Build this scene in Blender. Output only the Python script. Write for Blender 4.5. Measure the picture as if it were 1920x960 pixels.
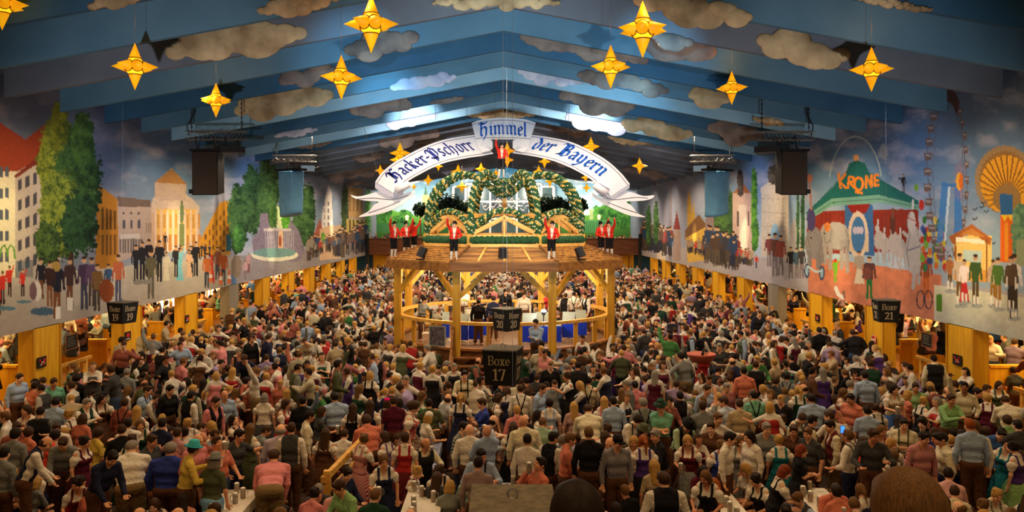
import bpy, math, random
import numpy as np
for _o in list(bpy.data.objects): bpy.data.objects.remove(_o)
SC = bpy.context.scene
COL = SC.collection
PI = math.pi
random.seed(7); RNG = np.random.default_rng(11)
# ------------------------------------------------------------------ camera, world, lights, exposure
F, CX, CY, CZ = 1465.0, 944.0, 421.0, 5.8       # focal length, vanishing point, eye height
cam = bpy.data.cameras.new('camera'); cam_o = bpy.data.objects.new('camera', cam); COL.objects.link(cam_o)
cam_o.location = (0, 0, CZ); cam_o.rotation_euler = (PI/2, 0, 0)
cam.sensor_width = 36; cam.lens = 36*F/1920
cam.shift_x = (960-CX)/1920; cam.shift_y = -(480-CY)/1920
cam.clip_start = 0.1; cam.clip_end = 300
SC.camera = cam_o
SC.view_settings.view_transform = 'Standard'; SC.view_settings.look = 'None'
SC.view_settings.gamma = 1; SC.view_settings.use_curve_mapping = False
SC.view_settings.exposure = 0.0
w = bpy.data.worlds.new('world'); SC.world = w; w.use_nodes = True
w.node_tree.nodes['Background'].inputs[0].default_value = (0.9, 0.75, 0.55, 1)
w.node_tree.nodes['Background'].inputs[1].default_value = 0.05
HX, ZM, ZR, SL, HB = 13.0, 2.9, 11.49, 0.184, 1.2   # half width, mural foot, ridge, roof slope, valance depth
BEAMS = [22.9+2.565*k for k in range(-11, 22)]         # depths of the ceiling valances
def sl(c):  # sRGB 0-255 -> linear
    return tuple(((x/255)/12.92 if x/255 <= .04045 else ((x/255+.055)/1.055)**2.4) for x in c[:3])
def lamp(kind, name, loc, energy, color=(255, 214, 150), target=None, size=0.15, angle=120, blend=0.6, sy=None):
    l = bpy.data.lights.new(name, kind); o = bpy.data.objects.new(name, l); COL.objects.link(o)
    o.location = loc; l.energy = energy; l.color = sl(color)
    if kind == 'SPOT':
        l.spot_size = math.radians(angle); l.spot_blend = blend; l.shadow_soft_size = size
    elif kind == 'AREA':
        l.size = size
        if sy: l.shape = 'RECTANGLE'; l.size_y = sy
    else: l.shadow_soft_size = size
    import mathutils
    d = mathutils.Vector(target if target else (loc[0], loc[1], 0)) - mathutils.Vector(loc)
    o.rotation_euler = d.to_track_quat('-Z', 'Y').to_euler()
    return o
# hall lamps hang on the far side of the valances, where the valance hides them from the gallery
for k, d in enumerate(BEAMS):
    if k % 3 == 1 and d < 74:
        near = max(0.0, min(1.0, (d-10)/22))
        for x in (-9.0, -3.2, 3.2, 9.0):
            lamp('SPOT', 'hall_lamp', (x, d+.35, ZR-SL*abs(x)+.15), (540+1000*near)*(.6 if d < 14 and abs(x) > 5 else 1), (255, 204, 142) if d < 20 else (255, 226, 190), size=.12, angle=150 if abs(x) > 5 else 135)
# floodlights on the murals, hung on the valances
for sx in (-1, 1):
    for (d, tz, e, a, c) in ((17.5, 5.2, 230, 95, (255, 222, 180)), (23.5, 5.6, 330, 85, (215, 225, 250)), (31, 5.2, 700, 62, (255, 226, 170)), (39, 6.0, 480, 85, (215, 225, 255)),
                          (46, 4.6, 700, 46, (255, 240, 190)), (60, 5.0, 700, 60, (240, 236, 210))):
        lamp('SPOT', 'mural_floodlight', (sx*8.2, d-.3, 9.5), e*1.25, c, target=(sx*HX, d+1.2, tz), size=.1, angle=a, blend=1.0)
# unseen fill spots added at the near gallery rail to brighten the roof
for (x, tx, e, c) in ((-1.5, -.6, 7000, (205, 230, 246)), (1.5, .6, 7000, (205, 230, 246)), (-3.4, -11.5, 5200, (206, 212, 222)), (3.4, 11.5, 5200, (206, 212, 222))):
    lamp('SPOT', 'added_roof_fill', (x, 3.25, 4.3), e, c, target=(tx, 34, 11.2), size=.12, angle=36, blend=.9)
for (x, tx, e, c) in ((0, 0, 620, (226, 222, 214)), (-3.4, -9, 300, (235, 205, 175)), (3.4, 9, 300, (235, 205, 175))):
    lamp('SPOT', 'added_roof_fill', (x, 3.25, 4.3), e, c, target=(tx, 15, 11.6), size=.12, angle=74, blend=1.0)
for x in (-4, 4):  # more added fill, hidden behind a valance to brighten the far ceiling
    lamp('SPOT', 'added_roof_fill', (x, 33.7, 10.4), 2000, (225, 222, 226), target=(x*1.1, 56, 10.9), size=.1, angle=75, blend=1.0)
# narrow profile spots picking out scenes of the murals
for (px, py, e, a, c) in ((12, 430, 420, 17, (255, 236, 180)), (330, 440, 620, 16, (255, 228, 180)), (508, 460, 900, 13, (255, 240, 190)), (525, 400, 500, 7, (190, 255, 130)), (622, 430, 1300, 9, (255, 246, 220)),
                          (1832, 500, 620, 19, (255, 232, 180)), (1575, 530, 620, 15, (255, 214, 160)), (1570, 440, 260, 12, (255, 236, 210)), (1396, 440, 1000, 11, (255, 240, 190)), (1302, 440, 1300, 10, (255, 236, 150)), (1246, 440, 1500, 8, (240, 246, 255))):
    sx = -1 if px < CX else 1; d = F*HX/abs(px-CX); z = CZ-(py-CY)*d/F
    kk = min(BEAMS, key=lambda q: abs(q-(d-3))); lamp('SPOT', 'profile_spotlight', (sx*6.4, kk+.4, ZR-SL*6.4+.25), e*3.2, c, target=(sx*HX, d, z), size=.04, angle=a, blend=.8)
# small blue effect lamps under the ridge
for (x, d, tx, td, e, a) in ((-3.6, 17.2, -4.2, 24, 520, 50), (3.6, 17.2, 4.4, 25, 520, 50), (-4.5, 24.5, -4.0, 31, 620, 46), (4.5, 24.5, 4.5, 31, 620, 46)):
    lamp('SPOT', 'blue_effect_lamp', (x, d, 9.75), e, (110, 205, 255), target=(tx, td, 10.9), size=.03, angle=a, blend=1.0)
for x in (-4.5, 0, 4.5):
    lamp('SPOT', 'stage_spotlight', (x, 18.2, 10.55-SL*abs(x)+.6), 1500, (255, 236, 200), target=(x*.3, 28.5, 6), size=.1, angle=42, blend=.7)
for a in range(6):
    t = a*PI/3+.3
    lamp('POINT', 'bandstand_lamp', (2.3*math.cos(t), 29.4+2.3*math.sin(t), 4.0), 150, (255, 236, 200), size=.08)
# aisle lamps under the low aisle ceilings, lamps under the far gallery
for k in range(9):
    d = 15+k*7.2
    for sx in (-1, 1):
        lamp('AREA', 'aisle_lamp', (sx*15.6, d, 3.3), 230, (255, 210, 128), size=2.2, sy=4)
for x in (-9, -3, 3, 9):
    lamp('AREA', 'under_gallery_lamp', (x, 77, 2.75), 160, (255, 200, 110), size=2)
    lamp('AREA', 'far_gallery_lamp', (x, 76, 9.2), 420, (255, 240, 215), target=(x, 80, 6.5), size=1.5)

# ------------------------------------------------------------------ helpers
def PX(px, py, d): return ((px-CX)*d/F, d, CZ-(py-CY)*d/F)
def link(o, parent=None, **props):
    COL.objects.link(o)
    if parent is not None: o.parent = parent
    for k, v in props.items(): o[k] = v
    return o
def empty(name, loc=(0, 0, 0), rz=0, parent=None, **props):
    o = bpy.data.objects.new(name, None); o.location = loc; o.rotation_euler = (0, 0, rz); o.empty_display_size = .1
    return link(o, parent, **props)
class MB:
    def __init__(s): s.v = []; s.f = []; s.m = []
    def add(s, vs, fs, mi=0):
        n = len(s.v); s.v += [tuple(map(float, p)) for p in vs]
        for f in fs: s.f.append(tuple(n+i for i in f)); s.m.append(mi)
        return s
    def box(s, a, b, mi=0):
        (x0, y0, z0), (x1, y1, z1) = a, b
        return s.add([(x0,y0,z0),(x1,y0,z0),(x1,y1,z0),(x0,y1,z0),(x0,y0,z1),(x1,y0,z1),(x1,y1,z1),(x0,y1,z1)],
              [(0,3,2,1),(4,5,6,7),(0,1,5,4),(1,2,6,5),(2,3,7,6),(3,0,4,7)], mi)
    def bar(s, p, q, w, h, mi=0, up=(0, 0, 1)):
        p = np.array(p, float); q = np.array(q, float); d = q-p; L = np.linalg.norm(d); d /= L
        u = np.array(up, float)
        if abs(d@u) > .95: u = np.array((0., 1, 0))
        sd = np.cross(d, u); sd /= np.linalg.norm(sd); u = np.cross(sd, d)
        vs = [b+sd*w/2*i+u*h/2*j for b in (p, q) for (i, j) in ((-1,-1),(1,-1),(1,1),(-1,1))]
        return s.add(vs, [(0,3,2,1),(4,5,6,7),(0,1,5,4),(1,2,6,5),(2,3,7,6),(3,0,4,7)], mi)
    def tube(s, pts, r, n=8, mi=0, cap=True):
        pts = [np.array(p, float) for p in pts]; rs = r if hasattr(r, '__len__') else [r]*len(pts)
        ref = None; rings = []
        for i, p in enumerate(pts):
            d = pts[min(i+1, len(pts)-1)]-pts[max(i-1, 0)]; d /= (np.linalg.norm(d)+1e-9)
            if ref is None:
                ref = np.cross(d, (0, 0, 1.)) if abs(d[2]) < .9 else np.cross(d, (0, 1., 0))
            ref = ref-d*(ref@d); ref /= (np.linalg.norm(ref)+1e-9); b = np.cross(d, ref)
            rings.append([p+rs[i]*(math.cos(2*PI*k/n)*ref+math.sin(2*PI*k/n)*b) for k in range(n)])
        vs = [v for rg in rings for v in rg]; fs = []
        for i in range(len(pts)-1):
            for k in range(n):
                a, b2 = i*n+k, i*n+(k+1) % n
                fs.append((a, b2, b2+n, a+n))
        if cap: fs += [tuple(range(n))[::-1], tuple((len(pts)-1)*n+k for k in range(n))]
        return s.add(vs, fs, mi)
    def lathe(s, prof, n=16, c=(0, 0, 0), mi=0, sx=1, sy=1):
        vs = [(c[0]+r*math.cos(2*PI*k/n)*sx, c[1]+r*math.sin(2*PI*k/n)*sy, c[2]+z) for (r, z) in prof for k in range(n)]
        fs = [(i*n+k, i*n+(k+1) % n, (i+1)*n+(k+1) % n, (i+1)*n+k) for i in range(len(prof)-1) for k in range(n)]
        fs += [tuple(range(n))[::-1], tuple((len(prof)-1)*n+k for k in range(n))]
        return s.add(vs, fs, mi)
    def ell(s, c, r, n=12, m=8, mi=0):
        prof = [(max(1e-4, math.sin(PI*j/m)), -math.cos(PI*j/m)) for j in range(m+1)]
        vs = [(c[0]+q*math.cos(2*PI*k/n)*r[0], c[1]+q*math.sin(2*PI*k/n)*r[1], c[2]+z*r[2]) for (q, z) in prof for k in range(n)]
        fs = [(i*n+k, i*n+(k+1) % n, (i+1)*n+(k+1) % n, (i+1)*n+k) for i in range(m) for k in range(n)]
        return s.add(vs, fs, mi)
    def prism(s, poly, y0, y1, mi=0, M=None):
        """polygon of (x, z) points extruded along y"""
        ar = sum(poly[i][0]*poly[(i+1) % len(poly)][1]-poly[(i+1) % len(poly)][0]*poly[i][1] for i in range(len(poly)))
        if ar < 0: poly = poly[::-1]
        n = len(poly); vs = [(x, y0, z) for x, z in poly]+[(x, y1, z) for x, z in poly]
        if M: vs = [M(v) for v in vs]
        fs = [tuple(range(n)), tuple(range(2*n-1, n-1, -1))]+[(i, i+n, (i+1) % n+n, (i+1) % n) for i in range(n)]
        return s.add(vs, fs, mi)
    def mesh(s, name, mats, smooth=False):
        me = bpy.data.meshes.new(name); me.from_pydata(s.v, [], s.f)
        for m in (mats if isinstance(mats, (list, tuple)) else [mats]): me.materials.append(m)
        me.polygons.foreach_set('material_index', s.m)
        if smooth: me.polygons.foreach_set('use_smooth', [True]*len(s.f))
        me.update(); return me
    def build(s, name, mats, parent=None, smooth=False, loc=None, rz=0, **props):
        o = bpy.data.objects.new(name, s.mesh(name, mats, smooth))
        if loc is not None: o.location = loc
        o.rotation_euler = (0, 0, rz)
        return link(o, parent, **props)
MATS = {}
def mat(name, col, rough=.7, metal=0, emit=0, noise=0, nscale=8, col2=None, stretch=(1, 1, 1), bump=0, spec=.3, trans=0, coords='Object'):
    if name in MATS: return MATS[name]
    m = bpy.data.materials.new(name); m.use_nodes = True; nt = m.node_tree; b = nt.nodes['Principled BSDF']
    c = (*sl(col), 1); b.inputs['Base Color'].default_value = c
    b.inputs['Roughness'].default_value = rough; b.inputs['Metallic'].default_value = metal
    b.inputs['Specular IOR Level'].default_value = spec
    if trans: b.inputs['Transmission Weight'].default_value = trans
    tc = nt.nodes.new('ShaderNodeTexCoord'); mp = nt.nodes.new('ShaderNodeMapping'); mp.inputs['Scale'].default_value = stretch
    nt.links.new(tc.outputs[coords], mp.inputs[0])
    nz = nt.nodes.new('ShaderNodeTexNoise'); nz.inputs['Scale'].default_value = nscale; nz.inputs['Detail'].default_value = 4
    nt.links.new(mp.outputs[0], nz.inputs['Vector'])
    mx = nt.nodes.new('ShaderNodeMix'); mx.data_type = 'RGBA'
    c2 = (*sl(col2), 1) if col2 else tuple(max(0, x*(1-(noise or .12))) for x in c[:3])+(1,)
    mx.inputs[6].default_value = c; mx.inputs[7].default_value = c2
    rp = nt.nodes.new('ShaderNodeMapRange'); rp.inputs[1].default_value = .35; rp.inputs[2].default_value = .65
    nt.links.new(nz.outputs[0], rp.inputs[0]); nt.links.new(rp.outputs[0], mx.inputs[0])
    nt.links.new(mx.outputs[2], b.inputs['Base Color'])
    if emit:
        nt.links.new(mx.outputs[2], b.inputs['Emission Color']); b.inputs['Emission Strength'].default_value = emit
    if bump:
        bp = nt.nodes.new('ShaderNodeBump'); bp.inputs['Strength'].default_value = bump
        nt.links.new(nz.outputs[0], bp.inputs['Height']); nt.links.new(bp.outputs[0], b.inputs['Normal'])
    MATS[name] = m; return m
def wood(name, c, c2, axis=2, sc=6):
    st = [6, 6, 6]; st[axis] = .5
    return mat(name, c, rough=.55, col2=c2, nscale=sc/4, stretch=tuple(st), bump=.08)
def vcol_mat(name, rough=.85, noise=0.0):
    m = bpy.data.materials.new(name); m.use_nodes = True; nt = m.node_tree; b = nt.nodes['Principled BSDF']
    at = nt.nodes.new('ShaderNodeAttribute'); at.attribute_name = 'Col'
    b.inputs['Roughness'].default_value = rough; b.inputs['Specular IOR Level'].default_value = .2
    nt.links.new(at.outputs['Color'], b.inputs['Base Color']); return m
def np_mesh(name, V, Fq, colors, material, smooth=True, kind='quad'):
    me = bpy.data.meshes.new(name); k = Fq.shape[1]
    me.vertices.add(len(V)); me.vertices.foreach_set('co', V.astype(np.float32).ravel())
    me.loops.add(Fq.size); me.loops.foreach_set('vertex_index', Fq.astype(np.int32).ravel())
    me.polygons.add(len(Fq)); me.polygons.foreach_set('loop_start', np.arange(0, Fq.size, k, dtype=np.int32))
    me.update(calc_edges=True)
    if smooth: me.polygons.foreach_set('use_smooth', np.ones(len(Fq), bool))
    if colors is not None:
        a = me.color_attributes.new('Col', 'FLOAT_COLOR', 'POINT')
        a.data.foreach_set('color', np.hstack([colors, np.ones((len(colors), 1))]).astype(np.float32).ravel())
    if material: me.materials.append(material)
    me.validate(); return me
def vnoise(x, y, seed=0):
    r = np.random.default_rng(seed).random((64, 64)); xi = np.floor(x).astype(int); yi = np.floor(y).astype(int)
    fx = x-xi; fy = y-yi; fx = fx*fx*(3-2*fx); fy = fy*fy*(3-2*fy)
    g = lambda a, b: r[a % 64, b % 64]
    return (g(xi, yi)*(1-fx)+g(xi+1, yi)*fx)*(1-fy)+(g(xi, yi+1)*(1-fx)+g(xi+1, yi+1)*fx)*fy
def fbm(x, y, seed=0, o=4):
    s = 0; a = .5
    for i in range(o): s = s+a*vnoise(x*2**i, y*2**i, seed+i); a *= .5
    return s/(1-.5**o)
# ---- broad-nib lettering: strokes swept with a slanted nib give the cut of the painted letters
def hull(pts):
    pts = sorted(set((round(a, 5), round(b, 5)) for a, b in pts))
    def half(ps):
        h = []
        for p in ps:
            while len(h) > 1 and (h[-1][0]-h[-2][0])*(p[1]-h[-2][1])-(h[-1][1]-h[-2][1])*(p[0]-h[-2][0]) <= 0: h.pop()
            h.append(p)
        return h
    a = half(pts); b = half(pts[::-1]); return a[:-1]+b[:-1]
def nib_polys(strokes, width, thick, ang):
    c, s = math.cos(ang), math.sin(ang); q = [(i*width/2*c-j*thick/2*s, i*width/2*s+j*thick/2*c) for i, j in ((1,1),(1,-1),(-1,-1),(-1,1))]
    out = []
    for st in strokes:
        for a, b in zip(st[:-1], st[1:]): out.append(hull([(p[0]+e[0], p[1]+e[1]) for p in (a, b) for e in q]))
    return out
def arcp(cx, cy, rx, ry, a0, a1, n=10): return [(cx+rx*math.cos(math.radians(a0+(a1-a0)*i/n)), cy+ry*math.sin(math.radians(a0+(a1-a0)*i/n))) for i in range(n+1)]
def minim(x, h=1.0, foot=True): return [(x-.1, h-.06), (x+.02, h-.16), (x+.02, .14), (x+.12, .04)] if foot else [(x-.1, h-.06), (x+.02, h-.16), (x+.02, .05)]
FR = {  # blackletter: advance, strokes
 'i': (.42, [minim(.15), [(.12, 1.22), (.22, 1.32)]]),
 'm': (1.32, [minim(.15), [(.17, .8), (.42, 1.0)], minim(.6, 1.02), [(.62, .8), (.87, 1.0)], minim(1.05, 1.02)]),
 'n': (.88, [minim(.15), [(.17, .8), (.42, 1.0)], minim(.6, 1.02)]),
 'r': (.62, [minim(.15), [(.17, .78), (.36, .98), (.52, .84)]]),
 'e': (.62, [[(.34, .98), (.12, .8), (.12, .2), (.3, .03), (.52, .2)], [(.34, .98), (.52, .8), (.44, .62), (.14, .5)]]),
 'c': (.58, [[(.34, .98), (.12, .8), (.12, .2), (.3, .03), (.48, .18)], [(.32, .97), (.48, .84)]]),
 'o': (.72, [[(.34, 1.0), (.12, .8), (.12, .2), (.34, .02)], [(.34, 1.0), (.56, .8), (.56, .2), (.34, .02)]]),
 'a': (.78, [[(.12, .84), (.3, .98), (.54, .82), (.54, .14), (.66, .04)], [(.5, .58), (.2, .46), (.13, .2), (.28, .03), (.52, .2)]]),
 'd': (.74, [[(.1, 1.42), (.32, 1.2), (.56, .8), (.56, .2), (.34, .02)], [(.4, .98), (.13, .78), (.13, .2), (.34, .02)]]),
 'l': (.42, [[(.08, 1.45), (.16, 1.36), (.16, .14), (.27, .04)]]),
 'h': (.86, [[(.06, 1.45), (.14, 1.36), (.14, .05)], [(.16, .78), (.4, .98), (.58, .82), (.56, .1), (.36, -.28)]]),
 'k': (.78, [[(.06, 1.45), (.14, 1.36), (.14, .14), (.26, .04)], [(.14, .74), (.4, .98), (.52, .84), (.2, .58)], [(.24, .6), (.46, .2), (.62, .04)]]),
 's': (.64, [[(.48, .9), (.3, 1.0), (.14, .84), (.2, .62), (.42, .46), (.48, .2), (.3, .03), (.1, .16)]]),
 'y': (.86, [[(.05, .94), (.16, .84), (.16, .24), (.34, .06), (.56, .24)], [(.46, 1.0), (.58, .86), (.58, .1), (.3, -.4), (.12, -.34)]]),
 '-': (.5, [[(.05, .56), (.22, .5), (.4, .58)]]),
 'H': (1.25, [[(-.05, 1.15), (.1, 1.42), (.34, 1.36), (.42, 1.0), (.3, .62)], [(.34, 1.36), (.34, .3), (.12, .02), (-.12, .12)], [(.34, .78), (.6, 1.0), (.9, .88), (.94, .3), (.72, -.2)], [(.5, 1.3), (.72, 1.46), (1.02, 1.38)], [(.52, 1.3), (.52, .2)]]),
 'P': (1.1, [[(-.1, 1.0), (.04, 1.35), (.3, 1.3), (.34, .8), (.3, -.3)], [(.34, 1.3), (.62, 1.46), (.92, 1.2), (.92, .5), (.62, .12), (.2, .12), (-.05, .3)], [(.52, 1.2), (.52, -.1)]]),
 'B': (1.12, [[(-.1, 1.3), (.1, 1.45), (.3, 1.3), (.3, .2), (.05, .05)], [(.3, 1.3), (.62, 1.46), (.86, 1.2), (.8, .92), (.5, .76)], [(.5, .78), (.9, .68), (.94, .25), (.62, .0), (.3, .14), (.05, .05)], [(.5, 1.3), (.5, .2)]]),
 'G': (1.1, [[(.2, 1.3), (.1, .6), (.4, .0), (.9, .2)]]),
 'h2': (1.15, [[(-.06, 1.32), (.16, 1.42), (.5, 1.3), (.86, 1.4)], [(.22, 1.36), (.22, .2), (.36, .04)], [(.24, .8), (.6, .98), (.82, .8), (.8, .1), (.5, -.36)]]),
 ' ': (.5, []),
}
SE = {  # book serif
 'B': (.95, [[(.2, .03), (.2, 1.3)], [(.05, 1.33), (.5, 1.33)]+arcp(.5, 1.02, .27, .31, 90, -90), [(.2, .71), (.5, .71)]+arcp(.5, .37, .33, .34, 90, -90), [(.5, .03), (.05, .03)]]),
 'o': (.82, [arcp(.4, .47, .28, .45, 0, 360, 20)]),
 'x': (.8, [[(.14, .9), (.64, .04)], [(.64, .9), (.12, .04)], [(.03, .92), (.3, .92)], [(.5, .92), (.74, .92)], [(.03, .02), (.28, .02)], [(.5, .02), (.76, .02)]]),
 'e': (.76, [[(.14, .52), (.64, .52)]+arcp(.39, .5, .26, .42, 0, 310, 16)]),
 '1': (.7, [[(.12, 1.12), (.36, 1.3), (.36, .03)], [(.12, .03), (.6, .03)]]),
 '7': (.82, [[(.1, 1.08), (.12, 1.28), (.7, 1.28), (.34, .03)]]),
 '9': (.84, [arcp(.4, .86, .27, .42, 0, 360, 18), [(.67, .86), (.64, .45), (.45, .1), (.18, .03)]]),
 '2': (.84, [arcp(.38, .92, .26, .36, 165, 0, 8)+[(.5, .5), (.12, .05), (.7, .05), (.72, .22)]]),
 '0': (.88, [arcp(.42, .66, .3, .64, 0, 360, 20)]),
}
def word_polys(text, font, width, thick, ang, track=0):
    """letters as convex pieces; returns [(poly)], total advance"""
    out = []; x = 0
    for ch in text:
        adv, st = font[ch]; out += [[(a+x, b) for a, b in p] for p in nib_polys(st, width, thick, math.radians(ang))]; x += adv+track
    return out, x-track

# ------------------------------------------------------------------ the room
M_FLOOR = wood('floor_boards', (70, 48, 30), (45, 30, 20), 1)
M_YEL = wood('yellow_wood', (228, 172, 34), (206, 146, 22), 2)
M_YEL2 = wood('pale_pine', (226, 178, 84), (200, 146, 58), 0)
M_BRN = wood('brown_beam', (150, 96, 44), (112, 66, 28), 0)
M_DK = mat('black_board', (26, 24, 22), .6)
M_GREYP = mat('grey_pillar', (150, 140, 120), .8)
M_TENT = mat('dim_lit_tent_cloth', (72, 112, 140), .85, col2=(60, 100, 130), nscale=.8, spec=.1)  # dimly lit valance blue, the dimness put into the colour
M_TENT2 = mat('blue_roof_cloth', (66, 112, 160), .9, spec=.1)
M_CLOUD = mat('cream_cloud_paint', (240, 208, 158), .9, col2=(168, 138, 100), nscale=1.3, spec=.1)
M_CLOUDW = mat('lit_cloud_white', (236, 238, 250), .9, col2=(190, 196, 222), nscale=1.3, spec=.1)  # spotlit clouds: the light is put into their white
M_CLOUDB = mat('brown_cloud_paint', (170, 148, 132), .9, col2=(120, 106, 100), nscale=1.3, spec=.1)
S = dict(kind='structure')
MB().box((-19.5, -6, -.2), (19.5, 84, 0)).build('floor', M_FLOOR, **S)
b = MB(); zt = ZR+HB
b.add([(-19.5, -6, zt-SL*19.5), (0, -6, zt), (0, 84, zt), (-19.5, 84, zt-SL*19.5), (-19.5, -6, zt-SL*19.5+.1), (0, -6, zt+.1), (0, 84, zt+.1), (-19.5, 84, zt-SL*19.5+.1)],
      [(0,1,2,3), (4,7,6,5), (0,4,5,1), (2,6,7,3)])
b.add([(0, -6, zt), (19.5, -6, zt-SL*19.5), (19.5, 84, zt-SL*19.5), (0, 84, zt), (0, -6, zt+.1), (19.5, -6, zt-SL*19.5+.1), (19.5, 84, zt-SL*19.5+.1), (0, 84, zt+.1)],
      [(0,1,2,3), (4,7,6,5), (0,4,5,1), (2,6,7,3)])
b.build('ceiling', M_TENT2, **S)
MB().box((-19.5, -6.2, 0), (19.5, -6, 12.2)).build('wall_back', M_TENT2, **S)
M_AISLE = wood('aisle_wall', (220, 168, 56), (196, 140, 36), 2)
for sx, nm in ((-1, 'left'), (1, 'right')):
    x0, x1 = sorted((sx*19.3, sx*19.5)); MB().box((x0, -6, 0), (x1, 84, 9)).build('wall_aisle_'+nm, M_AISLE, **S)
    x0, x1 = sorted((sx*13.12, sx*19.3)); MB().box((x0, 8, 3.4), (x1, 74, 3.5)).build('ceiling_aisle_'+nm, M_YEL2, **S)
    x0, x1 = sorted((sx*14.0, sx*19.3)); MB().box((x0, 8, 0), (x1, 73.5, .55)).build('aisle_platform', M_BRN, **S)
# valances, lit and dim bands put into their cloth colour, and painted cloud cut-outs
VT = dict(d=M_TENT, m=mat('half_lit_tent_cloth', (104, 142, 162), .85, col2=(92, 130, 152), nscale=.8, spec=.1), l=mat('bright_lit_tent_cloth', (168, 208, 226), .85, col2=(150, 194, 216), nscale=.8, spec=.1), g=mat('grey_lit_tent_cloth', (128, 132, 140), .85, col2=(112, 118, 128), nscale=.8, spec=.1))
def zb(x): return ZR-SL*abs(x)
beam_objs = []
for k, d in enumerate(BEAMS):
    b = MB()
    for s_ in (-1, 1):
        xs = [s_*HX*i/8 for i in range(9)]
        for a, c in zip(xs[:-1], xs[1:]):
            sg = lambda x: .035*math.sin(PI*abs(x)/HX*1.0)*(1 if k % 2 else .6)
            vs = [(a, d, zb(a)-sg(a)), (c, d, zb(c)-sg(c)), (c, d, zb(c)+HB-.01), (a, d, zb(a)+HB-.01)]
            vs += [(x, y+.14, z) for x, y, z in vs]
            f = [(0,1,2,3), (4,7,6,5), (0,4,5,1), (2,6,7,3)]
            b.add(vs, f if s_ > 0 else [q[::-1] for q in f])
        b.add([(s_*HX, d, zb(HX)), (s_*HX, d+.14, zb(HX)), (s_*HX, d+.14, zb(HX)+HB-.01), (s_*HX, d, zb(HX)+HB-.01)], [(0,1,2,3)])
    lit_tone = {20: 'g', 22: 'm', 25: 'd', 28: 'm', 30: 'l', 33: 'd', 35: 'm', 38: 'l', 40: 'd'}.get(int(d), 'g' if d > 41 else ('m' if k % 2 else 'd'))  # colour per band follows how brightly it is lit
    beam_objs.append(b.build('ceiling_valance', VT[lit_tone], **S))
CL = [(445,72,255,66,'c'), (225,0,110,26,'c'), (560,6,150,34,'c'), (930,4,240,22,'c'), (715,80,125,42,'b'), (578,140,100,34,'b'), (532,185,180,52,'c'),
      (795,153,120,26,'w'), (715,198,105,40,'b'), (838,188,66,10,'b'), (770,224,90,26,'w'), (555,248,80,12,'w'), (590,270,60,12,'b'), (768,252,105,38,'b'),
      (672,318,115,30,'b'), (940,213,125,20,'c'), (1095,88,235,38,'b'), (1030,143,115,26,'w'), (1168,153,165,32,'b'), (1120,188,135,36,'b'), (1118,224,112,34,'w'),
      (1232,240,125,30,'c'), (1068,242,80,26,'b'), (1300,14,215,48,'c'), (1276,88,110,52,'b'), (1330,182,72,34,'c'), (1505,90,165,58,'c'), (1440,226,60,12,'c'),
      (1380,248,95,34,'b'), (1670,6,150,14,'c'), (620,60,10,4,'b'), (820,268,70,18,'b'), (1060,305,70,14,'b'), (1210,322,80,16,'b'), (650,345,60,10,'b'), (860,318,60,12,'w'), (1030,317,60,10,'w'),
      (1260,70,70,30,'b'), (690,292,60,16,'b'), (1180,262,80,14,'c')]
for (cx, cy, w_, h_, t) in CL:
    if w_ < 20: continue
    ds = F*5.69/(CY-cy+SL*abs(cx-CX)); k = min(range(len(BEAMS)), key=lambda i: (BEAMS[i] < ds-.2, BEAMS[i])); d = BEAMS[k]
    X, _, Z = PX(cx, cy, d); W = w_*d/F; H = h_*d/F*1.22; Z -= H*.06; rr = random.Random(int(cx*7+cy)); sg = -SL*(1 if cx > CX else -1)
    if abs(cx-CX) < 70: sg = 0
    b = MB(); n = max(6, int(W/H*3.4))
    for i in range(n):
        u = (i+.5)/n*2-1; env = max(.25, (1-abs(u)**2.2)**.6)
        r = H*(.22+.2*rr.random())*env+H*.07; x = X+u*W*.5; z = Z+sg*u*W*.5+(rr.random()-.5)*H*.45*env
        if abs(x) < HX-.1: b.ell((x, d-.02-.03*(i % 3)/3, z), (r*1.35, .07+.02*rr.random(), r), 14, 8)
    b.build('cloud_cutout', {'c': M_CLOUD, 'w': M_CLOUDW, 'b': M_CLOUDB}[t], beam_objs[k], smooth=True)
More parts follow.
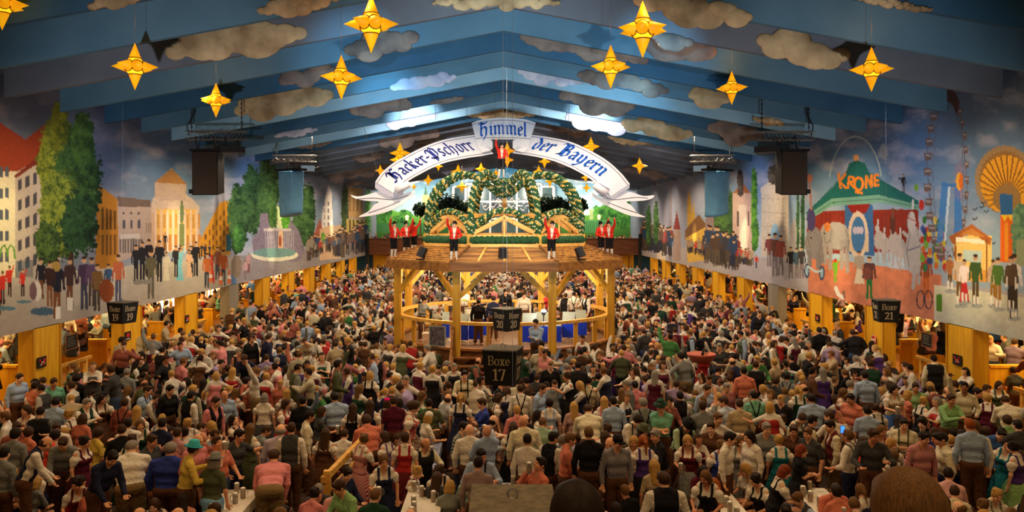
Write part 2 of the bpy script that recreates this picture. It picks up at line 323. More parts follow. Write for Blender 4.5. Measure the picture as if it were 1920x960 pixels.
# ------------------------------------------------------------------ painted panorama walls
class Paint:
    """paints a wall mesh's vertex colours; shapes are given in plan units (U along the wall, V up it)"""
    def __init__(s, U, V, seed=0):
        s.U = U; s.V = V; s.C = np.zeros((len(U), 3)); s.n1 = fbm(U/9, V/9, seed)-.5; s.n2 = fbm(U/2.6, V/2.6, seed+9, 2)-.5; s.n3 = fbm(U/45, V/32, seed+5)-.5
    def put(s, m, c, a=1.0, tex=.12, fine=None):
        c = np.array(sl(c)); t = 1+tex*2*(s.n2[m] if fine is None else s.n1[m])
        aa = a[m][:, None] if isinstance(a, np.ndarray) else a
        s.C[m] = s.C[m]*(1-aa)+aa*c*t[:, None]
    def grad(s, m, t, c0, c1, tex=.12):
        t = np.clip(t[m], 0, 1)[:, None]; c = np.array(sl(c0))*(1-t)+np.array(sl(c1))*t
        s.C[m] = c*(1+tex*2*s.n1[m])[:, None]
    def pmask(s, pts, rough=0):
        U = s.U+(s.n1*rough*2 if rough else 0); V = s.V+(s.n2*rough*2 if rough else 0)
        xs = [p[0] for p in pts]; ys = [p[1] for p in pts]
        m = (U > min(xs)) & (U < max(xs)) & (V > min(ys)) & (V < max(ys)); idx = np.nonzero(m)[0]; u = U[idx]; v = V[idx]; ins = np.zeros(len(idx), bool)
        for (x0, y0), (x1, y1) in zip(pts, pts[1:]+pts[:1]):
            if y0 == y1: continue
            c = (y0 > v) != (y1 > v); ins ^= c & (u < (x1-x0)*(v-y0)/(y1-y0)+x0)
        o = np.zeros(len(U), bool); o[idx[ins]] = True; return o
    def poly(s, pts, c, rough=0, a=1.0, tex=.12): s.put(s.pmask(pts, rough), c, a, tex)
    def ell(s, cx, cy, rx, ry, c, rough=0, a=1.0, tex=.12):
        r = ((s.U-cx)/rx)**2+((s.V-cy)/ry)**2+s.n2*rough; s.put(r < 1, c, a, tex)
    def glow(s, cx, cy, rx, ry, c, a=.5):
        r = ((s.U-cx)/rx)**2+((s.V-cy)/ry)**2; al = a*np.exp(-r*1.5); s.put(al > .01, c, al, 0)
    def line(s, p, q, w_, c, a=1.0):
        (x0, y0), (x1, y1) = p, q; dx, dy = x1-x0, y1-y0; L = dx*dx+dy*dy+1e-6
        t = np.clip(((s.U-x0)*dx+(s.V-y0)*dy)/L, 0, 1); s.put((s.U-x0-t*dx)**2+(s.V-y0-t*dy)**2 < (w_/2)**2, c, a)
    def path(s, pts, w_, c, a=1.0):
        for p, q in zip(pts[:-1], pts[1:]): s.line(p, q, w_, c, a)
    def leafy(s, cx, cy, rx, ry, c0, c1, sd=0):
        c0 = tuple(v*.88+12 for v in c0); c1 = tuple(v*.85+8 for v in c1)
        n = s.n1*1.3+s.n2*.7; r = (np.abs((s.U-cx)/rx)**2.4)+np.abs((s.V-cy)/ry)**2.4+n; m = r < 1
        t = .5+(s.n2+s.n1)*1.5-(s.U-cx)/rx*.35; s.grad(m, t, c1, c0, .25)
    def fig(s, x, y, h, top, legs=(60, 45, 40), skin=(200, 160, 120), skirt=False, arm=0, wd=1.0):
        """standing painted figure, feet at y, height h"""
        k = h/12.5*wd
        if skirt: s.poly([(x-k*.6, y-h*.5), (x+k*.6, y-h*.5), (x+k*1.5, y), (x-k*1.5, y)], legs)
        else:
            s.poly([(x-k*.75, y-h*.5), (x, y-h*.5), (x-k*.25, y), (x-k*.8, y)], legs); s.poly([(x, y-h*.5), (x+k*.75, y-h*.5), (x+k*.8, y), (x+k*.2, y)], legs)
        s.poly([(x-k*1.1, y-h*.84), (x+k*1.1, y-h*.84), (x+k*.8, y-h*.45), (x-k*.8, y-h*.45)], top)
        s.line((x-k*1.1, y-h*.8), (x-k*1.5, y-h*.5), max(1.2, k*.5), top)
        s.line((x+k*1.1, y-h*.8), (x+k*(1.5 if not arm else 1.6), y-h*(.5 if not arm else 1.0)), max(1.2, k*.5), top)
        s.ell(x, y-h*.92, k*.6, h*.062, skin); s.ell(x, y-h*.965, k*.6, h*.03, (60, 42, 34))
    def crowd(s, x0, x1, y, h, n, seed=1, dark=True):
        r = random.Random(seed)
        for i in range(n):
            x = x0+(x1-x0)*r.random(); c = r.choice([(60, 55, 60), (110, 90, 80), (140, 60, 50), (50, 70, 100), (150, 140, 125), (80, 60, 50)] if dark else [(170, 150, 120), (120, 80, 60), (80, 90, 110), (190, 60, 50)])
            yy = y if not callable(y) else y(x); s.fig(x, yy-r.random()*h*.25, h*(.8+.3*r.random()), c, r.choice([(60, 50, 45), (90, 75, 60), (45, 50, 70)]))
def mural_wall(sx, name):
    step = 1.35; pxs = list(np.arange(252, 985, step)); ds = [82.0, 78.0]+[F*HX/p for p in pxs if F*HX/p < 76]+[17.5, 15, 12, 9, 6, 2, -2, -6]
    nz = 250; zs = np.linspace(ZM, 10.95, nz); D, Z = np.meshgrid(np.array(ds), zs, indexing='ij')
    V = np.stack([np.full(D.size, sx*HX), D.ravel(), Z.ravel()], 1); n0, n1 = D.shape
    i, j = np.meshgrid(np.arange(n0-1), np.arange(n1-1), indexing='ij'); a = (i*n1+j).ravel()
    Q = np.stack([a, a+n1, a+n1+1, a+1], 1); Q = Q if sx < 0 else Q[:, ::-1]
    Dc = np.maximum(D.ravel(), 11)
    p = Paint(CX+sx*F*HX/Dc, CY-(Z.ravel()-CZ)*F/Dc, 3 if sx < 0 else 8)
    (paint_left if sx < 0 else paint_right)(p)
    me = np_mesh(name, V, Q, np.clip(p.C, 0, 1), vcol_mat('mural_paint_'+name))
    o = bpy.data.objects.new(name, me); link(o, kind='structure')
    b = MB(); x0, x1 = sorted((sx*(HX+.01), sx*(HX+.12))); b.box((x0, -6, ZM), (x1, 82, 10.95)); b.build('mural_backing', M_TENT2, o)
def foot_l(x): return 633-.2235*x
def foot_r(x): return 478+.226*(x-1200)
ALL = lambda p: np.ones(len(p.U), bool)
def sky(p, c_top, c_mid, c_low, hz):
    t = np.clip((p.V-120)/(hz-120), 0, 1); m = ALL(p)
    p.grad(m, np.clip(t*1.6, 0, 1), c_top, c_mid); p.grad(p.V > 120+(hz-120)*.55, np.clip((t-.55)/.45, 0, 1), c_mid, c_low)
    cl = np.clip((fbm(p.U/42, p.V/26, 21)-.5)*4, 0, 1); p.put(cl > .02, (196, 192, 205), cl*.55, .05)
def paint_left(p):
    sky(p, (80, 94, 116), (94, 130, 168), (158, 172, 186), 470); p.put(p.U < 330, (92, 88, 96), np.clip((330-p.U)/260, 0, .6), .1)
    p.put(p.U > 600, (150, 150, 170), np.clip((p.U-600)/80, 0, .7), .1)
    hz = 520-.09*p.U
    p.grad(p.V > hz, (p.V-hz)/90, (188, 180, 162), (166, 156, 144))
    p.put((p.V > hz) & (p.U > 440), (140, 134, 140), .8, .3)
    # street of houses at the near end
    p.poly([(-60, 250), (62, 316), (46, 520), (-60, 520)], (226, 216, 176)); p.poly([(-60, 190), (48, 262), (108, 214), (100, 290), (30, 322), (-60, 318)], (150, 62, 36), 1)
    p.poly([(28, 326), (92, 282), (118, 300), (112, 520), (28, 520)], (190, 176, 156)); p.poly([(26, 330), (66, 298), (104, 205), (110, 212), (96, 290), (30, 334)], (120, 46, 30), .6)
    for c in range(3):
        for r in range(5):
            p.poly([(34+c*14, 338-c*6+r*38), (41+c*14, 334-c*6+r*38), (41+c*14, 354-c*5+r*38), (34+c*14, 358-c*5+r*38)], (74, 72, 78))
            p.poly([(-4+c*11-8, 312+r*40), (2+c*11-8, 313+r*40), (2+c*11-8, 332+r*40), (-4+c*11-8, 331+r*40)], (88, 96, 104))
    p.poly([(30, 490), (62, 487), (62, 520), (28, 520)], (70, 90, 104), 1, .6)
    p.poly([(183, 345), (224, 376), (222, 500), (178, 505)], (176, 118, 40), .6)
    for c in range(4): p.poly([(190+c*8, 388+c*2), (194+c*8, 390+c*2), (194+c*8, 430), (190+c*8, 430)], (96, 66, 30))
    for c in range(4): p.poly([(190+c*8, 440), (194+c*8, 440), (194+c*8, 478), (190+c*8, 478)], (110, 76, 34))
    # green tree
    p.line((133, 440), (133, 505), 9, (70, 48, 34))
    for (x, y, rx, ry, c0, c1) in ((110, 300, 40, 80, (150, 160, 40), (70, 96, 30)), (145, 350, 44, 110, (64, 104, 40), (26, 58, 30)), (112, 400, 40, 80, (146, 160, 46), (52, 84, 30)), (150, 420, 36, 60, (46, 88, 42), (20, 46, 28)), (112, 235, 16, 50, (150, 150, 30), (90, 110, 30)), (155, 260, 22, 50, (80, 116, 40), (40, 80, 34)), (90, 455, 24, 42, (90, 120, 44), (30, 60, 30))): p.leafy(x, y, rx, ry, c0, c1)
    # palace with pediment
    p.poly([(220, 372), (285, 380), (285, 470), (222, 490)], (178, 160, 150)); p.poly([(220, 368), (282, 376), (282, 388), (222, 388)], (112, 96, 88))
    p.poly([(283, 390), (373, 390), (374, 460), (283, 480)], (206, 174, 148)); p.poly([(286, 372), (322, 344), (362, 374), (374, 388), (374, 398), (284, 398)], (206, 186, 170))
    p.poly([(291, 342), (322, 315), (350, 345), (348, 372), (291, 372)], (196, 172, 152)); p.poly([(290, 342), (322, 316), (351, 346)], (176, 128, 74)); p.poly([(298, 376), (322, 354), (352, 376)], (190, 168, 158))
    p.poly([(290, 392), (370, 392), (370, 452), (290, 458)], (230, 186, 108))
    for c in range(8):
        x = 290+c*11; p.poly([(x, 394), (x+3.4, 394), (x+3.4, 472), (x, 474)], (226, 206, 190)); p.poly([(x+4.5, 440), (x+9.5, 440), (x+9.5, 470), (x+4.5, 470)], (190, 130, 66)); p.poly([(x+5, 402), (x+9, 402), (x+9, 428), (x+5, 428)], (200, 150, 84))
    for c in range(3):
        p.poly([(230+c*14, 412), (235+c*14, 412), (235+c*14, 428), (230+c*14, 428)], (80, 80, 92)); p.ell(232+c*14, 400, 2.2, 2.6, (90, 84, 86))
        p.poly([(274+c*4, 418), (276+c*4, 418), (276+c*4, 436), (274+c*4, 436)], (120, 96, 76))
    for c in range(9): p.poly([(224+c*5, 448), (227+c*5, 448), (227+c*5, 474), (224+c*5, 474)], (96, 90, 92))
    p.poly([(226, 440), (262, 438), (262, 447), (226, 449)], (196, 190, 186))
    p.ell(341, 400, 4, 20, (110, 128, 84), .4); p.poly([(336, 420), (346, 420), (346, 462), (336, 462)], (118, 130, 80)); p.ell(341, 380, 2.6, 4, (106, 120, 84))
    # yellow street
    p.poly([(372, 455), (376, 448), (412, 380), (424, 376), (432, 380), (432, 478), (372, 482)], (206, 148, 46), .4)
    for c in range(7):
        for r in range(4): p.poly([(384+c*7, 440-c*9+r*19), (387+c*7, 439-c*9+r*19), (387+c*7, 449-c*9+r*19), (384+c*7, 450-c*9+r*19)], (120, 78, 34))
    p.poly([(424, 440), (434, 438), (434, 470), (424, 472)], (52, 104, 112))
    # poplars
    for (x, y, rx, ry) in ((446, 405, 20, 55), (474, 375, 20, 66), (503, 360, 21, 80), (560, 400, 12, 60), (577, 402, 14, 60), (448, 440, 16, 36)): p.leafy(x, y, rx, ry, (74, 122, 60), (28, 66, 34))
    p.leafy(446, 445, 10, 24, (96, 170, 66), (40, 100, 44)); p.poly([(515, 384), (541, 396), (541, 430), (505, 428)], (208, 218, 170), .4); p.leafy(536, 410, 8, 26, (110, 190, 50), (60, 140, 40)); p.leafy(513, 404, 8, 24, (90, 140, 60), (50, 100, 44))
    # fountain
    p.poly([(488, 400), (502, 400), (506, 430), (540, 430), (545, 412), (560, 432), (572, 470), (560, 490), (478, 488), (472, 450), (486, 430)], (132, 122, 138), 1.2, 1, .3)
    for c in range(14): p.line((498+c*4, 432), (498+c*4+math.sin(c)*1.2, 470), 1.4, (190, 186, 196), .6)
    p.poly([(522, 432), (530, 432), (531, 474), (521, 474)], (222, 186, 150), .6); p.ell(525, 452, 3, 11, (160, 84, 60), .5)
    p.ell(515, 478, 44, 12, (226, 222, 196)); p.ell(515, 474, 40, 9, (116, 156, 152), .3); p.poly([(494, 428), (546, 428), (546, 433), (494, 433)], (196, 186, 186))
    # old town and the white spire
    p.poly([(612, 362), (622, 362), (626, 470), (602, 476), (604, 400)], (230, 226, 222)); p.poly([(611, 364), (616, 346), (622, 364)], (226, 222, 230))
    for r in range(5): p.poly([(607, 378+r*13), (609, 378+r*13), (609, 386+r*13), (607, 386+r*13)], (110, 110, 120)); p.poly([(615, 378+r*13), (617, 378+r*13), (617, 386+r*13), (615, 386+r*13)], (110, 110, 120))
    p.poly([(588, 440), (600, 410), (608, 440), (608, 470), (588, 470)], (170, 96, 74), .6); p.poly([(600, 430), (624, 420), (640, 450), (640, 484), (600, 488)], (210, 176, 140), .6); p.leafy(606, 446, 4, 10, (130, 190, 60), (90, 150, 50))
    p.poly([(624, 425), (650, 418), (650, 470), (624, 478)], (190, 160, 130), .5); p.leafy(647, 390, 7, 44, (70, 96, 50), (50, 70, 40))
    p.poly([(652, 350), (680, 354), (682, 410), (654, 408)], (178, 144, 96)); p.poly([(650, 410), (684, 412), (686, 450), (650, 452)], (186, 166, 96))
    for c in range(4): p.poly([(655+c*7, 412), (658+c*7, 412), (658+c*7, 445), (655+c*7, 445)], (70, 60, 40)); p.poly([(655+c*7, 364), (658+c*7, 364), (658+c*7, 396), (655+c*7, 396)], (130, 100, 70))
    p.leafy(690, 400, 5, 50, (120, 190, 70), (60, 130, 60))
    # people
    for (x, y, h, c, l) in ((-2, 590, 60, (206, 54, 40), (70, 40, 36)), (5, 570, 62, (206, 54, 40), (60, 36, 36)), (18, 556, 58, (206, 54, 40), (70, 40, 36)), (43, 556, 52, (206, 54, 40), (60, 40, 36))): p.fig(x, y, h, c, l, arm=1)
    p.ell(8, 578, 22, 4, (90, 128, 140), .5); p.ell(45, 566, 14, 3, (90, 128, 140), .5)
    p.fig(77, 560, 76, (34, 34, 44), (110, 70, 44)); p.ell(70, 546, 8, 18, (220, 214, 200)); p.ell(62, 546, 7, 17, (120, 92, 96)); p.ell(80, 584, 24, 8, (70, 96, 116), .6)
    p.fig(107, 598, 112, (32, 34, 48), (120, 74, 40)); p.ell(105, 500, 9, 10, (170, 140, 70)); p.poly([(104, 575), (114, 575), (114, 598), (104, 598)], (226, 222, 210)); p.fig(93, 575, 86, (60, 40, 36), (130, 84, 50)); p.fig(131, 580, 98, (66, 44, 44), (110, 70, 50))
    p.poly([(126, 558), (136, 558), (136, 582), (126, 582)], (220, 214, 200))
    p.fig(158, 580, 100, (70, 52, 78), (60, 64, 80)); p.fig(172, 574, 92, (92, 70, 100), (70, 60, 60)); p.fig(182, 584, 90, (120, 90, 50), (70, 60, 52)); p.fig(203, 560, 66, (60, 86, 120), (60, 60, 80)); p.fig(222, 565, 88, (176, 96, 62), (62, 72, 104)); p.ell(200, 545, 14, 22, (130, 66, 34), .4)
    for (x, y, h) in ((255, 528, 70), (267, 528, 76), (279, 520, 72), (299, 528, 78), (310, 470, 34), (367, 518, 66), (358, 520, 60), (283, 560, 92)): p.fig(x, y, h, (34, 34, 42) if x != 283 else (96, 92, 70), (30, 30, 38) if x != 283 else (96, 90, 76))
    p.poly([(250, 526), (285, 524), (285, 532), (250, 534)], (136, 132, 124))
    p.fig(312, 526, 54, (214, 206, 180), (214, 206, 180), skirt=True); p.fig(337, 526, 62, (120, 190, 200), (120, 190, 204), skirt=True, arm=1); p.fig(355, 520, 52, (220, 180, 140), (220, 184, 146), skirt=True); p.fig(330, 520, 60, (40, 40, 46), (40, 40, 46), arm=1)
    for (x, y, h, c, l) in ((388, 540, 66, (190, 104, 50), (50, 60, 70)), (408, 524, 62, (150, 90, 70), (80, 80, 90)), (419, 536, 68, (186, 96, 44), (60, 66, 70)), (378, 482, 26, (50, 50, 60), (50, 50, 60)), (384, 484, 26, (60, 50, 60), (50, 50, 60)), (393, 482, 24, (50, 60, 70), (40, 40, 50)), (466, 512, 38, (190, 150, 150), (130, 90, 90)), (460, 524, 36, (200, 160, 160), (120, 100, 100))): p.fig(x, y, h, c, l)
    for (x, y) in ((430, 532), (414, 534), (395, 530)): p.poly([(x-2, y-26), (x+2, y-26), (x+4, y), (x-4, y)], (222, 120, 70)); p.poly([(x-2.6, y-16), (x+2.6, y-16), (x+3, y-9), (x-3, y-9)], (236, 228, 214))
    p.poly([(433, 512), (443, 510), (443, 532), (433, 534)], (92, 130, 170)); p.ell(443, 500, 10, 22, (140, 124, 104), .4); p.path([(396, 478), (401, 530)], 3.4, (206, 60, 50))
    p.crowd(574, 600, lambda x: foot_l(x)-14, 40, 8, 3); p.crowd(626, 686, lambda x: foot_l(x)-6, 48, 34, 4); p.crowd(600, 640, lambda x: foot_l(x)-20, 28, 16, 5, False)
    p.path([(0, 480), (3, 464), (9, 460), (13, 470), (14, 480), (15, 468), (20, 460), (26, 464), (28, 484)], 3.2, (106, 156, 60))
def paint_right(p):
    sky(p, (70, 84, 110), (98, 134, 172), (164, 186, 200), 470)
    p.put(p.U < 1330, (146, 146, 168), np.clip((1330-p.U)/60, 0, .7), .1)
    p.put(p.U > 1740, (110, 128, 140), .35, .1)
    hz = np.where(p.U < 1500, 455+.12*(p.U-1200), 492+.14*(p.U-1500))
    p.grad(p.V > hz, (p.V-hz)/80, (176, 168, 168), (158, 152, 158)); p.grad((p.V > hz-14) & (p.U > 1515) & (p.U < 1765), (p.V-hz)/110, (206, 124, 88), (172, 116, 98), .3)
    p.grad((p.V > hz+6) & (p.U > 1752), (p.V-hz)/120, (214, 208, 176), (166, 172, 172), .2)
    # old town spires
    for (x, y, w_, c) in ((1247, 364, 4, (170, 160, 176)), (1257, 340, 6, (140, 130, 140)), (1292, 352, 8, (196, 156, 70)), (1300, 376, 7, (200, 160, 70)), (1240, 420, 16, (216, 200, 180)), (1269, 405, 14, (164, 140, 130))):
        p.poly([(x-w_/2, y+30), (x, y), (x+w_/2, y+30), (x+w_/2, 490), (x-w_/2, 490)], c)
    p.poly([(1262, 430), (1269, 396), (1276, 430)], (130, 60, 56)); p.poly([(1284, 432), (1310, 402), (1324, 420), (1322, 448), (1284, 450)], (128, 92, 60), .5); p.poly([(1286, 446), (1322, 426), (1322, 488), (1290, 492)], (222, 180, 84)); 
    for c in range(5): p.poly([(1291+c*6, 452), (1294+c*6, 452), (1294+c*6, 474), (1291+c*6, 474)], (140, 110, 60))
    p.poly([(1322, 412), (1336, 394), (1344, 410), (1344, 478), (1324, 480)], (150, 130, 130)); p.leafy(1356, 425, 16, 40, (90, 130, 60), (40, 80, 44)); p.leafy(1368, 395, 8, 44, (80, 120, 60), (44, 84, 44))
    p.poly([(1374, 362), (1392, 342), (1408, 362)], (170, 108, 66)); p.poly([(1374, 362), (1408, 362), (1412, 480), (1374, 470)], (206, 176, 160)); p.poly([(1384, 384), (1399, 384), (1400, 470), (1386, 470)], (222, 206, 186)); p.leafy(1388, 345, 6, 26, (96, 84, 80), (60, 54, 54))
    for s_ in (1382, 1402): p.poly([(s_, 396), (s_+3, 396), (s_+3, 424), (s_, 424)], (110, 90, 84))
    p.leafy(1414, 390, 6, 78, (110, 180, 50), (50, 120, 40)); p.leafy(1416, 440, 7, 30, (90, 160, 46), (40, 100, 40))
    # triumphal arch
    p.poly([(1427, 356), (1478, 358), (1480, 490), (1427, 480)], (196, 184, 166), 0, 1, .2); p.poly([(1426, 352), (1446, 338), (1462, 340), (1480, 354), (1480, 364), (1426, 362)], (206, 194, 176))
    p.ell(1453, 441, 8, 22, (140, 180, 206)); p.poly([(1445, 441), (1461, 441), (1461, 482), (1445, 480)], (150, 176, 190)); p.leafy(1449, 328, 9, 18, (120, 112, 100), (70, 64, 60))
    for r in range(4): p.line((1430, 372+r*26), (1476, 374+r*26), 1.1, (150, 138, 124), .7)
    p.poly([(1480, 428), (1490, 412), (1502, 430), (1502, 486), (1480, 484)], (178, 174, 172)); p.leafy(1496, 420, 3, 60, (70, 120, 60), (30, 76, 40)); p.leafy(1505, 420, 4, 66, (60, 110, 56), (26, 66, 36))
    for (x, y, h, c) in ((1442, 500, 62, (120, 60, 60)), (1453, 518, 82, (110, 64, 52)), (1464, 516, 76, (150, 70, 56)), (1483, 522, 60, (36, 34, 36)), (1494, 522, 58, (70, 96, 110)), (1503, 522, 60, (60, 56, 56))): p.fig(x, y, h, c, (120, 110, 110))
    p.crowd(1205, 1262, lambda x: foot_r(x)-8, 50, 34, 9); p.crowd(1320, 1382, lambda x: foot_r(x)-10, 60, 44, 10); p.crowd(1290, 1322, lambda x: foot_r(x)-22, 26, 18, 12, False); p.crowd(1382, 1424, lambda x: foot_r(x)-24, 30, 16, 14, False)
    for x in (1216, 1230): p.leafy(x, 420, 5, 40, (80, 130, 60), (40, 80, 40))
    # circus tent
    p.poly([(1514, 396), (1722, 392), (1724, 470), (1512, 478)], (140, 48, 32), .3, 1, .25)
    for c in range(26): p.line((1517+c*8, 398), (1517+c*8, 474), 1.6, (120, 34, 22), .6)
    p.poly([(1584, 384), (1636, 384), (1640, 480), (1584, 476)], (60, 104, 156)); p.poly([(1588, 384), (1632, 382), (1624, 398), (1610, 404), (1596, 398)], (150, 40, 30))
    p.poly([(1512, 398), (1560, 352), (1587, 322), (1592, 306), (1606, 300), (1622, 306), (1628, 322), (1664, 344), (1722, 376), (1722, 384), (1650, 368), (1560, 374), (1512, 404)], (30, 104, 100), .4)
    p.poly([(1512, 404), (1560, 372), (1650, 366), (1722, 384), (1722, 394), (1650, 380), (1560, 386), (1512, 416)], (116, 168, 148)); p.path([(1512, 410), (1560, 380), (1650, 373), (1722, 389)], 1.6, (70, 120, 104))
    p.ell(1605, 296, 4.6, 7, (226, 160, 100)); p.path(arcp(1604, 356, 50, 100, 165, 15, 30)[::1] and [(x, 712-y) for x, y in arcp(1604, 356, 50, 100, 165, 15, 30)], 2.6, (190, 206, 196), .7); p.ell(1656, 286, 10, 14, (200, 200, 190), 1.5, .5)
    # KRONE in orange circus letters
    O = (236, 138, 40)
    def L(pts, w_=4.6): p.path(pts, w_, O)
    L([(1572, 326), (1576, 352)]); L([(1585, 326), (1574, 340), (1586, 352)]); L([(1590, 352), (1592, 332), (1600, 332), (1601, 340), (1593, 342), (1602, 352)]); L([(1610+8*math.cos(t*.5), 345+12*math.sin(t*.5)) for t in range(14)]); L([(1605, 360), (1616, 362)])
    L([(1624, 352), (1624, 330), (1634, 350), (1634, 329)]); L([(1646, 328), (1640, 329), (1641, 348), (1647, 347)]); L([(1641, 338), (1646, 338)])
    p.fig(1694, 362, 36, (44, 40, 40), (44, 40, 40)); p.line((1686, 334), (1694, 338), 3, (40, 36, 36))
    for x, y in ((1600, 300), (1580, 330), (1560, 352), (1540, 366), (1630, 330), (1655, 348), (1690, 362)): p.line((1606, 300), (x+(x-1606)*.25, y+24), 1.1, (24, 80, 78), .6)
    # arch portal, elephants, horses
    p.ell(1609, 440, 19, 44, (224, 202, 176), .2); p.poly([(1590, 440), (1629, 440), (1629, 472), (1590, 472)], (214, 190, 160)); p.ell(1609, 440, 13, 34, (70, 120, 170)); 
    for x in (1603, 1609, 1615): p.ell(x, 432, 4, 7, (200, 190, 206), .3)
    p.ell(1568, 442, 24, 26, (176, 168, 156), .25); p.ell(1551, 440, 13, 22, (166, 158, 148), .3); p.ell(1551, 426, 6, 9, (222, 130, 60), .3)
    for x, y in ((1546, 496), (1556, 506), (1578, 506), (1588, 512)): p.poly([(x-4, 450), (x+5, 450), (x+4, y), (x-3, y)], (164, 156, 146))
    p.ell(1526, 456, 17, 30, (132, 126, 124), .35); p.poly([(1514, 470), (1522, 470), (1522, 500), (1514, 500)], (120, 116, 114)); p.poly([(1530, 470), (1540, 470), (1540, 504), (1530, 504)], (126, 120, 118)); p.poly([(1534, 448), (1542, 452), (1546, 492), (1540, 494)], (130, 122, 120))
    p.ell(1521, 412, 8, 22, (70, 60, 104), .4); p.line((1518, 340), (1521, 392), 4, (170, 120, 110)); p.ell(1518, 334, 5, 8, (196, 120, 100), .5)
    for (x, y) in ((1513, 508), (1541, 512)): p.ell(x, y, 5.4, 14, (64, 72, 96)); p.ell(x, y, 3, 9, (140, 170, 190))
    p.path([(1515, 500), (1530, 510), (1540, 508)], 4, (170, 196, 206))
    for (x, y, k) in ((1648, 450, .7), (1660, 460, .6), (1676, 456, .85), (1690, 466, .7)):
        p.ell(x, y, 9*k+3, 26*k, (178, 170, 166), .3); p.ell(x-3, y-30*k, 4, 10*k, (186, 178, 172)); p.line((x, y+18*k), (x-3, y+58*k), 3, (170, 160, 156)); p.line((x+5, y+18*k), (x+8, y+50*k), 3, (170, 160, 156)); p.line((x-2, y-42*k), (x-2, y-54*k), 2.2, (206, 206, 206))
    p.ell(1714, 470, 16, 46, (186, 180, 176), .25); p.ell(1709, 418, 8, 22, (190, 184, 180), .3); p.line((1700, 442), (1694, 436), 6, (184, 178, 174)); p.line((1716, 500), (1712, 540), 7, (180, 174, 172)); p.line((1726, 500), (1722, 530), 7, (172, 166, 164)); p.line((1711, 390), (1712, 376), 4, (216, 216, 216))
    p.ell(1674, 420, 5, 20, (90, 50, 40), .5); p.line((1674, 392), (1674, 408), 5, (120, 76, 60))
    for q in ([(1551, 424), (1544, 436), (1548, 456), (1556, 452), (1560, 430)], [(1541, 450), (1536, 470), (1538, 496), (1534, 506)], [(1585, 430), (1592, 450), (1590, 470)], [(1562, 466), (1576, 470), (1586, 462)], [(1520, 432), (1514, 446), (1520, 466)]): p.path(q, 1.4, (104, 98, 92), .8)
    for x, y in ((1546, 438), (1521, 446)): p.ell(x, y, 1.2, 2, (30, 28, 28))
    p.path([(1706, 400), (1700, 420), (1706, 440), (1700, 470), (1704, 500)], 1.3, (96, 90, 90), .8); p.path([(1716, 420), (1724, 450), (1728, 490)], 1.3, (110, 104, 102), .8); p.path([(1703, 408), (1714, 414)], 1.8, (170, 40, 36)); p.path([(1702, 470), (1724, 462)], 1.8, (60, 70, 120))
    # clowns on the ring
    p.fig(1567, 530, 46, (110, 186, 40), (110, 186, 40), arm=1); p.path([(1567, 540), (1572, 552), (1580, 558)], 7, (214, 214, 206)); p.line((1582, 546), (1583, 558), 4, (120, 90, 80)); p.ell(1566, 489, 3, 3, (206, 40, 30))
    p.fig(1611, 532, 62, (170, 158, 140), (214, 200, 176), skirt=True, wd=1.3); p.fig(1630, 560, 80, (92, 56, 52), (40, 110, 56), wd=1.2); p.ell(1626, 512, 8, 12, (120, 70, 60), .5)
    p.fig(1737, 560, 88, (150, 74, 36), (190, 96, 40)); 
    for x in (1726, 1741): p.path([(x+7*math.cos(t*.45), 562+17*math.sin(t*.45)) for t in range(15)], 2, (50, 50, 64))
    p.poly([(1755, 552), (1766, 552), (1766, 584), (1755, 582)], (84, 130, 40))
    # balloons
    r = random.Random(5)
    for i in range(64): p.ell(1728+r.random()*44, 412+r.random()*92, 4, 7, r.choice([(60, 120, 60), (200, 180, 50), (190, 60, 50), (60, 90, 160), (220, 190, 70), (120, 170, 60), (200, 110, 50), (60, 70, 120)]))
    p.ell(1718, 352, 4, 7, (120, 170, 60)); p.ell(1738, 358, 2, 3, (200, 50, 60)); p.ell(1728, 384, 5, 10, (190, 50, 40))
    # big wheel
    ring = [(1776+(36+3*math.sin(t*.4))*math.cos(t*.1), 330+158*math.sin(t*.1)) for t in range(64)]
    p.path(ring, 1.6, (96, 96, 110)); p.path([(1778+28*math.cos(t*.1), 330+142*math.sin(t*.1)) for t in range(64)], 1.2, (100, 100, 116))
    for i in range(34):
        t = i/34*2*PI+.05; x, y = 1776+37*math.cos(t), 330+156*math.sin(t); kw = 7.5 if x < 1776 else 4.2
        if y < 478: p.poly([(x-kw, y-7), (x+kw, y-7), (x+kw*.8, y+7), (x-kw*.8, y+7)], (112, 92, 86)); p.poly([(x-kw*.7, y-4), (x+kw*.7, y-4), (x+kw*.7, y), (x-kw*.7, y)], (156, 146, 146))
    for i in range(20): t = i/20*2*PI; p.line((1776+28*math.cos(t), 330+142*math.sin(t)), (1776+36*math.cos(t), 330+156*math.sin(t)), 1, (110, 104, 112), .7)
    p.poly(arcp(1776, 330, 42, 168, 235, 305, 12)+arcp(1776, 330, 30, 140, 305, 235, 12), (84, 62, 56), 1.4)
    p.poly([(1766, 340), (1778, 342), (1768, 455), (1756, 455)], (66, 128, 190), .3, .9); p.poly([(1790, 342), (1800, 342), (1806, 460), (1788, 460)], (62, 126, 192), .3, .9); p.line((1768, 346), (1796, 348), 5, (66, 120, 180)); p.line((1780, 352), (1772, 450), 4, (200, 220, 230))
    for i in range(14):
        t = i*2*PI/14; p.line((1799, 340), (1799+13*math.cos(t)*1.0, 340+38*math.sin(t)), 1.3, (190, 100, 80), .7)
    p.ell(1799, 340, 6.5, 17, (236, 170, 60)); p.ell(1802, 340, 4, 15, (222, 110, 40))
    # chair-swing carousel
    p.ell(1884, 338, 54, 62, (150, 110, 60), .3); p.ell(1886, 345, 48, 54, (226, 160, 44), .1)
    for i in range(18): t = PI*.72+i/17*PI*1.35; p.line((1890, 368), (1886+47*math.cos(t), 345+53*math.sin(t)), 2.6, (130, 84, 30))
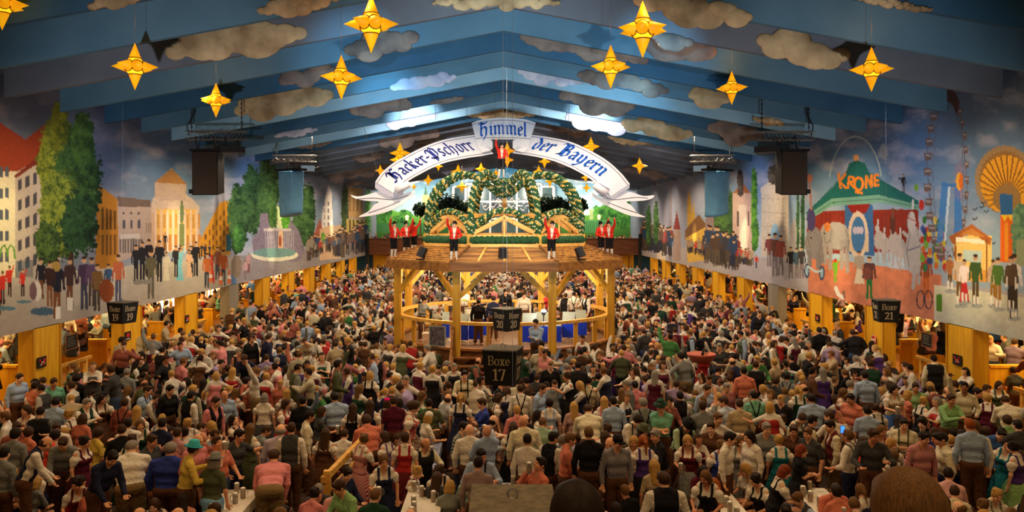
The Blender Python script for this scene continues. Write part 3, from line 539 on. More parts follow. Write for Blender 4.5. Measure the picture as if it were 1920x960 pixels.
    p.ell(1888, 372, 26, 28, (150, 116, 66), .4); p.poly([(1874, 364), (1898, 364), (1898, 405), (1876, 405)], (50, 100, 150)); p.poly([(1876, 402), (1899, 402), (1898, 492), (1876, 490)], (226, 104, 30)); p.poly([(1876, 402), (1899, 402), (1896, 416), (1890, 406), (1884, 416), (1879, 406)], (240, 196, 50)); p.line((1887, 420), (1887, 486), 6, (236, 150, 40))
    for i in range(24): t = PI*.75+i/23*PI*1.3; p.ell(1884+52*math.cos(t), 338+60*math.sin(t), 5, 6, (160, 130, 90), .5)
    for (x, y) in ((1828, 392), (1841, 388), (1850, 396), (1828, 410), (1862, 456), (1844, 380)): p.path([(x-4, y), (x, y+2), (x+4, y-2)], 2.2, (50, 60, 70))
    p.leafy(1912, 430, 16, 50, (120, 160, 110), (80, 130, 100)); p.poly([(1905, 450), (1925, 448), (1925, 500), (1905, 498)], (150, 160, 120))
    # market stall
    p.poly([(1788, 442), (1860, 442), (1858, 528), (1790, 526)], (240, 200, 110)); p.poly([(1779, 444), (1822, 420), (1860, 448), (1856, 460), (1820, 434), (1786, 458)], (176, 100, 44)); p.poly([(1800, 440), (1822, 428), (1846, 444)], (200, 130, 60))
    p.poly([(1790, 444), (1846, 450), (1846, 458), (1790, 452)], (250, 236, 200)); p.poly([(1788, 500), (1850, 506), (1848, 530), (1788, 524)], (226, 160, 66)); p.poly([(1806, 468), (1840, 470), (1840, 494), (1806, 490)], (190, 206, 190), .5); p.line((1791, 446), (1792, 524), 3, (150, 84, 40)); p.line((1850, 450), (1850, 528), 3, (150, 84, 40))
    for (x, y, h, c, l, k) in ((1781, 544, 66, (180, 110, 60), (110, 80, 40), 0), (1799, 572, 98, (206, 180, 150), (120, 84, 40), 0), (1808, 566, 80, (240, 220, 210), (200, 50, 46), 1), (1829, 572, 96, (64, 90, 44), (90, 70, 34), 0), (1862, 572, 86, (190, 160, 130), (150, 106, 30), 0), (1871, 578, 96, (80, 110, 44), (160, 110, 40), 0), (1901, 596, 120, (220, 212, 200), (66, 56, 36), 0), (1896, 580, 100, (90, 70, 50), (60, 50, 40), 0)):
        p.fig(x, y, h, c, l, skirt=bool(k)); p.line((x-3, y-16), (x-3, y-3), 4, (236, 226, 210)); p.line((x+4, y-14), (x+4, y-2), 4, (236, 226, 210)); p.ell(x+2, y+2, 12, 4, (120, 130, 134), .5, .6)
mural_wall(-1, 'wall_left'); mural_wall(1, 'wall_right')

# far end: painted park behind the far gallery
def end_wall():
    d = 80.0; nx, nz = 420, 160; X, Z = np.meshgrid(np.linspace(-13, 13, nx), np.linspace(2.9, 12.1, nz), indexing='ij')
    V = np.stack([X.ravel(), np.full(X.size, d), Z.ravel()], 1)
    i, j = np.meshgrid(np.arange(nx-1), np.arange(nz-1), indexing='ij'); a = (i*nz+j).ravel(); Q = np.stack([a, a+nz, a+nz+1, a+1], 1)
    p = Paint(CX+X.ravel()*F/d*1.0, CY-(Z.ravel()-CZ)*F/d, 31)
    p.grad(ALL(p), (p.V-320)/100, (60, 130, 176), (196, 226, 226))
    cl = np.clip((fbm(p.U/16, p.V/10, 4)-.52)*4, 0, 1); p.put(cl > .02, (226, 236, 236), cl*.6)
    p.grad(p.V > 398+6*np.sin(p.U/17), (p.V-396)/50, (110, 176, 70), (60, 110, 50))
    for (x, y, rx, ry) in ((705, 405, 12, 26), (722, 398, 14, 28), (760, 404, 14, 10), (820, 405, 26, 24), (1130, 398, 18, 14), (1150, 404, 16, 20), (1172, 396, 14, 34), (735, 416, 20, 14)): p.leafy(x, y, rx, ry, (90, 170, 60), (30, 90, 40))
    p.poly([(792, 382), (798, 345), (804, 382), (805, 410), (791, 410)], (90, 130, 110)); p.poly([(792, 366), (804, 366), (805, 408), (791, 408)], (200, 190, 130)); p.poly([(1105, 392), (1112, 392), (1112, 412), (1105, 412)], (170, 190, 130))
    p.poly([(690, 418), (840, 418), (840, 434), (690, 434)], (70, 130, 74)); p.poly([(1085, 414), (1150, 412), (1150, 436), (1085, 436)], (84, 150, 90)); 
    for k in range(20): p.line((1087+k*3.3, 416), (1087+k*3.3, 436), 1, (50, 100, 60))
    me = np_mesh('wall_far', V, Q, np.clip(p.C, 0, 1), vcol_mat('mural_paint_far')); link(bpy.data.objects.new('wall_far', me), kind='structure')
    MB().box((-19.3, d+.02, 0), (19.3, d+.2, 12.6)).build('wall_far_backing', M_TENT2, **S)
end_wall()
# ------------------------------------------------------------------ far gallery, window, pillars
MB().box((-13, 74, 2.97), (13, 80, 3.1)).build('floor_gallery', M_BRN, **S)
b = MB(); b.box((-13, 73.9, 2.97), (13, 74.05, 4.42)); b.box((-13, 73.82, 4.4), (13, 74.12, 4.5)); b.box((-13, 73.8, 2.95), (13, 73.95, 3.12))
for i in range(14): b.box((-13+i*2-.06, 73.84, 3.1), (-13+i*2+.06, 73.9, 4.4))
b.build('gallery_front', wood('gallery_boards', (122, 70, 34), (92, 50, 24), 0), **S)
b = MB(); b.box((-13, 77.9, 0), (13, 78.1, 2.97)); b2 = MB()
for i in range(18): b2.box((-13+i*1.5-.04, 77.85, 0), (-13+i*1.5+.04, 77.9, 2.97))
b.build('wall_under_gallery', M_YEL, **S); b2.build('trim_1', M_BRN, **S)
for x in (-12.9, 12.75): MB().box((x, 73.4, 0), (x+.2, 73.8, 4.9)).build('gallery_post', M_DK, **S)
M_WHT = mat('white_window_paint', (232, 226, 214), .5)
b = MB(); dW = 79.6
vx = [850, 873, 897, 919, 944, 969, 993, 1015, 1038]
for i, x in enumerate(vx):
    y0 = 350 if i in (0, 8) else 345; X = (x-CX)*dW/F; z0 = CZ-(412-CY)*dW/F; z1 = CZ-(y0-CY)*dW/F; h = .1 if i % 4 else .13
    b.box((X-h, dW-.08, 4.6), (X+h, dW+.08, z1))
for y, a, c in ((345, 873, 1015), (350, 850, 873), (350, 1015, 1038), (378, 850, 1038), (410, 850, 1038)):
    z = CZ-(y-CY)*dW/F; b.box(((a-CX)*dW/F, dW-.07, z-.09), ((c-CX)*dW/F, dW+.07, z+.09))
wf = b.build('window_1', M_WHT, **S)
M_NIGHT = mat('night_glass', (66, 92, 92), .2, col2=(30, 48, 54), nscale=.6, spec=.5)
b = MB()
for a, c, y0 in ((850, 873, 350), (873, 1015, 345), (1015, 1038, 350)): b.box(((a-CX)*dW/F, dW-.02, 4.6), ((c-CX)*dW/F, dW+.02, CZ-(y0-CY)*dW/F))
b.build('window_pane', M_NIGHT, wf)
M_BULB = mat('warm_bulb', (255, 196, 176), .4, emit=1.3)
rr = random.Random(3)
for n_, (y, a, c, amp) in enumerate(((382, 904, 985, 4), (388, 906, 990, 4), (374, 925, 985, 3))):
    b = MB()
    for i in range(44):
        px = a+(c-a)*i/43; X, _, Z = PX(px, y+amp*math.sin(i*.7)+rr.random()*3, dW-.25); b.ell((X, dW-.25, Z), (.05, .04, .05), 6, 4)
    b.build('light_chain', M_BULB, label='string of pink-white bulbs across the end window, '+('its middle row', 'its lower row', 'its upper, shorter row')[n_], category='fairy lights', group='light chains in the end window')
# potted trees on the gallery
def leafcloud(cx, cy, cz, rx, ry, rz, n, s, seed):
    r = random.Random(seed); b = MB()
    for i in range(n):
        a = r.random()*2*PI; t = math.acos(2*r.random()-1); q = r.random()**.4*(1+.25*math.sin(a*3+t*4))
        p = np.array((cx+rx*q*math.sin(t)*math.cos(a), cy+ry*q*math.sin(t)*math.sin(a), cz+rz*q*math.cos(t)))
        u = np.array([r.gauss(0, 1) for _ in range(3)]); u /= np.linalg.norm(u); v = np.cross(u, (0.3, .5, .8)); v /= np.linalg.norm(v); s_ = s*(.6+.8*r.random())
        b.add([p-u*s_, p+v*s_*.5, p+u*s_, p-v*s_*.5], [(0, 1, 2, 3)])
    return b
M_LEAF = mat('dark_tree_leaves', (44, 62, 44), .7, col2=(24, 38, 28), nscale=3)
for i, (px, py, r) in enumerate(((842, 388, 26), (788, 393, 13), (1024, 388, 24), (1050, 390, 22), (1088, 384, 13), (868, 392, 16))):
    X, _, Z = PX(px, py, 76.2+(i % 2)*.8); R = r*.86*76/F
    t = empty('gallery_tree', (X, 76.2+(i % 2)*.8, 3.1), label='dark round-crowned tree on the far gallery, '+['at the window frame beneath the word Hacker', 'smallest, by the painted green lawn', 'against the window beneath the word der', 'broad, just beyond the window', 'small, nearest the painted pavilion', 'low, between arch and window'][i], category='tree', group='trees on the far gallery')
    leafcloud(0, 0, Z-3.1, R*1.1, R*.7, R, 1500, .16, i).build('crown', M_LEAF, t)
    MB().tube([(0, 0, 0), (.05, 0, .8), (0, 0, Z-3.3)], [.09, .07, .05]).build('trunk', M_BRN, t)
M_LANT = mat('lantern_glass', (255, 214, 140), .4, emit=3)
for i, (px, py) in enumerate(((763, 409), (1123, 408), (905, 411), (978, 411))):
    X, Y, Z = PX(px, py, 75)
    t = empty('gallery_lantern', (X, Y, 4.5), label='small glowing lantern on the far gallery rail, '+['by the red-coated pair of figures', 'above the two figures on the roof corner', 'beside the braided arch foot', 'in front of the middle of the window'][i], category='lantern', group='lanterns on the far gallery')
    MB().tube([(0, 0, 0), (0, 0, Z-4.7)], .03).build('post', M_DK, t)
    MB().lathe([(.1, 0), (.19, .38), (.02, .5)], 6, (0, 0, Z-4.7)).build('lamp_glass', M_LANT, t)

PIL = [22.9+5.13*k for k in range(-2, 10)]
for sx in (-1, 1):
    for k, d in enumerate(PIL):
        grey = (k == 5); b = MB(); x0, x1 = sorted((sx*(HX+.0), sx*(HX+.42))); b.box((x0, d-1.3, 0), (x1, d, ZM+.02))
        x0, x1 = sorted((sx*(HX-.03), sx*HX)); b.box((x0, d-1.33, 0), (x1, d-1.25, ZM), 1); b.box((x0, d-.05, 0), (x1, d+.03, ZM), 1)
        b.build('pillar', [M_GREYP if grey else M_YEL, M_GREYP if grey else wood('yellow_edge', (204, 146, 28), (176, 120, 20), 2)], **S)
        x0, x1 = sorted((sx*14.2, sx*19.2)); b = MB(); b.box((x0, d-.1, .55), (x1, d, 1.65)); b.box((x0, d-.14, 1.62), (x1, d+.04, 1.7)); b.build('box_partition', M_YEL, **S)
        x0, x1 = sorted((sx*14.0, sx*14.1)); b = MB(); b.box((x0, d, 1.25), (x1, d+3.7, 1.35))
        for j in range(7): b.box((x0, d+.3+j*.5, .55), (x1, d+.42+j*.5, 1.25))
        b.build('box_rail', M_YEL2, **S)
M_RED = mat('sign_red', (206, 40, 30), .5); M_OFF = mat('sign_offwhite', (226, 216, 196), .6); M_CHALK = mat('chalk_grey', (120, 112, 96), .9)
def side_plate(sx, px, py, w_, h_, kind, label, x=None):
    x = sx*(HX-.05) if x is None else x; d = F*abs(x)/abs(px-CX); z = CZ-(py-CY)*d/F
    t = empty('wall_sign', (x, d, z), rz=(PI/2 if sx < 0 else -PI/2), label=label, category='sign')
    # local frame: -y faces the nave
    if kind == 'noentry':
        MB().prism([(w_/2*math.cos(a*PI/16), w_/2*math.sin(a*PI/16)) for a in range(32)], 0, .02).build('disc', M_RED, t)
        MB().box((-w_*.36, -.012, -w_*.08), (w_*.36, 0, w_*.08)).prism([(0, 0), (.001, 0), (0, .001)], 0, .001).build('bar', M_OFF, t)
        b = MB(); pts = [(w_*.47*math.cos(a*PI/16), -.003, w_*.47*math.sin(a*PI/16)) for a in range(33)]; b.tube(pts, .012, 5, cap=False); b.build('rim', M_OFF, t)
        return
    MB().box((-w_/2, 0, -h_/2), (w_/2, .02, h_/2)).build('board', M_DK, t)
    b = MB()
    if kind == 'pretzel':
        q = [(w_*.3*math.sin(a*.35+.4), -.008, h_*.3*math.sin(a*.7)) for a in range(14)]; b.tube(q, .014, 5); b.build('pretzel_emblem', M_RED, t)
        b = MB(); b.tube([(-w_*.2, -.008, -h_*.3), (w_*.05, -.008, h_*.05), (w_*.3, -.008, -h_*.2)], .012, 5); b.build('white_scroll', M_OFF, t)
    elif kind == 'oval':
        b.prism([(w_*.24*math.cos(a*PI/10), h_*.1+h_*.26*math.sin(a*PI/10)) for a in range(20)], -.008, 0); b.build('oval_emblem', M_RED, t); MB().box((-w_*.3, -.008, -h_*.36), (w_*.3, 0, -h_*.28)).build('underline', M_OFF, t)
    else:
        b.box((-w_/2-.02, -.015, -h_/2-.02), (w_/2+.02, 0, -h_/2+.01)); b.box((-w_/2-.02, -.015, h_/2-.01), (w_/2+.02, 0, h_/2+.02)); b.box((-w_/2-.02, -.015, -h_/2), (-w_/2+.01, 0, h_/2)); b.box((w_/2-.01, -.015, -h_/2), (w_/2+.02, 0, h_/2)); b.build('frame', M_BRN, t)
        b = MB(); r = random.Random(int(px))
        for i in range(5): b.box((-w_*.38, -.005, h_*(.3-.15*i)), (w_*(.1+.28*r.random()), 0, h_*(.3-.15*i)+.02))
        b.build('chalk_lines', M_CHALK, t)
side_plate(-1, 79, 679, .42, .3, 'pretzel', 'black pretzel plate on the yellow pillar beneath the painted marching band')
side_plate(-1, 240, 630, .42, .3, 'oval', 'black plate with a red oval on the pillar under the Boxe 19 sign')
side_plate(-1, 351, 598, .42, .3, 'pretzel', 'black pretzel plate on the yellow pillar beneath the painted dancers')
side_plate(1, 1794, 675, .42, .3, 'pretzel', 'black pretzel plate on the yellow pillar beneath the painted market stall')
side_plate(1, 1638, 637, .34, .34, 'noentry', 'round red no-entry sign on the yellow pillar under the Boxe 21 sign')
side_plate(1, 1532, 596, .42, .3, 'pretzel', 'black pretzel plate on the yellow pillar beneath the painted elephants')
side_plate(1, 1344, 560, .36, .28, 'pretzel', 'black pretzel plate on a pillar beneath the painted square, below the tarpaulin-wrapped speaker')
side_plate(-1, 540, 540, .36, .28, 'pretzel', 'black pretzel plate on a pillar beneath the painted fountain')
side_plate(-1, 134, 641, .62, .42, 'menu', 'framed chalk menu board hanging between the first two pillars under the painted brass band', x=-13.3)
side_plate(1, 1738, 638, .6, .42, 'menu', 'framed chalk menu board hanging under the painted clown with the bicycle', x=13.3)
side_plate(-1, 463, 552, .62, .42, 'menu', 'framed menu board next to the grey pillar beneath the painted yellow street', x=-13.3)
side_plate(1, 1342, 552, .9, .5, 'menu', 'dark framed board in the opening beside the grey pillar, under the painted archway', x=13.3)
side_plate(1, 1228, 500, .6, .4, 'menu', 'small framed board far down beneath the painted church spires', x=13.3)
side_plate(-1, 658, 498, .6, .4, 'menu', 'small framed board far down beneath the painted old town', x=-13.3)
# lit serving hatches beyond the pillars
M_HOT = mat('hatch_light', (255, 226, 214), .5, emit=2.2)
for i, (x, d, w_) in enumerate(((-16.5, 38.6, 2.6), (-16.5, 44.5, 2.2), (-16.5, 57, 1.8))):
    t = empty('serving_hatch', (x, d, 1.3), rz=PI/2, label=('bright serving hatch behind the pillar opening next to the Boxe 19 sign', 'lit serving hatch in the opening before the grey pillar', 'small white-lit hatch in the opening beneath the painted fountain')[i], category='hatch')
    MB().box((-w_/2, 0, 0), (w_/2, .05, 1.3)).build('lit_interior', M_HOT, t)
    b = MB(); b.box((-w_/2-.1, -.06, 1.3), (w_/2+.1, .06, 1.42), 1)
    for k in range(5): b.box((-w_/2+k*w_/4-.04, -.06, 0), (-w_/2+k*w_/4+.04, .0, 1.3))
    b.box((-w_/2-.15, -.4, -.08), (w_/2+.15, .06, 0)); b.box((-w_/2-.05, 0, -.75), (w_/2+.05, .1, -.08)); b.build('frame', [M_YEL2, M_RED], t)

# ------------------------------------------------------------------ hanging box-number signs
M_SIGNT = mat('sign_cloth_black', (34, 32, 32), .9, col2=(26, 25, 25), nscale=30); M_SIGNTOP = mat('sign_top_grey', (120, 112, 92), .8, col2=(92, 86, 72), nscale=14); M_LET = mat('sign_letter_beige', (206, 190, 156), .7); M_WIRE = mat('steel_wire', (150, 150, 150), .4, metal=.6)
def boxe(px, py_top, d, rot, num, label, W=.64, H=.64):
    X, Y, Z = PX(px, py_top, d); t = empty('hanging_sign', (X, Y, Z-H), rz=rot, label=label, category='sign')
    a, c = W/2, W/2*.84
    b = MB(); b.add([(-c,-c,0),(c,-c,0),(c,c,0),(-c,c,0),(-a,-a,H),(a,-a,H),(a,a,H),(-a,a,H)], [(0,1,5,4),(1,2,6,5),(2,3,7,6),(3,0,4,7),(0,3,2,1)]); b.build('shade', M_SIGNT, t)
    b = MB(); b.box((-a-.01, -a-.01, H), (a+.01, a+.01, H+.025)); b.build('top_board', M_SIGNTOP, t)
    b = MB(); b.tube([(.04*math.cos(q), 0, H+.06+.04*math.sin(q)) for q in np.linspace(0, 2*PI, 12)], .008, 5)
    top = zb(X)+.4 if abs(X) < 12.5 else 9.4; b.tube([(0, 0, H+.1), (0, 0, top-(Z-H))], .0028 if d > 8 else .0012, 4); b.build('hanger_wire', M_WIRE, t)
    for q in range(4 if num else 0):
        L = MB(); cq, sq = math.cos(q*PI/2), math.sin(q*PI/2)
        def Mf(v, s, ox, oz):
            x = v[0]*s+ox; z = v[2]*s+oz; off = c+(a-c)*z/H; y = -off-.004+v[1]; return (x*cq-y*sq, x*sq+y*cq, z)
        P_, adv = word_polys('Boxe', SE, .15, .05, 8); s = W*.66/adv
        for p in P_: L.prism(p, -.004, .002, M=lambda v: Mf(v, s, -W*.33, H*.59))
        P_, adv = word_polys(num, SE, .2, .06, 8); s = H*.33/1.3
        for p in P_: L.prism(p, -.004, .002, M=lambda v: Mf(v, s, -adv*s/2, H*.15))
        L.build('lettering', M_LET, t)
boxe(943, 654, 14.65, math.radians(-14), '17', 'black tapered hanging sign lettered Boxe 17, in front of the bandstand')
boxe(950, 579, 23.4, math.radians(45), '20', 'black hanging sign lettered Boxe 20 in front of the bandstand railing')
boxe(230, 567, 24.6, math.radians(-19), '19', 'black hanging sign lettered Boxe 19 beside the painted wall')
boxe(1661, 563, 23.6, math.radians(-8), '21', 'black hanging sign lettered Boxe 21 beside the circus painting')
boxe(961, 940, 6.1, math.radians(0), '', 'grey top of a big hanging sign at the lower edge, close to the camera')
boxe(1677, 587, 27.5, math.radians(60), '17', 'small dark hanging sign half hidden behind the Boxe 21 sign')

# ------------------------------------------------------------------ star lanterns
M_STAR = mat('star_yellow', (255, 186, 20), .5, emit=.7, col2=(250, 150, 8), nscale=2.5)
M_STARB = mat('star_body_yellow', (255, 216, 40), .5, emit=1.2, col2=(255, 196, 24), nscale=3)
M_SEAM = mat('star_seam', (130, 80, 10), .7)
def make_star():
    t = empty('star_lantern'); b = MB(); R = .17
    prof = []
    for j in range(13):
        th = PI*j/12; x, z = math.sin(th), -math.cos(th); q = (abs(x)**3.2+abs(z)**3.2)**(-1/3.2); prof.append((max(.001, R*q*x), R*q*z))
    b.lathe(prof, 18); b.build('body', M_STARB, t, smooth=True)
    dirs = [(0, 0, 1), (0, 0, -1)]+[(math.cos(a*PI/3), math.sin(a*PI/3), 0) for a in range(6)]
    for dv in dirs:
        dv = np.array(dv, float); u = np.cross(dv, (0, 0, 1) if abs(dv[2]) < .5 else (0, 1, 0)); u /= np.linalg.norm(u); v = np.cross(dv, u)
        n = 14; ln = .46 if abs(dv[2]) < .5 else .49; rb = .118 if abs(dv[2]) < .5 else .128
        vs = [dv*R*.88+rb*(math.cos(2*PI*k/n)*u+math.sin(2*PI*k/n)*v) for k in range(n)]+[dv*(R+.02)+rb*.9*(math.cos(2*PI*k/n)*u+math.sin(2*PI*k/n)*v) for k in range(n)]+[dv*ln]
        c = MB(); c.add(vs, [(k, (k+1) % n, n+(k+1) % n, n+k) for k in range(n)]+[(n+k, n+(k+1) % n, 2*n) for k in range(n)])
        o = c.build('spike', M_STAR, t, smooth=True)
        s = MB(); s.tube([dv*(R*1.0)+(rb+.002)*(math.cos(2*PI*k/n)*u+math.sin(2*PI*k/n)*v) for k in range(n+1)], .008, 4, cap=False); s.build('seam', M_SEAM, o)
    MB().tube([(0, 0, .47), (0, 0, 1.75)], .003, 4).build('wire', M_WIRE, t)
    return t
def dup(root, loc, rz=None, **props):
    r = root.copy(); COL.objects.link(r); r.location = loc
    if rz is not None: r.rotation_euler = (0, 0, rz)
    for k_, v_ in props.items(): r[k_] = v_
    for ch in list(root.children):
        c = ch.copy(); COL.objects.link(c); c.parent = r
        for g in ch.children:
            e = g.copy(); COL.objects.link(e); e.parent = c
    return r
star0 = make_star()
STARS = [(253,125,42,10,'high over the painted green tree'), (405,188,31,50,'above the dark loudspeaker by the palace painting'), (640,145,40,22,'in front of a brown cloud, beyond the big pair'), (696,45,52,0,'biggest one over the cream cloud, facing the other big one'),
 (1205,55,51,18,'biggest one by the ridge cloud, on the circus side'), (1145,125,39,8,'under a brown cloud, circus side of the ridge'), (1372,165,30,30,'small, in front of the roof above the far truss'), (1634,130,40,48,'beside the painted big wheel'), (4,8,46,12,'cut off by the upper corner of the picture'),
 (750,287,20,0,'just above the banner word Hacker'), (746,300,16,20,'half hidden under the one above the word Hacker'), (713,320,11,30,'at the banner curl where Hacker begins'), (803,338,11,30,'over the braided crown, beneath the letters acker'), (776,350,7,10,'tiny, beside the rolled banner end'), (822,312,9,10,'peeping below the banner beneath Pschorr, first'),
 (859,322,14,0,'above the crown arch beneath Pschorr'), (902,317,12,20,'above the crown arch beside the ridge'), (951,283,16,0,'behind the figure on the crown, upper'), (951,300,14,30,'behind the figure on the crown, lower'), (930,325,9,0,'at the boots of the figure on the crown'), (1021,303,12,0,'beneath the banner word der'), (1010,322,12,20,'above the crown arch beneath der'),
 (1108,275,18,30,'just above the banner letters ayer'), (1199,311,15,0,'alone in front of a brown cloud beyond Bayern'), (1098,333,9,10,'below the banner letter n, upper of two'), (1100,352,9,0,'below the banner letter n, lower of two'), (1117,343,6,20,'tiny, beside the rolled banner end past Bayern'), (1031,340,11,10,'inside the crown arch beneath Bayern'), (866,350,12,0,'inside the crown arch beneath Pschorr')]
for i, (px, py, r, rot, lb) in enumerate(STARS):
    d = .46*F/r; 
    if py > 250: d = max(31.8, F*3.3/(CY-py)*.98) if r < 20 else 33.0
    loc = PX(px, py, min(d, 70)); k = 1.0 if py < 250 else r*min(d, 70)/F/.46
    props = dict(label='glowing yellow star lantern '+lb, category='lantern', group='star lanterns under the roof')
    if i == 0: o = star0; o.location = loc; o.rotation_euler = (0, 0, math.radians(rot)); [o.__setitem__(a, c) for a, c in props.items()]
    else: o = dup(star0, loc, math.radians(rot), **props)
    o.scale = (k, k, k); wz = ((zb(loc[0])+.9)-loc[2])/k
    for ch_ in o.children:
        if ch_.name.startswith('wire'): ch_.data = MB().tube([(0, 0, .47), (0, 0, wz)], .003 if py < 250 else .006, 4).mesh('wire', M_WIRE)
    if py < 250:
        lamp('POINT', 'star_glow', (loc[0], loc[1]-.1, loc[2]+.9), 9, (255, 160, 50), size=.3)

# ------------------------------------------------------------------ trusses and loudspeakers
M_STEEL = mat('truss_steel', (150, 150, 148), .35, metal=.8); M_STEELD = mat('dark_steel', (44, 40, 40), .5, metal=.3)
M_SPK = mat('speaker_brown', (70, 56, 44), .8, noise=.2, nscale=60); M_TARP = mat('blue_tarpaulin', (120, 186, 228), .45, noise=.15, nscale=3)
def truss_rig(px0, px1, py, d, side, label):
    X0, Y, Z = PX(px0, py, d); X1 = PX(px1, py, d)[0]; L = X1-X0; h = .28
    t = empty('lighting_truss', ((X0+X1)/2, Y, Z), label=label, category='truss')
    b = MB(); P4 = [(-.14, h/2), (.14, h/2), (-.14, -h/2), (.14, -h/2)]
    for y, z in P4: b.tube([(-L/2, y, z), (L/2, y, z)], .022, 6)
    n = 7
    for i in range(n):
        a = -L/2+L*i/n; c = a+L/n
        for y in (-.14, .14): b.tube([(a, y, -h/2), ((a+c)/2, y, h/2), (c, y, -h/2)], .012, 5)
        b.tube([(a, -.14, h/2), (c, .14, h/2)], .012, 5)
    b.build('lattice', M_STEEL, t)
    for s in (-.42, .42):
        c = MB(); zt_ = zb(t.location[0]+s*L)-Z+.3; c.tube([(s*L, 0, h/2), (s*L, 0, zt_)], .01, 5)
        for q in range(int(zt_/.16)): c.tube([(s*L+.025*math.cos(v), .01, .3+q*.16+.06*math.sin(v)) for v in np.linspace(0, 2*PI, 9)], .009, 4)
        c.build('chain', M_STEELD, t)
    c = MB(); c.tube([(-side*L*.46, 0, 0), (-side*L*.5, .02, .35), (-side*L*.4, .05, .75), (-side*L*.4, .05, 1.4)], .02, 5); c.build('cable', M_STEELD, t)
    return t, L
for sx, px0, px1, py, d, nm in ((1, 350, 462, 254, 27, 'the palace painting'), (-1, 1420, 1525, 255, 27, 'the circus tent painting')):
    t, L = truss_rig(px0, px1, py, d, sx, 'silver lattice truss hanging on chains, closer one of two beside '+nm)
    cxp = (392 if sx > 0 else 1482); X, Y, Z = PX(cxp, 285, d)
    s = empty('loudspeaker', (X, Y, Z-1.5), rz=math.radians(-6*sx), label='big brown loudspeaker hung under the truss beside '+nm, category='loudspeaker')
    b = MB(); b.add([(-.46,-.3,0),(.46,-.3,0),(.38,.35,.1),(-.38,.35,.1),(-.46,-.3,1.5),(.46,-.3,1.5),(.38,.35,1.45),(-.38,.35,1.45)], [(0,3,2,1),(4,5,6,7),(0,1,5,4),(1,2,6,5),(2,3,7,6),(3,0,4,7)]); b.build('cabinet', M_DK, s)
    MB().box((-.44, -.33, .03), (.44, -.3, 1.47)).build('grille', M_SPK, s)
    b = MB(); b.box((-.52, -.36, 1.5), (.52, .36, 1.58))
    for q in (-.4, .25): b.tube([(q, 0, 1.58), (q-.1, 0, 2.05)], .03, 6); b.tube([(q, 0, 1.58), (q+.12, 0, 2.05)], .015, 6)
    b.build('flying_frame', M_STEELD, s); MB().box((-.55 if sx > 0 else .4, -.35, .05), (-.4 if sx > 0 else .55, -.2, .2)).build('corner_bracket', M_STEELD, s)
    X, Y, Z = PX(cxp+sx*44, 281, d); p = empty('stage_projector', (X, Y-.1, Z), rz=sx*.5, label='black projector lamp slung from the truss beside '+nm, category='stage lamp')
    b = MB(); b.box((-.42, -.2, -.1), (.42, .2, .1)); b.build('housing', M_STEELD, p); MB().lathe([(.1, 0), (.12, .12)], 12, (0, 0, 0)).build('lens_barrel', M_STEELD, p)
    b = MB(); b.tube([(-.2, 0, .1), (-.2, 0, .5)], .02, 5); b.tube([(.2, 0, .1), (.2, 0, .5)], .02, 5); b.build('bracket', M_STEELD, p)
for sx, px0, px1, py, d, nm in ((1, 512, 592, 297, 36, 'the poplar painting'), (-1, 1295, 1375, 297, 36, 'the tower painting')):
    t, L = truss_rig(px0, px1, py, d, sx, 'bright lattice truss on chains, more distant one of two beside '+nm)
    cxp = (546 if sx > 0 else 1344); X, Y, Z = PX(cxp, 322, d)
    s = empty('wrapped_loudspeaker', (X, Y, Z-2.0), rz=math.radians(-34*sx), label='loudspeaker wrapped in light blue tarpaulin beneath the truss beside '+nm, category='loudspeaker')
    b = MB(); n = 28; rows = 14; vs = []; fs = []
    for i in range(rows+1):
        z = 2.0*i/rows
        for k in range(n):
            a = 2*PI*k/n; c, q = math.cos(a), math.sin(a); e = (abs(c)**5+abs(q)**5)**(-.2); f = 1+.05*math.sin(5*a+z*4)*math.sin(z*3+a)+.02*math.sin(11*a-z*9); vs.append((.5*e*c*f*(.92+.04*z), .42*e*q*f, z+.1*c*(1-i/rows)))
    for i in range(rows):
        for k in range(n): fs.append((i*n+k, i*n+(k+1) % n, (i+1)*n+(k+1) % n, (i+1)*n+k))
    fs += [tuple(range(n))[::-1], tuple(rows*n+k for k in range(n))]; b.add(vs, fs); b.build('tarpaulin', M_TARP, s, smooth=True)
    b = MB(); b.box((-.8, -.3, 2.02), (.8, .3, 2.12)); b.tube([(-.3, 0, 2.1), (-.2, 0, 2.5)], .03, 5); b.tube([(.3, 0, 2.1), (.2, 0, 2.5)], .03, 5); b.build('flying_frame', M_STEELD, s)
    X, Y, Z = PX(cxp+sx*32, 316, d); p = empty('stage_projector', (X, Y-.1, Z), rz=sx*.3, label='pale projector lamp slung from the truss beside '+nm, category='stage lamp')
    MB().box((-.3, -.15, -.14), (.3, .15, .12)).build('housing', M_STEEL, p); b = MB(); b.tube([(0, 0, .12), (0, 0, .42)], .02, 5); b.tube([(.3, 0, 0), (.5, 0, .1), (.42, 0, .5)], .012, 5); b.build('bracket', M_STEELD, p)

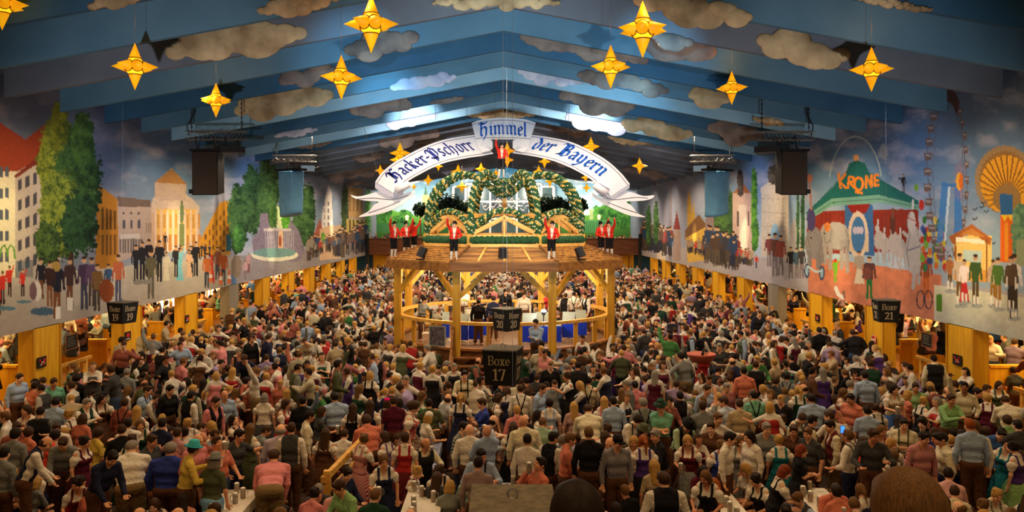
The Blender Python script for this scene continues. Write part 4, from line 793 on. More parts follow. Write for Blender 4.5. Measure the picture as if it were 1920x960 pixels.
# ------------------------------------------------------------------ banner
DB = 31.5
M_BAN = mat('banner_white', (240, 238, 242), .7, col2=(228, 226, 236), nscale=1.2); M_BANE = mat('banner_line', (130, 112, 112), .8); M_BANB = mat('banner_back', (196, 194, 212), .8)
M_BL1 = mat('letter_dark_blue', (24, 40, 140), .6); M_BL2 = mat('letter_bright_blue', (0, 92, 200), .6)
def smooth_curve(pts, n):
    pts = [np.array(p, float) for p in pts]; P_ = [2*pts[0]-pts[1]]+pts+[2*pts[-1]-pts[-2]]; out = []
    for i in range(1, len(P_)-2):
        for t in np.linspace(0, 1, 24, endpoint=False):
            a, b_, c, d = P_[i-1:i+3]; out.append(.5*((2*b_)+(-a+c)*t+(2*a-5*b_+4*c-d)*t*t+(-a+3*b_-3*c+d)*t**3))
    out.append(pts[-1]); out = np.array(out); L = np.concatenate([[0], np.cumsum(np.linalg.norm(np.diff(out, axis=0), axis=1))]); s = np.linspace(0, L[-1], n)
    return np.stack([np.interp(s, L, out[:, 0]), np.interp(s, L, out[:, 1])], 1), L[-1]
def wld(p, d=DB): q = PX(p[0], p[1], d); return (q[0], q[2])
ban = empty('banner', (0, DB, 0), label='arched white ribbon banner lettered Hacker-Pschorr Himmel der Bayern, hung over the bandstand', category='banner')
def strip(up, lo, n, y, mi=0, name='ribbon', mats=None, th=.07):
    U, _ = smooth_curve(up, n); L, _ = smooth_curve(lo, n); b = MB()
    for i in range(n-1):
        q = [wld(p) for p in (U[i], U[i+1], L[i+1], L[i])]; vs = [(a, y, c) for a, c in q]+[(a, y+th, c) for a, c in q]
        b.add(vs, [(0,3,2,1), (4,5,6,7), (0,1,5,4), (3,7,6,2)]+([(0,4,7,3)] if i == 0 else [])+([(1,2,6,5)] if i == n-2 else []), mi)
    return b, U, L
def edge_lines(b, U, L, y, vs_=(.09, .91)):
    for v in vs_:
        pts = [(lambda q: (q[0], y-.008, q[1]))(wld(U[i]*(1-v)+L[i]*v)) for i in range(len(U))]; b.tube(pts, .011, 4)
def word_on(text, U, L, u0, u1, base, xh, y, m, width=.2, parent=None):
    P_, adv = word_polys(text, FR, width, .055, 40, .04); n = len(U); mid = (U+L)/2; Ls = np.concatenate([[0], np.cumsum(np.linalg.norm(np.diff(mid, axis=0), axis=1))]); Ls /= Ls[-1]
    b = MB()
    def Mf(v):
        u = u0+(u1-u0)*v[0]/adv; vv = base+xh*v[2]; a = np.array([np.interp(u, Ls, U[:, 0]), np.interp(u, Ls, U[:, 1])]); c = np.array([np.interp(u, Ls, L[:, 0]), np.interp(u, Ls, L[:, 1])])
        q = wld(c*(1-vv)+a*vv); return (q[0], v[1], q[1])
    for p in P_: b.prism(p, y-.02, y, M=Mf)
    return b.build('lettering', m, ban)
UL = [(703.5, 341), (715, 325), (735, 307.5), (760, 292.5), (795, 275), (827, 263.5), (857, 257), (892, 252)]
LL = [(742.5, 365), (762, 342), (790, 325), (815, 312.5), (840, 303.5), (877, 296), (905, 292), (925, 288)]
UR = [(993, 252), (1032, 257.5), (1070, 266), (1107, 282.5), (1140, 302.5), (1165, 325), (1181, 345)]
LR = [(961, 287), (995, 292), (1032, 300), (1060, 310), (1090, 325), (1115, 342), (1141, 371)]
bl, ULr, LLr = strip(UL, LL, 60, 0); br_, URr, LRr = strip(UR, LR, 60, 0)
bl.build('ribbon', M_BAN, ban); br_.build('ribbon', M_BAN, ban)
for U_, L_ in ((ULr, LLr), (URr, LRr)):
    for v_ in (.09, .91): e = MB(); edge_lines(e, U_, L_, 0, (v_,)); e.build('edge_line', M_BANE, ban)
word_on('Hacker-Pschorr', ULr, LLr, .1, .9, .3, .385, -.0, M_BL1, .21)
word_on('der Bayern', URr, LRr, .11, .8, .32, .4, -.0, M_BL2, .23)
UC = [(885, 233), (900, 227), (930, 223), (944, 222.5), (958, 223), (985, 226), (1004, 232)]
LC = [(893, 264), (910, 263), (930, 263), (944, 263), (958, 263), (980, 264), (993, 265)]
bc, UCr, LCr = strip(UC, LC, 40, -.32); bc.build('name_plate', M_BAN, ban)
for v_ in (.12, .92): e = MB(); edge_lines(e, UCr, LCr, -.32, (v_,)); e.build('edge_line', M_BANE, ban)
DBs = DB
b_ = MB(); P_, adv = word_polys('himmel'.replace('h', ''), FR, .23, .055, 40, .06)
P1, a1 = word_polys(['h2'], FR, .23, .055, 40); tot = a1+adv+.04
for p in P1+[[(a+a1+.04, c) for a, c in q] for q in P_]:
    b_.prism(p, -.34, -.32, M=lambda v: ((wld((899+(988-899)*v[0]/tot, 255.5-17.5*v[2]-5*math.sin(PI*v[0]/tot)+3))[0]), v[1], wld((0, 255.5-17.5*v[2]-5*math.sin(PI*v[0]/tot)+3))[1]))
b_.build('lettering', M_BL2, ban)
def roll(pts_px, y0, y1, m, name):
    b = MB(); b.prism([wld(p) for p in pts_px], y0, y1); return b.build(name, m, ban)
# rolled ends: a curl of ribbon seen end-on, shaped as a flattened tube
def curl(c0, c1, rpx, y, name='curl'):
    """ribbon roll: a scroll swept between two axis points in the picture plane"""
    a = np.array(wld(c0)); b2 = np.array(wld(c1)); r = rpx*DB/F; b = MB(); dv = b2-a; dv /= np.linalg.norm(dv); nv = np.array((dv[1], -dv[0])); n = 22
    for th in (0,):
        prof = [(r*(1-.5*t/n)*math.cos(2*PI*1.35*t/n), r*(1-.5*t/n)*math.sin(2*PI*1.35*t/n)) for t in range(n+1)]
    vs = []
    for e_ in (a, b2):
        for (p, q) in prof: vs.append((e_[0]+nv[0]*p, y+q*.9, e_[1]+nv[1]*p))
    b.add(vs, [(k, k+1, n+2+k, n+1+k) for k in range(n)])
    o = b.build(name, M_BAN, ban, smooth=True); md = o.modifiers.new('thickness', 'SOLIDIFY'); md.thickness = .02; return o
roll([(885, 233), (893, 264), (899, 280), (905, 287), (918, 284), (924, 279), (924, 266), (920, 263), (905, 262)], -.3, -.05, M_BAN, 'fold')
roll([(1004, 232), (993, 265), (989, 280), (982, 287), (968, 284), (961, 278), (961, 266), (966, 263), (982, 262)], -.3, -.05, M_BAN, 'fold')
curl((902, 272), (921, 280), 7, -.22); curl((986, 272), (967, 280), 7, -.22)
roll([(703.5, 341), (703, 352), (712, 359), (728, 368), (742, 371), (752, 366), (760, 352), (742, 350), (722, 346)], .02, .3, M_BANB, 'fold'); roll([(1181, 345), (1180, 353), (1162, 362), (1147, 371), (1134, 371), (1122, 361), (1112, 350), (1140, 352), (1165, 350)], .02, .3, M_BANB, 'fold')
curl((744, 358), (768, 344), 9, -.1); curl((1138, 362), (1114, 346), 9, -.1)
TL = [(655, 365), (672, 368), (697, 362), (720, 357), (742, 366), (775, 357), (777, 362), (765, 374), (747, 387), (715, 400), (671, 407), (690, 396), (700, 384), (710, 378), (685, 376), (665, 372)]
TR = [(1110, 360), (1132, 371), (1160, 356), (1185, 360), (1207, 367), (1228, 366), (1223, 372), (1207, 376), (1175, 378), (1185, 385), (1197, 400), (1212, 407), (1182, 404), (1152, 392), (1125, 378), (1112, 367)]
for tp in (TL, TR):
    c, _ = smooth_curve(tp+[tp[0]], 70); b = MB(); b.prism([wld(p) for p in c[:-1]], .12, .19); b.build('ribbon_tail', M_BAN, ban)
e = MB()
for ln in (((668, 373), (700, 371), (735, 374), (765, 366)), ((690, 399), (720, 389), (750, 377)), ((1216, 371), (1190, 370), (1150, 374), (1122, 366)), ((1196, 399), (1168, 390), (1140, 379))):
    c, _ = smooth_curve(ln, 20); e = MB(); e.tube([(wld(p)[0], .11, wld(p)[1]) for p in c], .012, 4); e.build('edge_line', M_BANE, ban)
b = MB()
for px, py, qx in ((708, 322, 668), (818, 264, 815), (875, 252, 875), (1066, 264, 1068), (1012, 252, 1012), (928, 223, 928), (960, 223, 962)):
    X, Z = wld((px, py)); X2 = (qx-CX)*DB/F; b.tube([(X, .03, Z), (X2, .03, zb(X2)+.3)], .008, 4)
b.build('suspension_wire', M_WIRE, ban)
# ------------------------------------------------------------------ bandstand
BX, BY = 0.03, 29.4
BS = empty('bandstand', (BX, BY, 0), label='octagonal timber bandstand with posts, round railing and garlanded crown roof', category='bandstand')
M_POST = wood('bandstand_post', (218, 168, 56), (190, 138, 38), 2); M_RAFT = wood('rafter_pine', (238, 190, 110), (216, 160, 76), 0); M_SLAT = wood('roof_slats', (196, 142, 72), (120, 78, 36), 0)
M_FASC = wood('fascia_timber', (156, 102, 48), (116, 72, 30), 0); M_SKIRT = wood('skirt_timber', (132, 84, 40), (96, 58, 28), 0)
A8 = [math.radians(22.5+45*k) for k in range(8)]
def ov(r, z, k): return (r*math.cos(A8[k % 8]), r*math.sin(A8[k % 8]), z)
def oct_rings(prof, mi=None):
    b = MB()
    for i in range(len(prof)-1):
        (r0, z0), (r1, z1) = prof[i], prof[i+1]
        for k in range(8): b.add([ov(r0, z0, k), ov(r0, z0, k+1), ov(r1, z1, k+1), ov(r1, z1, k)], [(0, 1, 2, 3)])
    return b
for k in range(8):
    x, y, _ = ov(4.1, 0, k); p = MB(); n = 8
    p.box((x-.13, y-.13, 1.6 if False else 0), (x+.13, y+.13, 4.3)); p.build('post', M_POST if y > -3 else M_FASC if False else M_POST, BS)
    for q in (-1, 1):
        x2, y2, _ = ov(4.1, 0, k+q); e = MB(); f = .33; e.bar((x, y, 3.35), (x+(x2-x)*f, y+(y2-y)*f, 4.28), .13, .16); e.build('brace', M_POST, BS)
b = oct_rings([(4.55, 4.27), (4.55, 4.56), (4.35, 4.56)]); b2 = oct_rings([(4.55, 4.27), (4.3, 4.27), (4.3, 4.45)]); b.v and b.build('fascia', M_FASC, BS); b2.build('fascia_soffit', M_FASC, BS)
prof = [(4.5, 4.56)]; r, z = 4.5, 4.56
for i in range(8): prof += [(r, z+.045), (r-.17, z+.05)]; r -= .19; z += .062; prof += [(r, z-.005)]
b = oct_rings(prof); b.build('roof_boards', M_SLAT, BS)
for k in range(8): MB().bar(ov(4.5, 4.62, k), ov(3.0, 5.12, k), .1, .06).build('hip_board', M_FASC, BS)
b = oct_rings([(3.35, 4.3), (3.35, 4.3)]) if False else MB()
for k in range(8): b.bar(ov(3.08, 5.08, k), ov(3.08, 5.08, k+1), .16, .12)
for k in range(8):
    for f in (.25, .5, .75):
        a_, c_ = np.array(ov(4.4, 4.62, k)), np.array(ov(4.4, 4.62, k+1)); a2, c2 = np.array(ov(3.1, 5.06, k)), np.array(ov(3.1, 5.06, k+1)); 
        if k % 2 == 1: b.bar(a_*(1-f)+c_*f, a2*(1-f)+c2*f, .07, .05)
b.build('drum_sill', M_RAFT, BS)
oct_rings([(3.06, 5.1), (3.0, 5.14), (0.01, 5.16)]).build('drum_floor', M_SLAT, BS)
b = MB()
for k in range(8): b.bar(ov(3.0, 5.42, k), ov(3.0, 5.42, k+1), .16, .07)
b.build('drum_plate', M_RAFT, BS)
for k in range(8):
    mid = (np.array(ov(2.95, 5.44, k))+np.array(ov(2.95, 5.44, k+1)))/2; apex = mid+(0, 0, .62)
    g = MB(); g.bar(ov(2.95, 5.47, k), apex, .1, .13); g.bar(ov(2.95, 5.47, k+1), apex, .1, .13); g.bar(mid, apex, .07, .07); g.bar(apex, (0, 0, 6.2), .08, .12); g.build('gable_truss', M_RAFT, BS)
    x, y, z = ov(3.05, 5.12, k); MB().box((x-.1, y-.1, 5.1), (x+.1, y+.1, 5.46)).build('corner_block', M_POST, BS)
MB().box((-.09, -.09, 5.16), (.09, .09, 6.95)).build('king_post', M_RAFT, BS)
M_GRN = mat('garland_green', (20, 56, 36), .8, col2=(44, 92, 52), nscale=30, bump=.4); M_GOLD = mat('garland_gold', (222, 186, 84), .6, col2=(150, 120, 40), nscale=30); M_GWHT = mat('garland_pale', (214, 204, 170), .7, col2=(170, 180, 120), nscale=30)
def garland(pts, r, name, pitch=.34, parent=BS, gold=True, mats=None):
    P_ = [np.array(p, float) for p in pts]; L = np.concatenate([[0], np.cumsum([np.linalg.norm(b_-a_) for a_, b_ in zip(P_[:-1], P_[1:])])]); m = max(6, int(L[-1]/.045)); s = np.linspace(0, L[-1], m)
    Q = np.stack([np.interp(s, L, [p[i] for p in P_]) for i in range(3)], 1); n = 12; rr = np.random.default_rng(int(L[-1]*1000)+len(pts))
    b = MB(); ref = None; vs = []; fs = []; ms = []
    for i in range(m):
        d = Q[min(i+1, m-1)]-Q[max(i-1, 0)]; d /= np.linalg.norm(d)
        if ref is None: ref = np.cross(d, (0, 0, 1.)) if abs(d[2]) < .9 else np.cross(d, (0.3, 1., 0))
        ref = ref-d*(ref@d); ref /= np.linalg.norm(ref); c = np.cross(d, ref)
        for k in range(n):
            ph = (k/n+s[i]/pitch) % 1; rad = r*(1+.16*math.cos(2*PI*ph*2)+.22*(rr.random()-.5)); vs.append(Q[i]+rad*(math.cos(2*PI*k/n)*ref+math.sin(2*PI*k/n)*c))
    for i in range(m-1):
        for k in range(n):
            fs.append((i*n+k, i*n+(k+1) % n, (i+1)*n+(k+1) % n, (i+1)*n+k)); ph = (k/n+s[i]/pitch) % 1
            ms.append((1 if ph < .17 else 2 if .17 < ph < .26 or .6 < ph < .66 else 0) if gold else 0)
    b.v = [tuple(v) for v in vs]; b.f = fs; b.m = ms; return b.build(name, [M_GRN, M_GOLD, M_GWHT], parent)
for k in range(8): garland([ov(3.08, 5.27, k), ov(3.08, 5.27, k+1)], .13, 'fir_band', gold=False)
ribp = [(3.0, 5.45), (3.02, 5.9), (2.96, 6.4), (2.78, 6.9), (2.46, 7.3), (2.0, 7.58), (1.55, 7.66), (1.1, 7.58), (.75, 7.36), (.45, 7.1), (.22, 6.92)]
rs_, _ = smooth_curve(ribp, 40)
for k in range(8): garland([(q[0]*math.cos(A8[k]), q[0]*math.sin(A8[k]), q[1]) for q in rs_], .112, 'crown_garland', .42)
for k in range(8):
    a_, c_ = np.array(ov(2.98, 5.5, k)), np.array(ov(2.98, 5.5, k+1)); garland([a_*(1-t)+c_*t+np.array((0, 0, .78*(1-(2*t-1)**2)**.8)) for t in np.linspace(0, 1, 24)], .1, 'swag_garland')
b = MB(); hub = [(.05, 6.75), (.16, 6.85), (.22, 7.0), (.36, 7.2), (.44, 7.42), (.4, 7.52), (.1, 7.55)]
b.lathe([(r_, z_) for r_, z_ in hub], 18); b.build('crown_hub', M_GRN, BS, smooth=True)
for i, (r_, z_) in enumerate(((.24, 7.02), (.38, 7.22), (.45, 7.42))): garland([(r_*math.cos(t), r_*math.sin(t), z_) for t in np.linspace(0, 2*PI, 20)], .06, 'hub_garland', .2)
# deck, skirt, rail
n = 48
def ring(r0, r1, z0, z1, a0=0, a1=2*PI, m=n):
    b = MB()
    for i in range(m):
        t0, t1 = a0+(a1-a0)*i/m, a0+(a1-a0)*(i+1)/m; vs = [(r*math.cos(t), r*math.sin(t), z) for t in (t0, t1) for r in (r0, r1) for z in (z0, z1)]
        b.add(vs, [(0,1,3,2), (4,6,7,5), (0,4,5,1), (2,3,7,6), (1,5,7,3), (0,2,6,4)])
    return b
MB().lathe([(3.95, 1.5), (3.95, 1.6)], 48).build('deck', wood('deck_boards', (120, 90, 60), (90, 66, 44), 0), BS)
ring(3.9, 4.0, .3, 1.68).build('skirt', M_SKIRT, BS); ring(3.86, 4.06, 1.66, 1.74).build('kick_board', M_FASC, BS); ring(3.84, 4.04, 2.5, 2.6).build('handrail', M_YEL2, BS)
for i in range(24):
    t = 2*PI*(i+.5)/24; x, y = 3.94*math.cos(t), 3.94*math.sin(t); MB().box((x-.07, y-.07, 1.66), (x+.07, y+.07, 2.5)).build('baluster', M_POST, BS)
b = MB()
for i in range(120):
    t = 2*PI*(i+.5)/120; b.tube([(3.94*math.cos(t), 3.94*math.sin(t), 1.7), (3.94*math.cos(t), 3.94*math.sin(t), 2.5)], .012, 4)
# stairs with handrails on the near side
st = empty('staircase', (-1.05, 25.5, 0), label='wooden stairs with handrails climbing to the bandstand deck', category='stairs')
b = MB()
for i in range(7): b.box((-.55, -i*.3-.3, 1.45-i*.22), (.55, -i*.3, 1.5-i*.22))
b.build('treads', M_SKIRT, st)
for s_ in (-.6, .6):
    b = MB(); b.bar((s_, 0, 2.45), (s_, -2.1, .95), .07, .08); b.bar((s_, 0, 1.45), (s_, -2.1, -.05+.1), .06, .2); b.box((s_-.05, -.1, 1.3), (s_+.05, 0, 2.45)); b.box((s_-.05, -2.12, 0), (s_+.05, -2.02, .98)); b.build('handrail', M_FASC, st)
# stage gear
M_BLUE = mat('stand_blue', (20, 60, 210), .5); M_PAPER = mat('sheet_paper', (150, 160, 150), .8); M_CHROME = mat('chrome', (210, 205, 190), .2, metal=.9); M_DRUM = mat('drum_skin', (226, 220, 196), .6); M_CYM = mat('cymbal_brass', (214, 190, 110), .3, metal=.6)
def mstand(px, py, d, w_, label):
    X, Y, Z = PX(px, py, d); t = empty('music_stand', (X, Y, 1.6), rz=.2*math.sin(px), label=label, category='music stand', group='blue music stands on the bandstand')
    h = .75; MB().box((-w_/2, -.03, .15), (w_/2, .03, h)).build('blue_panel', M_BLUE, t)
    b = MB(); b.add([(-w_/2, -.02, h), (w_/2, -.02, h), (w_/2, .22, h+.3), (-w_/2, .22, h+.3), (-w_/2, 0, h-.02), (w_/2, 0, h-.02), (w_/2, .24, h+.28), (-w_/2, .24, h+.28)], [(0,1,2,3), (4,7,6,5), (0,4,5,1), (1,5,6,2), (2,6,7,3), (3,7,4,0)]); b.build('desk', M_PAPER, t)
    b = MB(); b.tube([(0, .05, 0), (0, .05, h)], .015, 6); b.tube([(-.2, .05, 0), (0, .05, .12), (.2, .05, 0)], .012, 5); b.build('tripod', M_CHROME, t)
for i, (px, d, w_) in enumerate(((836, 28, .26), (866, 27.4, .45), (890, 27.6, .42), (905, 28.6, .3), (992, 27.6, .5), (1016, 28, .5), (1066, 28, .45), (1090, 28.6, .4))):
    mstand(px, 600, d, w_, 'blue-fronted music stand on the bandstand, '+('slim, beside the framed poster', 'behind the front post', 'with sheet music, next to the short-haired musician', 'behind the short-haired musician', 'beside the laptop', 'in front of the bright stage light', 'behind the post on the circus side', 'closest to the railing curve, circus side')[i])
dk = empty('drum_kit', (-1.35, 30.6, 1.6), label='drum kit with pale skins and brass cymbals on the bandstand', category='drum kit')
MB().lathe([(.28, 0), (.28, .42)], 20, (0, 0, .1)).build('bass_drum', M_DRUM, dk)
for (x, y, z, r_) in ((-.45, -.1, .55, .2), (.4, -.1, .6, .18), (0, -.35, .75, .16), (.7, .2, .45, .24)): o = MB().lathe([(r_, 0), (r_, .22)], 18, (x, y, z)).build('drum', M_DRUM, dk); MB().lathe([(r_+.01, .2), (r_+.01, .23)], 18, (x, y, z)).build('rim', M_CHROME, o)
for (x, y, z, r_) in ((-.7, 0, 1.05, .26), (.15, .3, 1.15, .28), (.75, -.1, 1.0, .24), (-.2, .35, 1.2, .22)): o = MB().lathe([(r_, 0), (r_*.4, .03), (.03, .05)], 20, (x, y, z)).build('cymbal', M_CYM, dk); MB().tube([(x, y, 0), (x, y, z)], .012, 5).build('cymbal_stand', M_CHROME, dk)
lt = empty('laptop', (.95, 27.9, 2.25), label='open laptop with a light blue screen on the bandstand', category='laptop')
MB().box((-.17, -.12, 0), (.17, .12, .02)).build('keyboard_base', M_STEELD, lt); MB().box((-.17, .12, .0), (.17, .14, .24)).build('screen', mat('screen_blue', (120, 190, 255), .4, emit=2), lt)
tb = empty('mixing_table', (1.3, 27.9, 1.6), label='table with mixing gear and blue cloth front beside the laptop', category='table')
MB().box((-.75, -.3, .58), (.75, .3, .63)).build('table_top', M_PAPER, tb); MB().box((-.75, -.33, .05), (.75, -.3, .6)).build('cloth_front', M_BLUE, tb)
b = MB()
for i in range(5): b.box((-.6+i*.26, -.1, .63), (-.45+i*.26, .15, .7+.03*(i % 3)))
b.build('mixer', M_CHROME, tb)
sl_ = empty('stage_light', (1.42, 27.6, 1.6), label='dazzling white stage light beside the front post of the bandstand', category='stage lamp')
MB().tube([(0, 0, 0), (0, 0, 1.0)], .02, 6).build('stand', M_STEELD, sl_); MB().lathe([(.05, 0), (.1, .12)], 12, (0, 0, 1.0)).build('housing', M_STEELD, sl_); MB().ell((0, -.02, 1.14), (.09, .06, .07), 12, 8).build('lens', mat('lamp_white', (235, 245, 255), .3, emit=14), sl_)
lamp('POINT', 'stage_light_bulb', (1.42, 27.45, 2.78), 30, (230, 240, 255), size=.05)
pf = empty('framed_poster', (-2.2, 26.0, 1.75), rz=.35*-1, label='framed lilac-grey poster hung on the bandstand railing', category='poster')
MB().box((-.3, -.02, 0), (.3, .02, .68)).build('frame', M_PAPER, pf); MB().box((-.26, -.03, .04), (.26, -.02, .64)).build('print', mat('poster_lilac', (120, 110, 120), .7, col2=(60, 56, 60), nscale=9), pf)
ch = empty('white_chair', (-2.6, 27.0, 1.6), label='white chair behind the bandstand railing near the poster', category='chair')
MB().box((-.2, -.2, .42), (.2, .2, .46)).build('seat', M_OFF, ch)
for s_ in (-.17, .17):
    for q in (-.17, .17): MB().tube([(s_, q, 0), (s_, q, .42)], .018, 6).build('leg', M_OFF, ch)
b = MB(); b.box((-.2, .17, .46), (-.16, .2, .9)); b.box((.16, .17, .46), (.2, .2, .9)); b.box((-.2, .17, .75), (.2, .2, .9)); b.build('backrest', M_OFF, ch)
cloth = empty('draped_case', (0.02, 25.25, 1.0), label='pale blue-grey draped case behind the Boxe 20 sign', category='case')
MB().add([(-.32, -.2, .0), (.32, -.2, .0), (.28, .2, .0), (-.28, .2, .0), (-.24, -.12, .62), (.26, -.12, .62), (.26, .14, .62), (-.2, .14, .62)], [(0,3,2,1),(4,5,6,7),(0,1,5,4),(1,2,6,5),(2,3,7,6),(3,0,4,7)]).build('drape', mat('drape_blue_grey', (150, 170, 184), .8, noise=.3, nscale=4), cloth)
MB().box((-.28, -.16, -.3), (.28, .16, 0)).build('case_body', M_DK, cloth)
# small floor spots on the roof
for i, (px, rot) in enumerate(((788, .5), (943, 0), (1091, -.5))):
    d = 25.6 if i == 1 else 26.0; X = (px-CX)*d/F
    s = empty('roof_spot', (X, d, 4.62), rz=rot, label='black spotlight can on the bandstand roof edge, '+('near the garlands on the palace side', 'in the middle of the front', 'near the garlands on the circus side')[i], category='stage lamp')
    b = MB(); b.tube([(0, 0, .1), (.12 if i == 0 else (-.12 if i == 2 else 0), -.05, .42)], [.16, .14], 12); b.build('can', M_STEELD, s); MB().box((-.12, -.1, 0), (.12, .1, .04)).build('foot', M_STEELD, s)
# ------------------------------------------------------------------ people: one continuous body grown from a posed skeleton
class Field:
    def __init__(s, lo, hi, h):
        s.lo = np.array(lo, np.float32); s.h = h; s.n = np.ceil((np.array(hi)-np.array(lo))/h).astype(int)+1
        s.ax = [s.lo[i]+h*np.arange(s.n[i], dtype=np.float32) for i in range(3)]; s.F = np.full(tuple(s.n), .12, np.float32)
    def win(s, c0, c1, pad):
        a = np.maximum(((np.minimum(c0, c1)-pad-s.lo)/s.h).astype(int), 0); b = np.minimum(((np.maximum(c0, c1)+pad-s.lo)/s.h).astype(int)+2, s.n)
        if (a >= b).any(): return None
        sl_ = tuple(slice(a[i], b[i]) for i in range(3)); X, Y, Z = np.meshgrid(*[s.ax[i][sl_[i]] for i in range(3)], indexing='ij', sparse=True); return sl_, X, Y, Z
    def blend(s, w, d, k, op):
        f = s.F[w]
        if op == 'sub': s.F[w] = np.maximum(f, -d); return
        if k > 0:
            h = np.maximum(k-np.abs(f-d), 0)/k; s.F[w] = np.minimum(f, d)-h*h*k*.25
        else: s.F[w] = np.minimum(f, d)
    def cap(s, a, b, ra, rb=None, k=.03, op='add'):
        rb = ra if rb is None else rb; a = np.array(a, float); b = np.array(b, float); r = s.win(a, b, max(ra, rb)+.07)
        if r is None: return
        w, X, Y, Z = r; ba = b-a; L = ba@ba+1e-9; px, py, pz = X-a[0], Y-a[1], Z-a[2]
        t = np.clip((px*ba[0]+py*ba[1]+pz*ba[2])/L, 0, 1); d = np.sqrt((px-t*ba[0])**2+(py-t*ba[1])**2+(pz-t*ba[2])**2)-(ra+t*(rb-ra)); s.blend(w, d, k, op)
    def ell(s, c, r, R=None, k=.015, op='add'):
        c = np.array(c, float); r = np.array(r, float); q = s.win(c, c, r.max()+.05)
        if q is None: return
        w, X, Y, Z = q; p = [X-c[0], Y-c[1], Z-c[2]]
        if R is not None: p = [R[0, i]*p[0]+R[1, i]*p[1]+R[2, i]*p[2] for i in range(3)]
        k0 = np.sqrt(sum((p[i]/r[i])**2 for i in range(3))); k1 = np.sqrt(sum((p[i]/r[i]**2)**2 for i in range(3)))+1e-6; s.blend(w, k0*(k0-1)/k1, k, op)
    def grid(s): return np.meshgrid(*s.ax, indexing='ij', sparse=True)
    def at(s, V):
        g = np.clip((V-s.lo)/s.h, 0, np.array(s.n)-1.001); i = g.astype(int); i = np.minimum(i, np.array(s.n)-2); f = g-i; o = 0
        for dx in (0, 1):
            for dy in (0, 1):
                for dz in (0, 1): o = o+s.F[i[:, 0]+dx, i[:, 1]+dy, i[:, 2]+dz]*np.where(dx, f[:, 0], 1-f[:, 0])*np.where(dy, f[:, 1], 1-f[:, 1])*np.where(dz, f[:, 2], 1-f[:, 2])
        return o
def nets(F, lo, h):
    F = F.copy(); F[0] = F[-1] = .1; F[:, 0] = F[:, -1] = .1; F[:, :, 0] = F[:, :, -1] = .1
    ins = F < 0; cnt = np.zeros(tuple(np.array(F.shape)-1), np.int8); C = {}
    for dx in (0, 1):
        for dy in (0, 1):
            for dz in (0, 1): C[dx, dy, dz] = (slice(dx, F.shape[0]-1+dx), slice(dy, F.shape[1]-1+dy), slice(dz, F.shape[2]-1+dz)); cnt += ins[C[dx, dy, dz]]
    act = (cnt > 0) & (cnt < 8); idx = np.nonzero(act)
    if len(idx[0]) == 0: return np.zeros((0, 3)), np.zeros((0, 4), int)
    V = np.zeros((len(idx[0]), 3)); N = np.zeros(len(idx[0])); base = np.stack(idx, 1).astype(float)
    val = {c: F[C[c]][idx] for c in C}
    for c in C:
        for ax in range(3):
            if c[ax] == 0:
                e = list(c); e[ax] = 1; e = tuple(e); a, b = val[c], val[e]; m = (a < 0) != (b < 0); t = np.zeros_like(a); t[m] = a[m]/(a[m]-b[m])
                P = np.array(c, float)[None]+np.zeros((len(a), 3)); P[:, ax] += t; V[m] += P[m]; N += m
    V = (V/N[:, None]+base)*h+lo; ID = -np.ones(act.shape, int); ID[idx] = np.arange(len(V)); Q = []
    for ax in range(3):
        o1, o2 = [(1, 2), (2, 0), (0, 1)][ax]; sA = [slice(None)]*3; sA[ax] = slice(0, -1); sB = [slice(None)]*3; sB[ax] = slice(1, None)
        a, b = ins[tuple(sA)], ins[tuple(sB)]; m = a != b; e = np.stack(np.nonzero(m), 1); av = a[m]
        ok = (e[:, o1] > 0) & (e[:, o2] > 0) & (e[:, o1] < F.shape[o1]-1) & (e[:, o2] < F.shape[o2]-1); e = e[ok]; av = av[ok]
        def gid(d1, d2):
            q = e.copy(); q[:, o1] -= d1; q[:, o2] -= d2; return ID[q[:, 0], q[:, 1], q[:, 2]]
        qd = np.stack([gid(1, 1), gid(0, 1), gid(0, 0), gid(1, 0)], 1); qd[~av] = qd[~av][:, ::-1]; Q.append(qd)
    return V, np.concatenate(Q)
def rotx(a): c, s = math.cos(a), math.sin(a); return np.array([[1, 0, 0], [0, c, -s], [0, s, c]])
def rotz(a): c, s = math.cos(a), math.sin(a); return np.array([[c, -s, 0], [s, c, 0], [0, 0, 1]])
def roty(a): c, s = math.cos(a), math.sin(a); return np.array([[c, 0, s], [0, 1, 0], [-s, 0, c]])
POSE = {  # lean, side, head yaw, head pitch(+down), right hand, left hand (x is body-left), seated
 'relaxed': (3, 0, 12, 10, (-.27, -.06, .80), (.27, -.06, .80), 0), 'raised': (2, 3, -10, -6, (-.36, -.22, 1.92), (.22, -.26, 1.05), 0),
 'mug': (4, -2, 10, 8, (-.14, -.36, 1.16), (.24, -.12, .86), 0), 'folded': (3, 0, -14, 8, (.08, -.27, 1.13), (-.06, -.30, 1.19), 0),
 'hips': (0, 2, 20, 4, (-.2, -.07, .98), (.2, -.07, .98), 0), 'bending': (58, 0, 0, 10, (-.16, -.42, 1.0), (.18, -.46, 1.06), 0),
 'leaning': (24, 5, -12, 14, (-.14, -.42, 1.05), (.2, -.40, 1.1), 0), 'embrace': (6, 6, 24, 4, (-.24, -.2, .95), (.64, -.14, 1.36), 0),
 'drinking': (-4, 0, 0, -14, (-.05, -.2, 1.50), (.2, -.3, 1.0), 0), 'clapping': (5, 0, 0, 4, (-.05, -.4, 1.32), (.04, -.41, 1.34), 0),
 'seated': (12, 0, -14, 12, (-.15, -.38, 1.15), (.18, -.36, 1.13), 1), 'chatting': (10, 0, 34, 4, (-.2, -.36, 1.16), (.22, -.34, 1.3), 0),
}
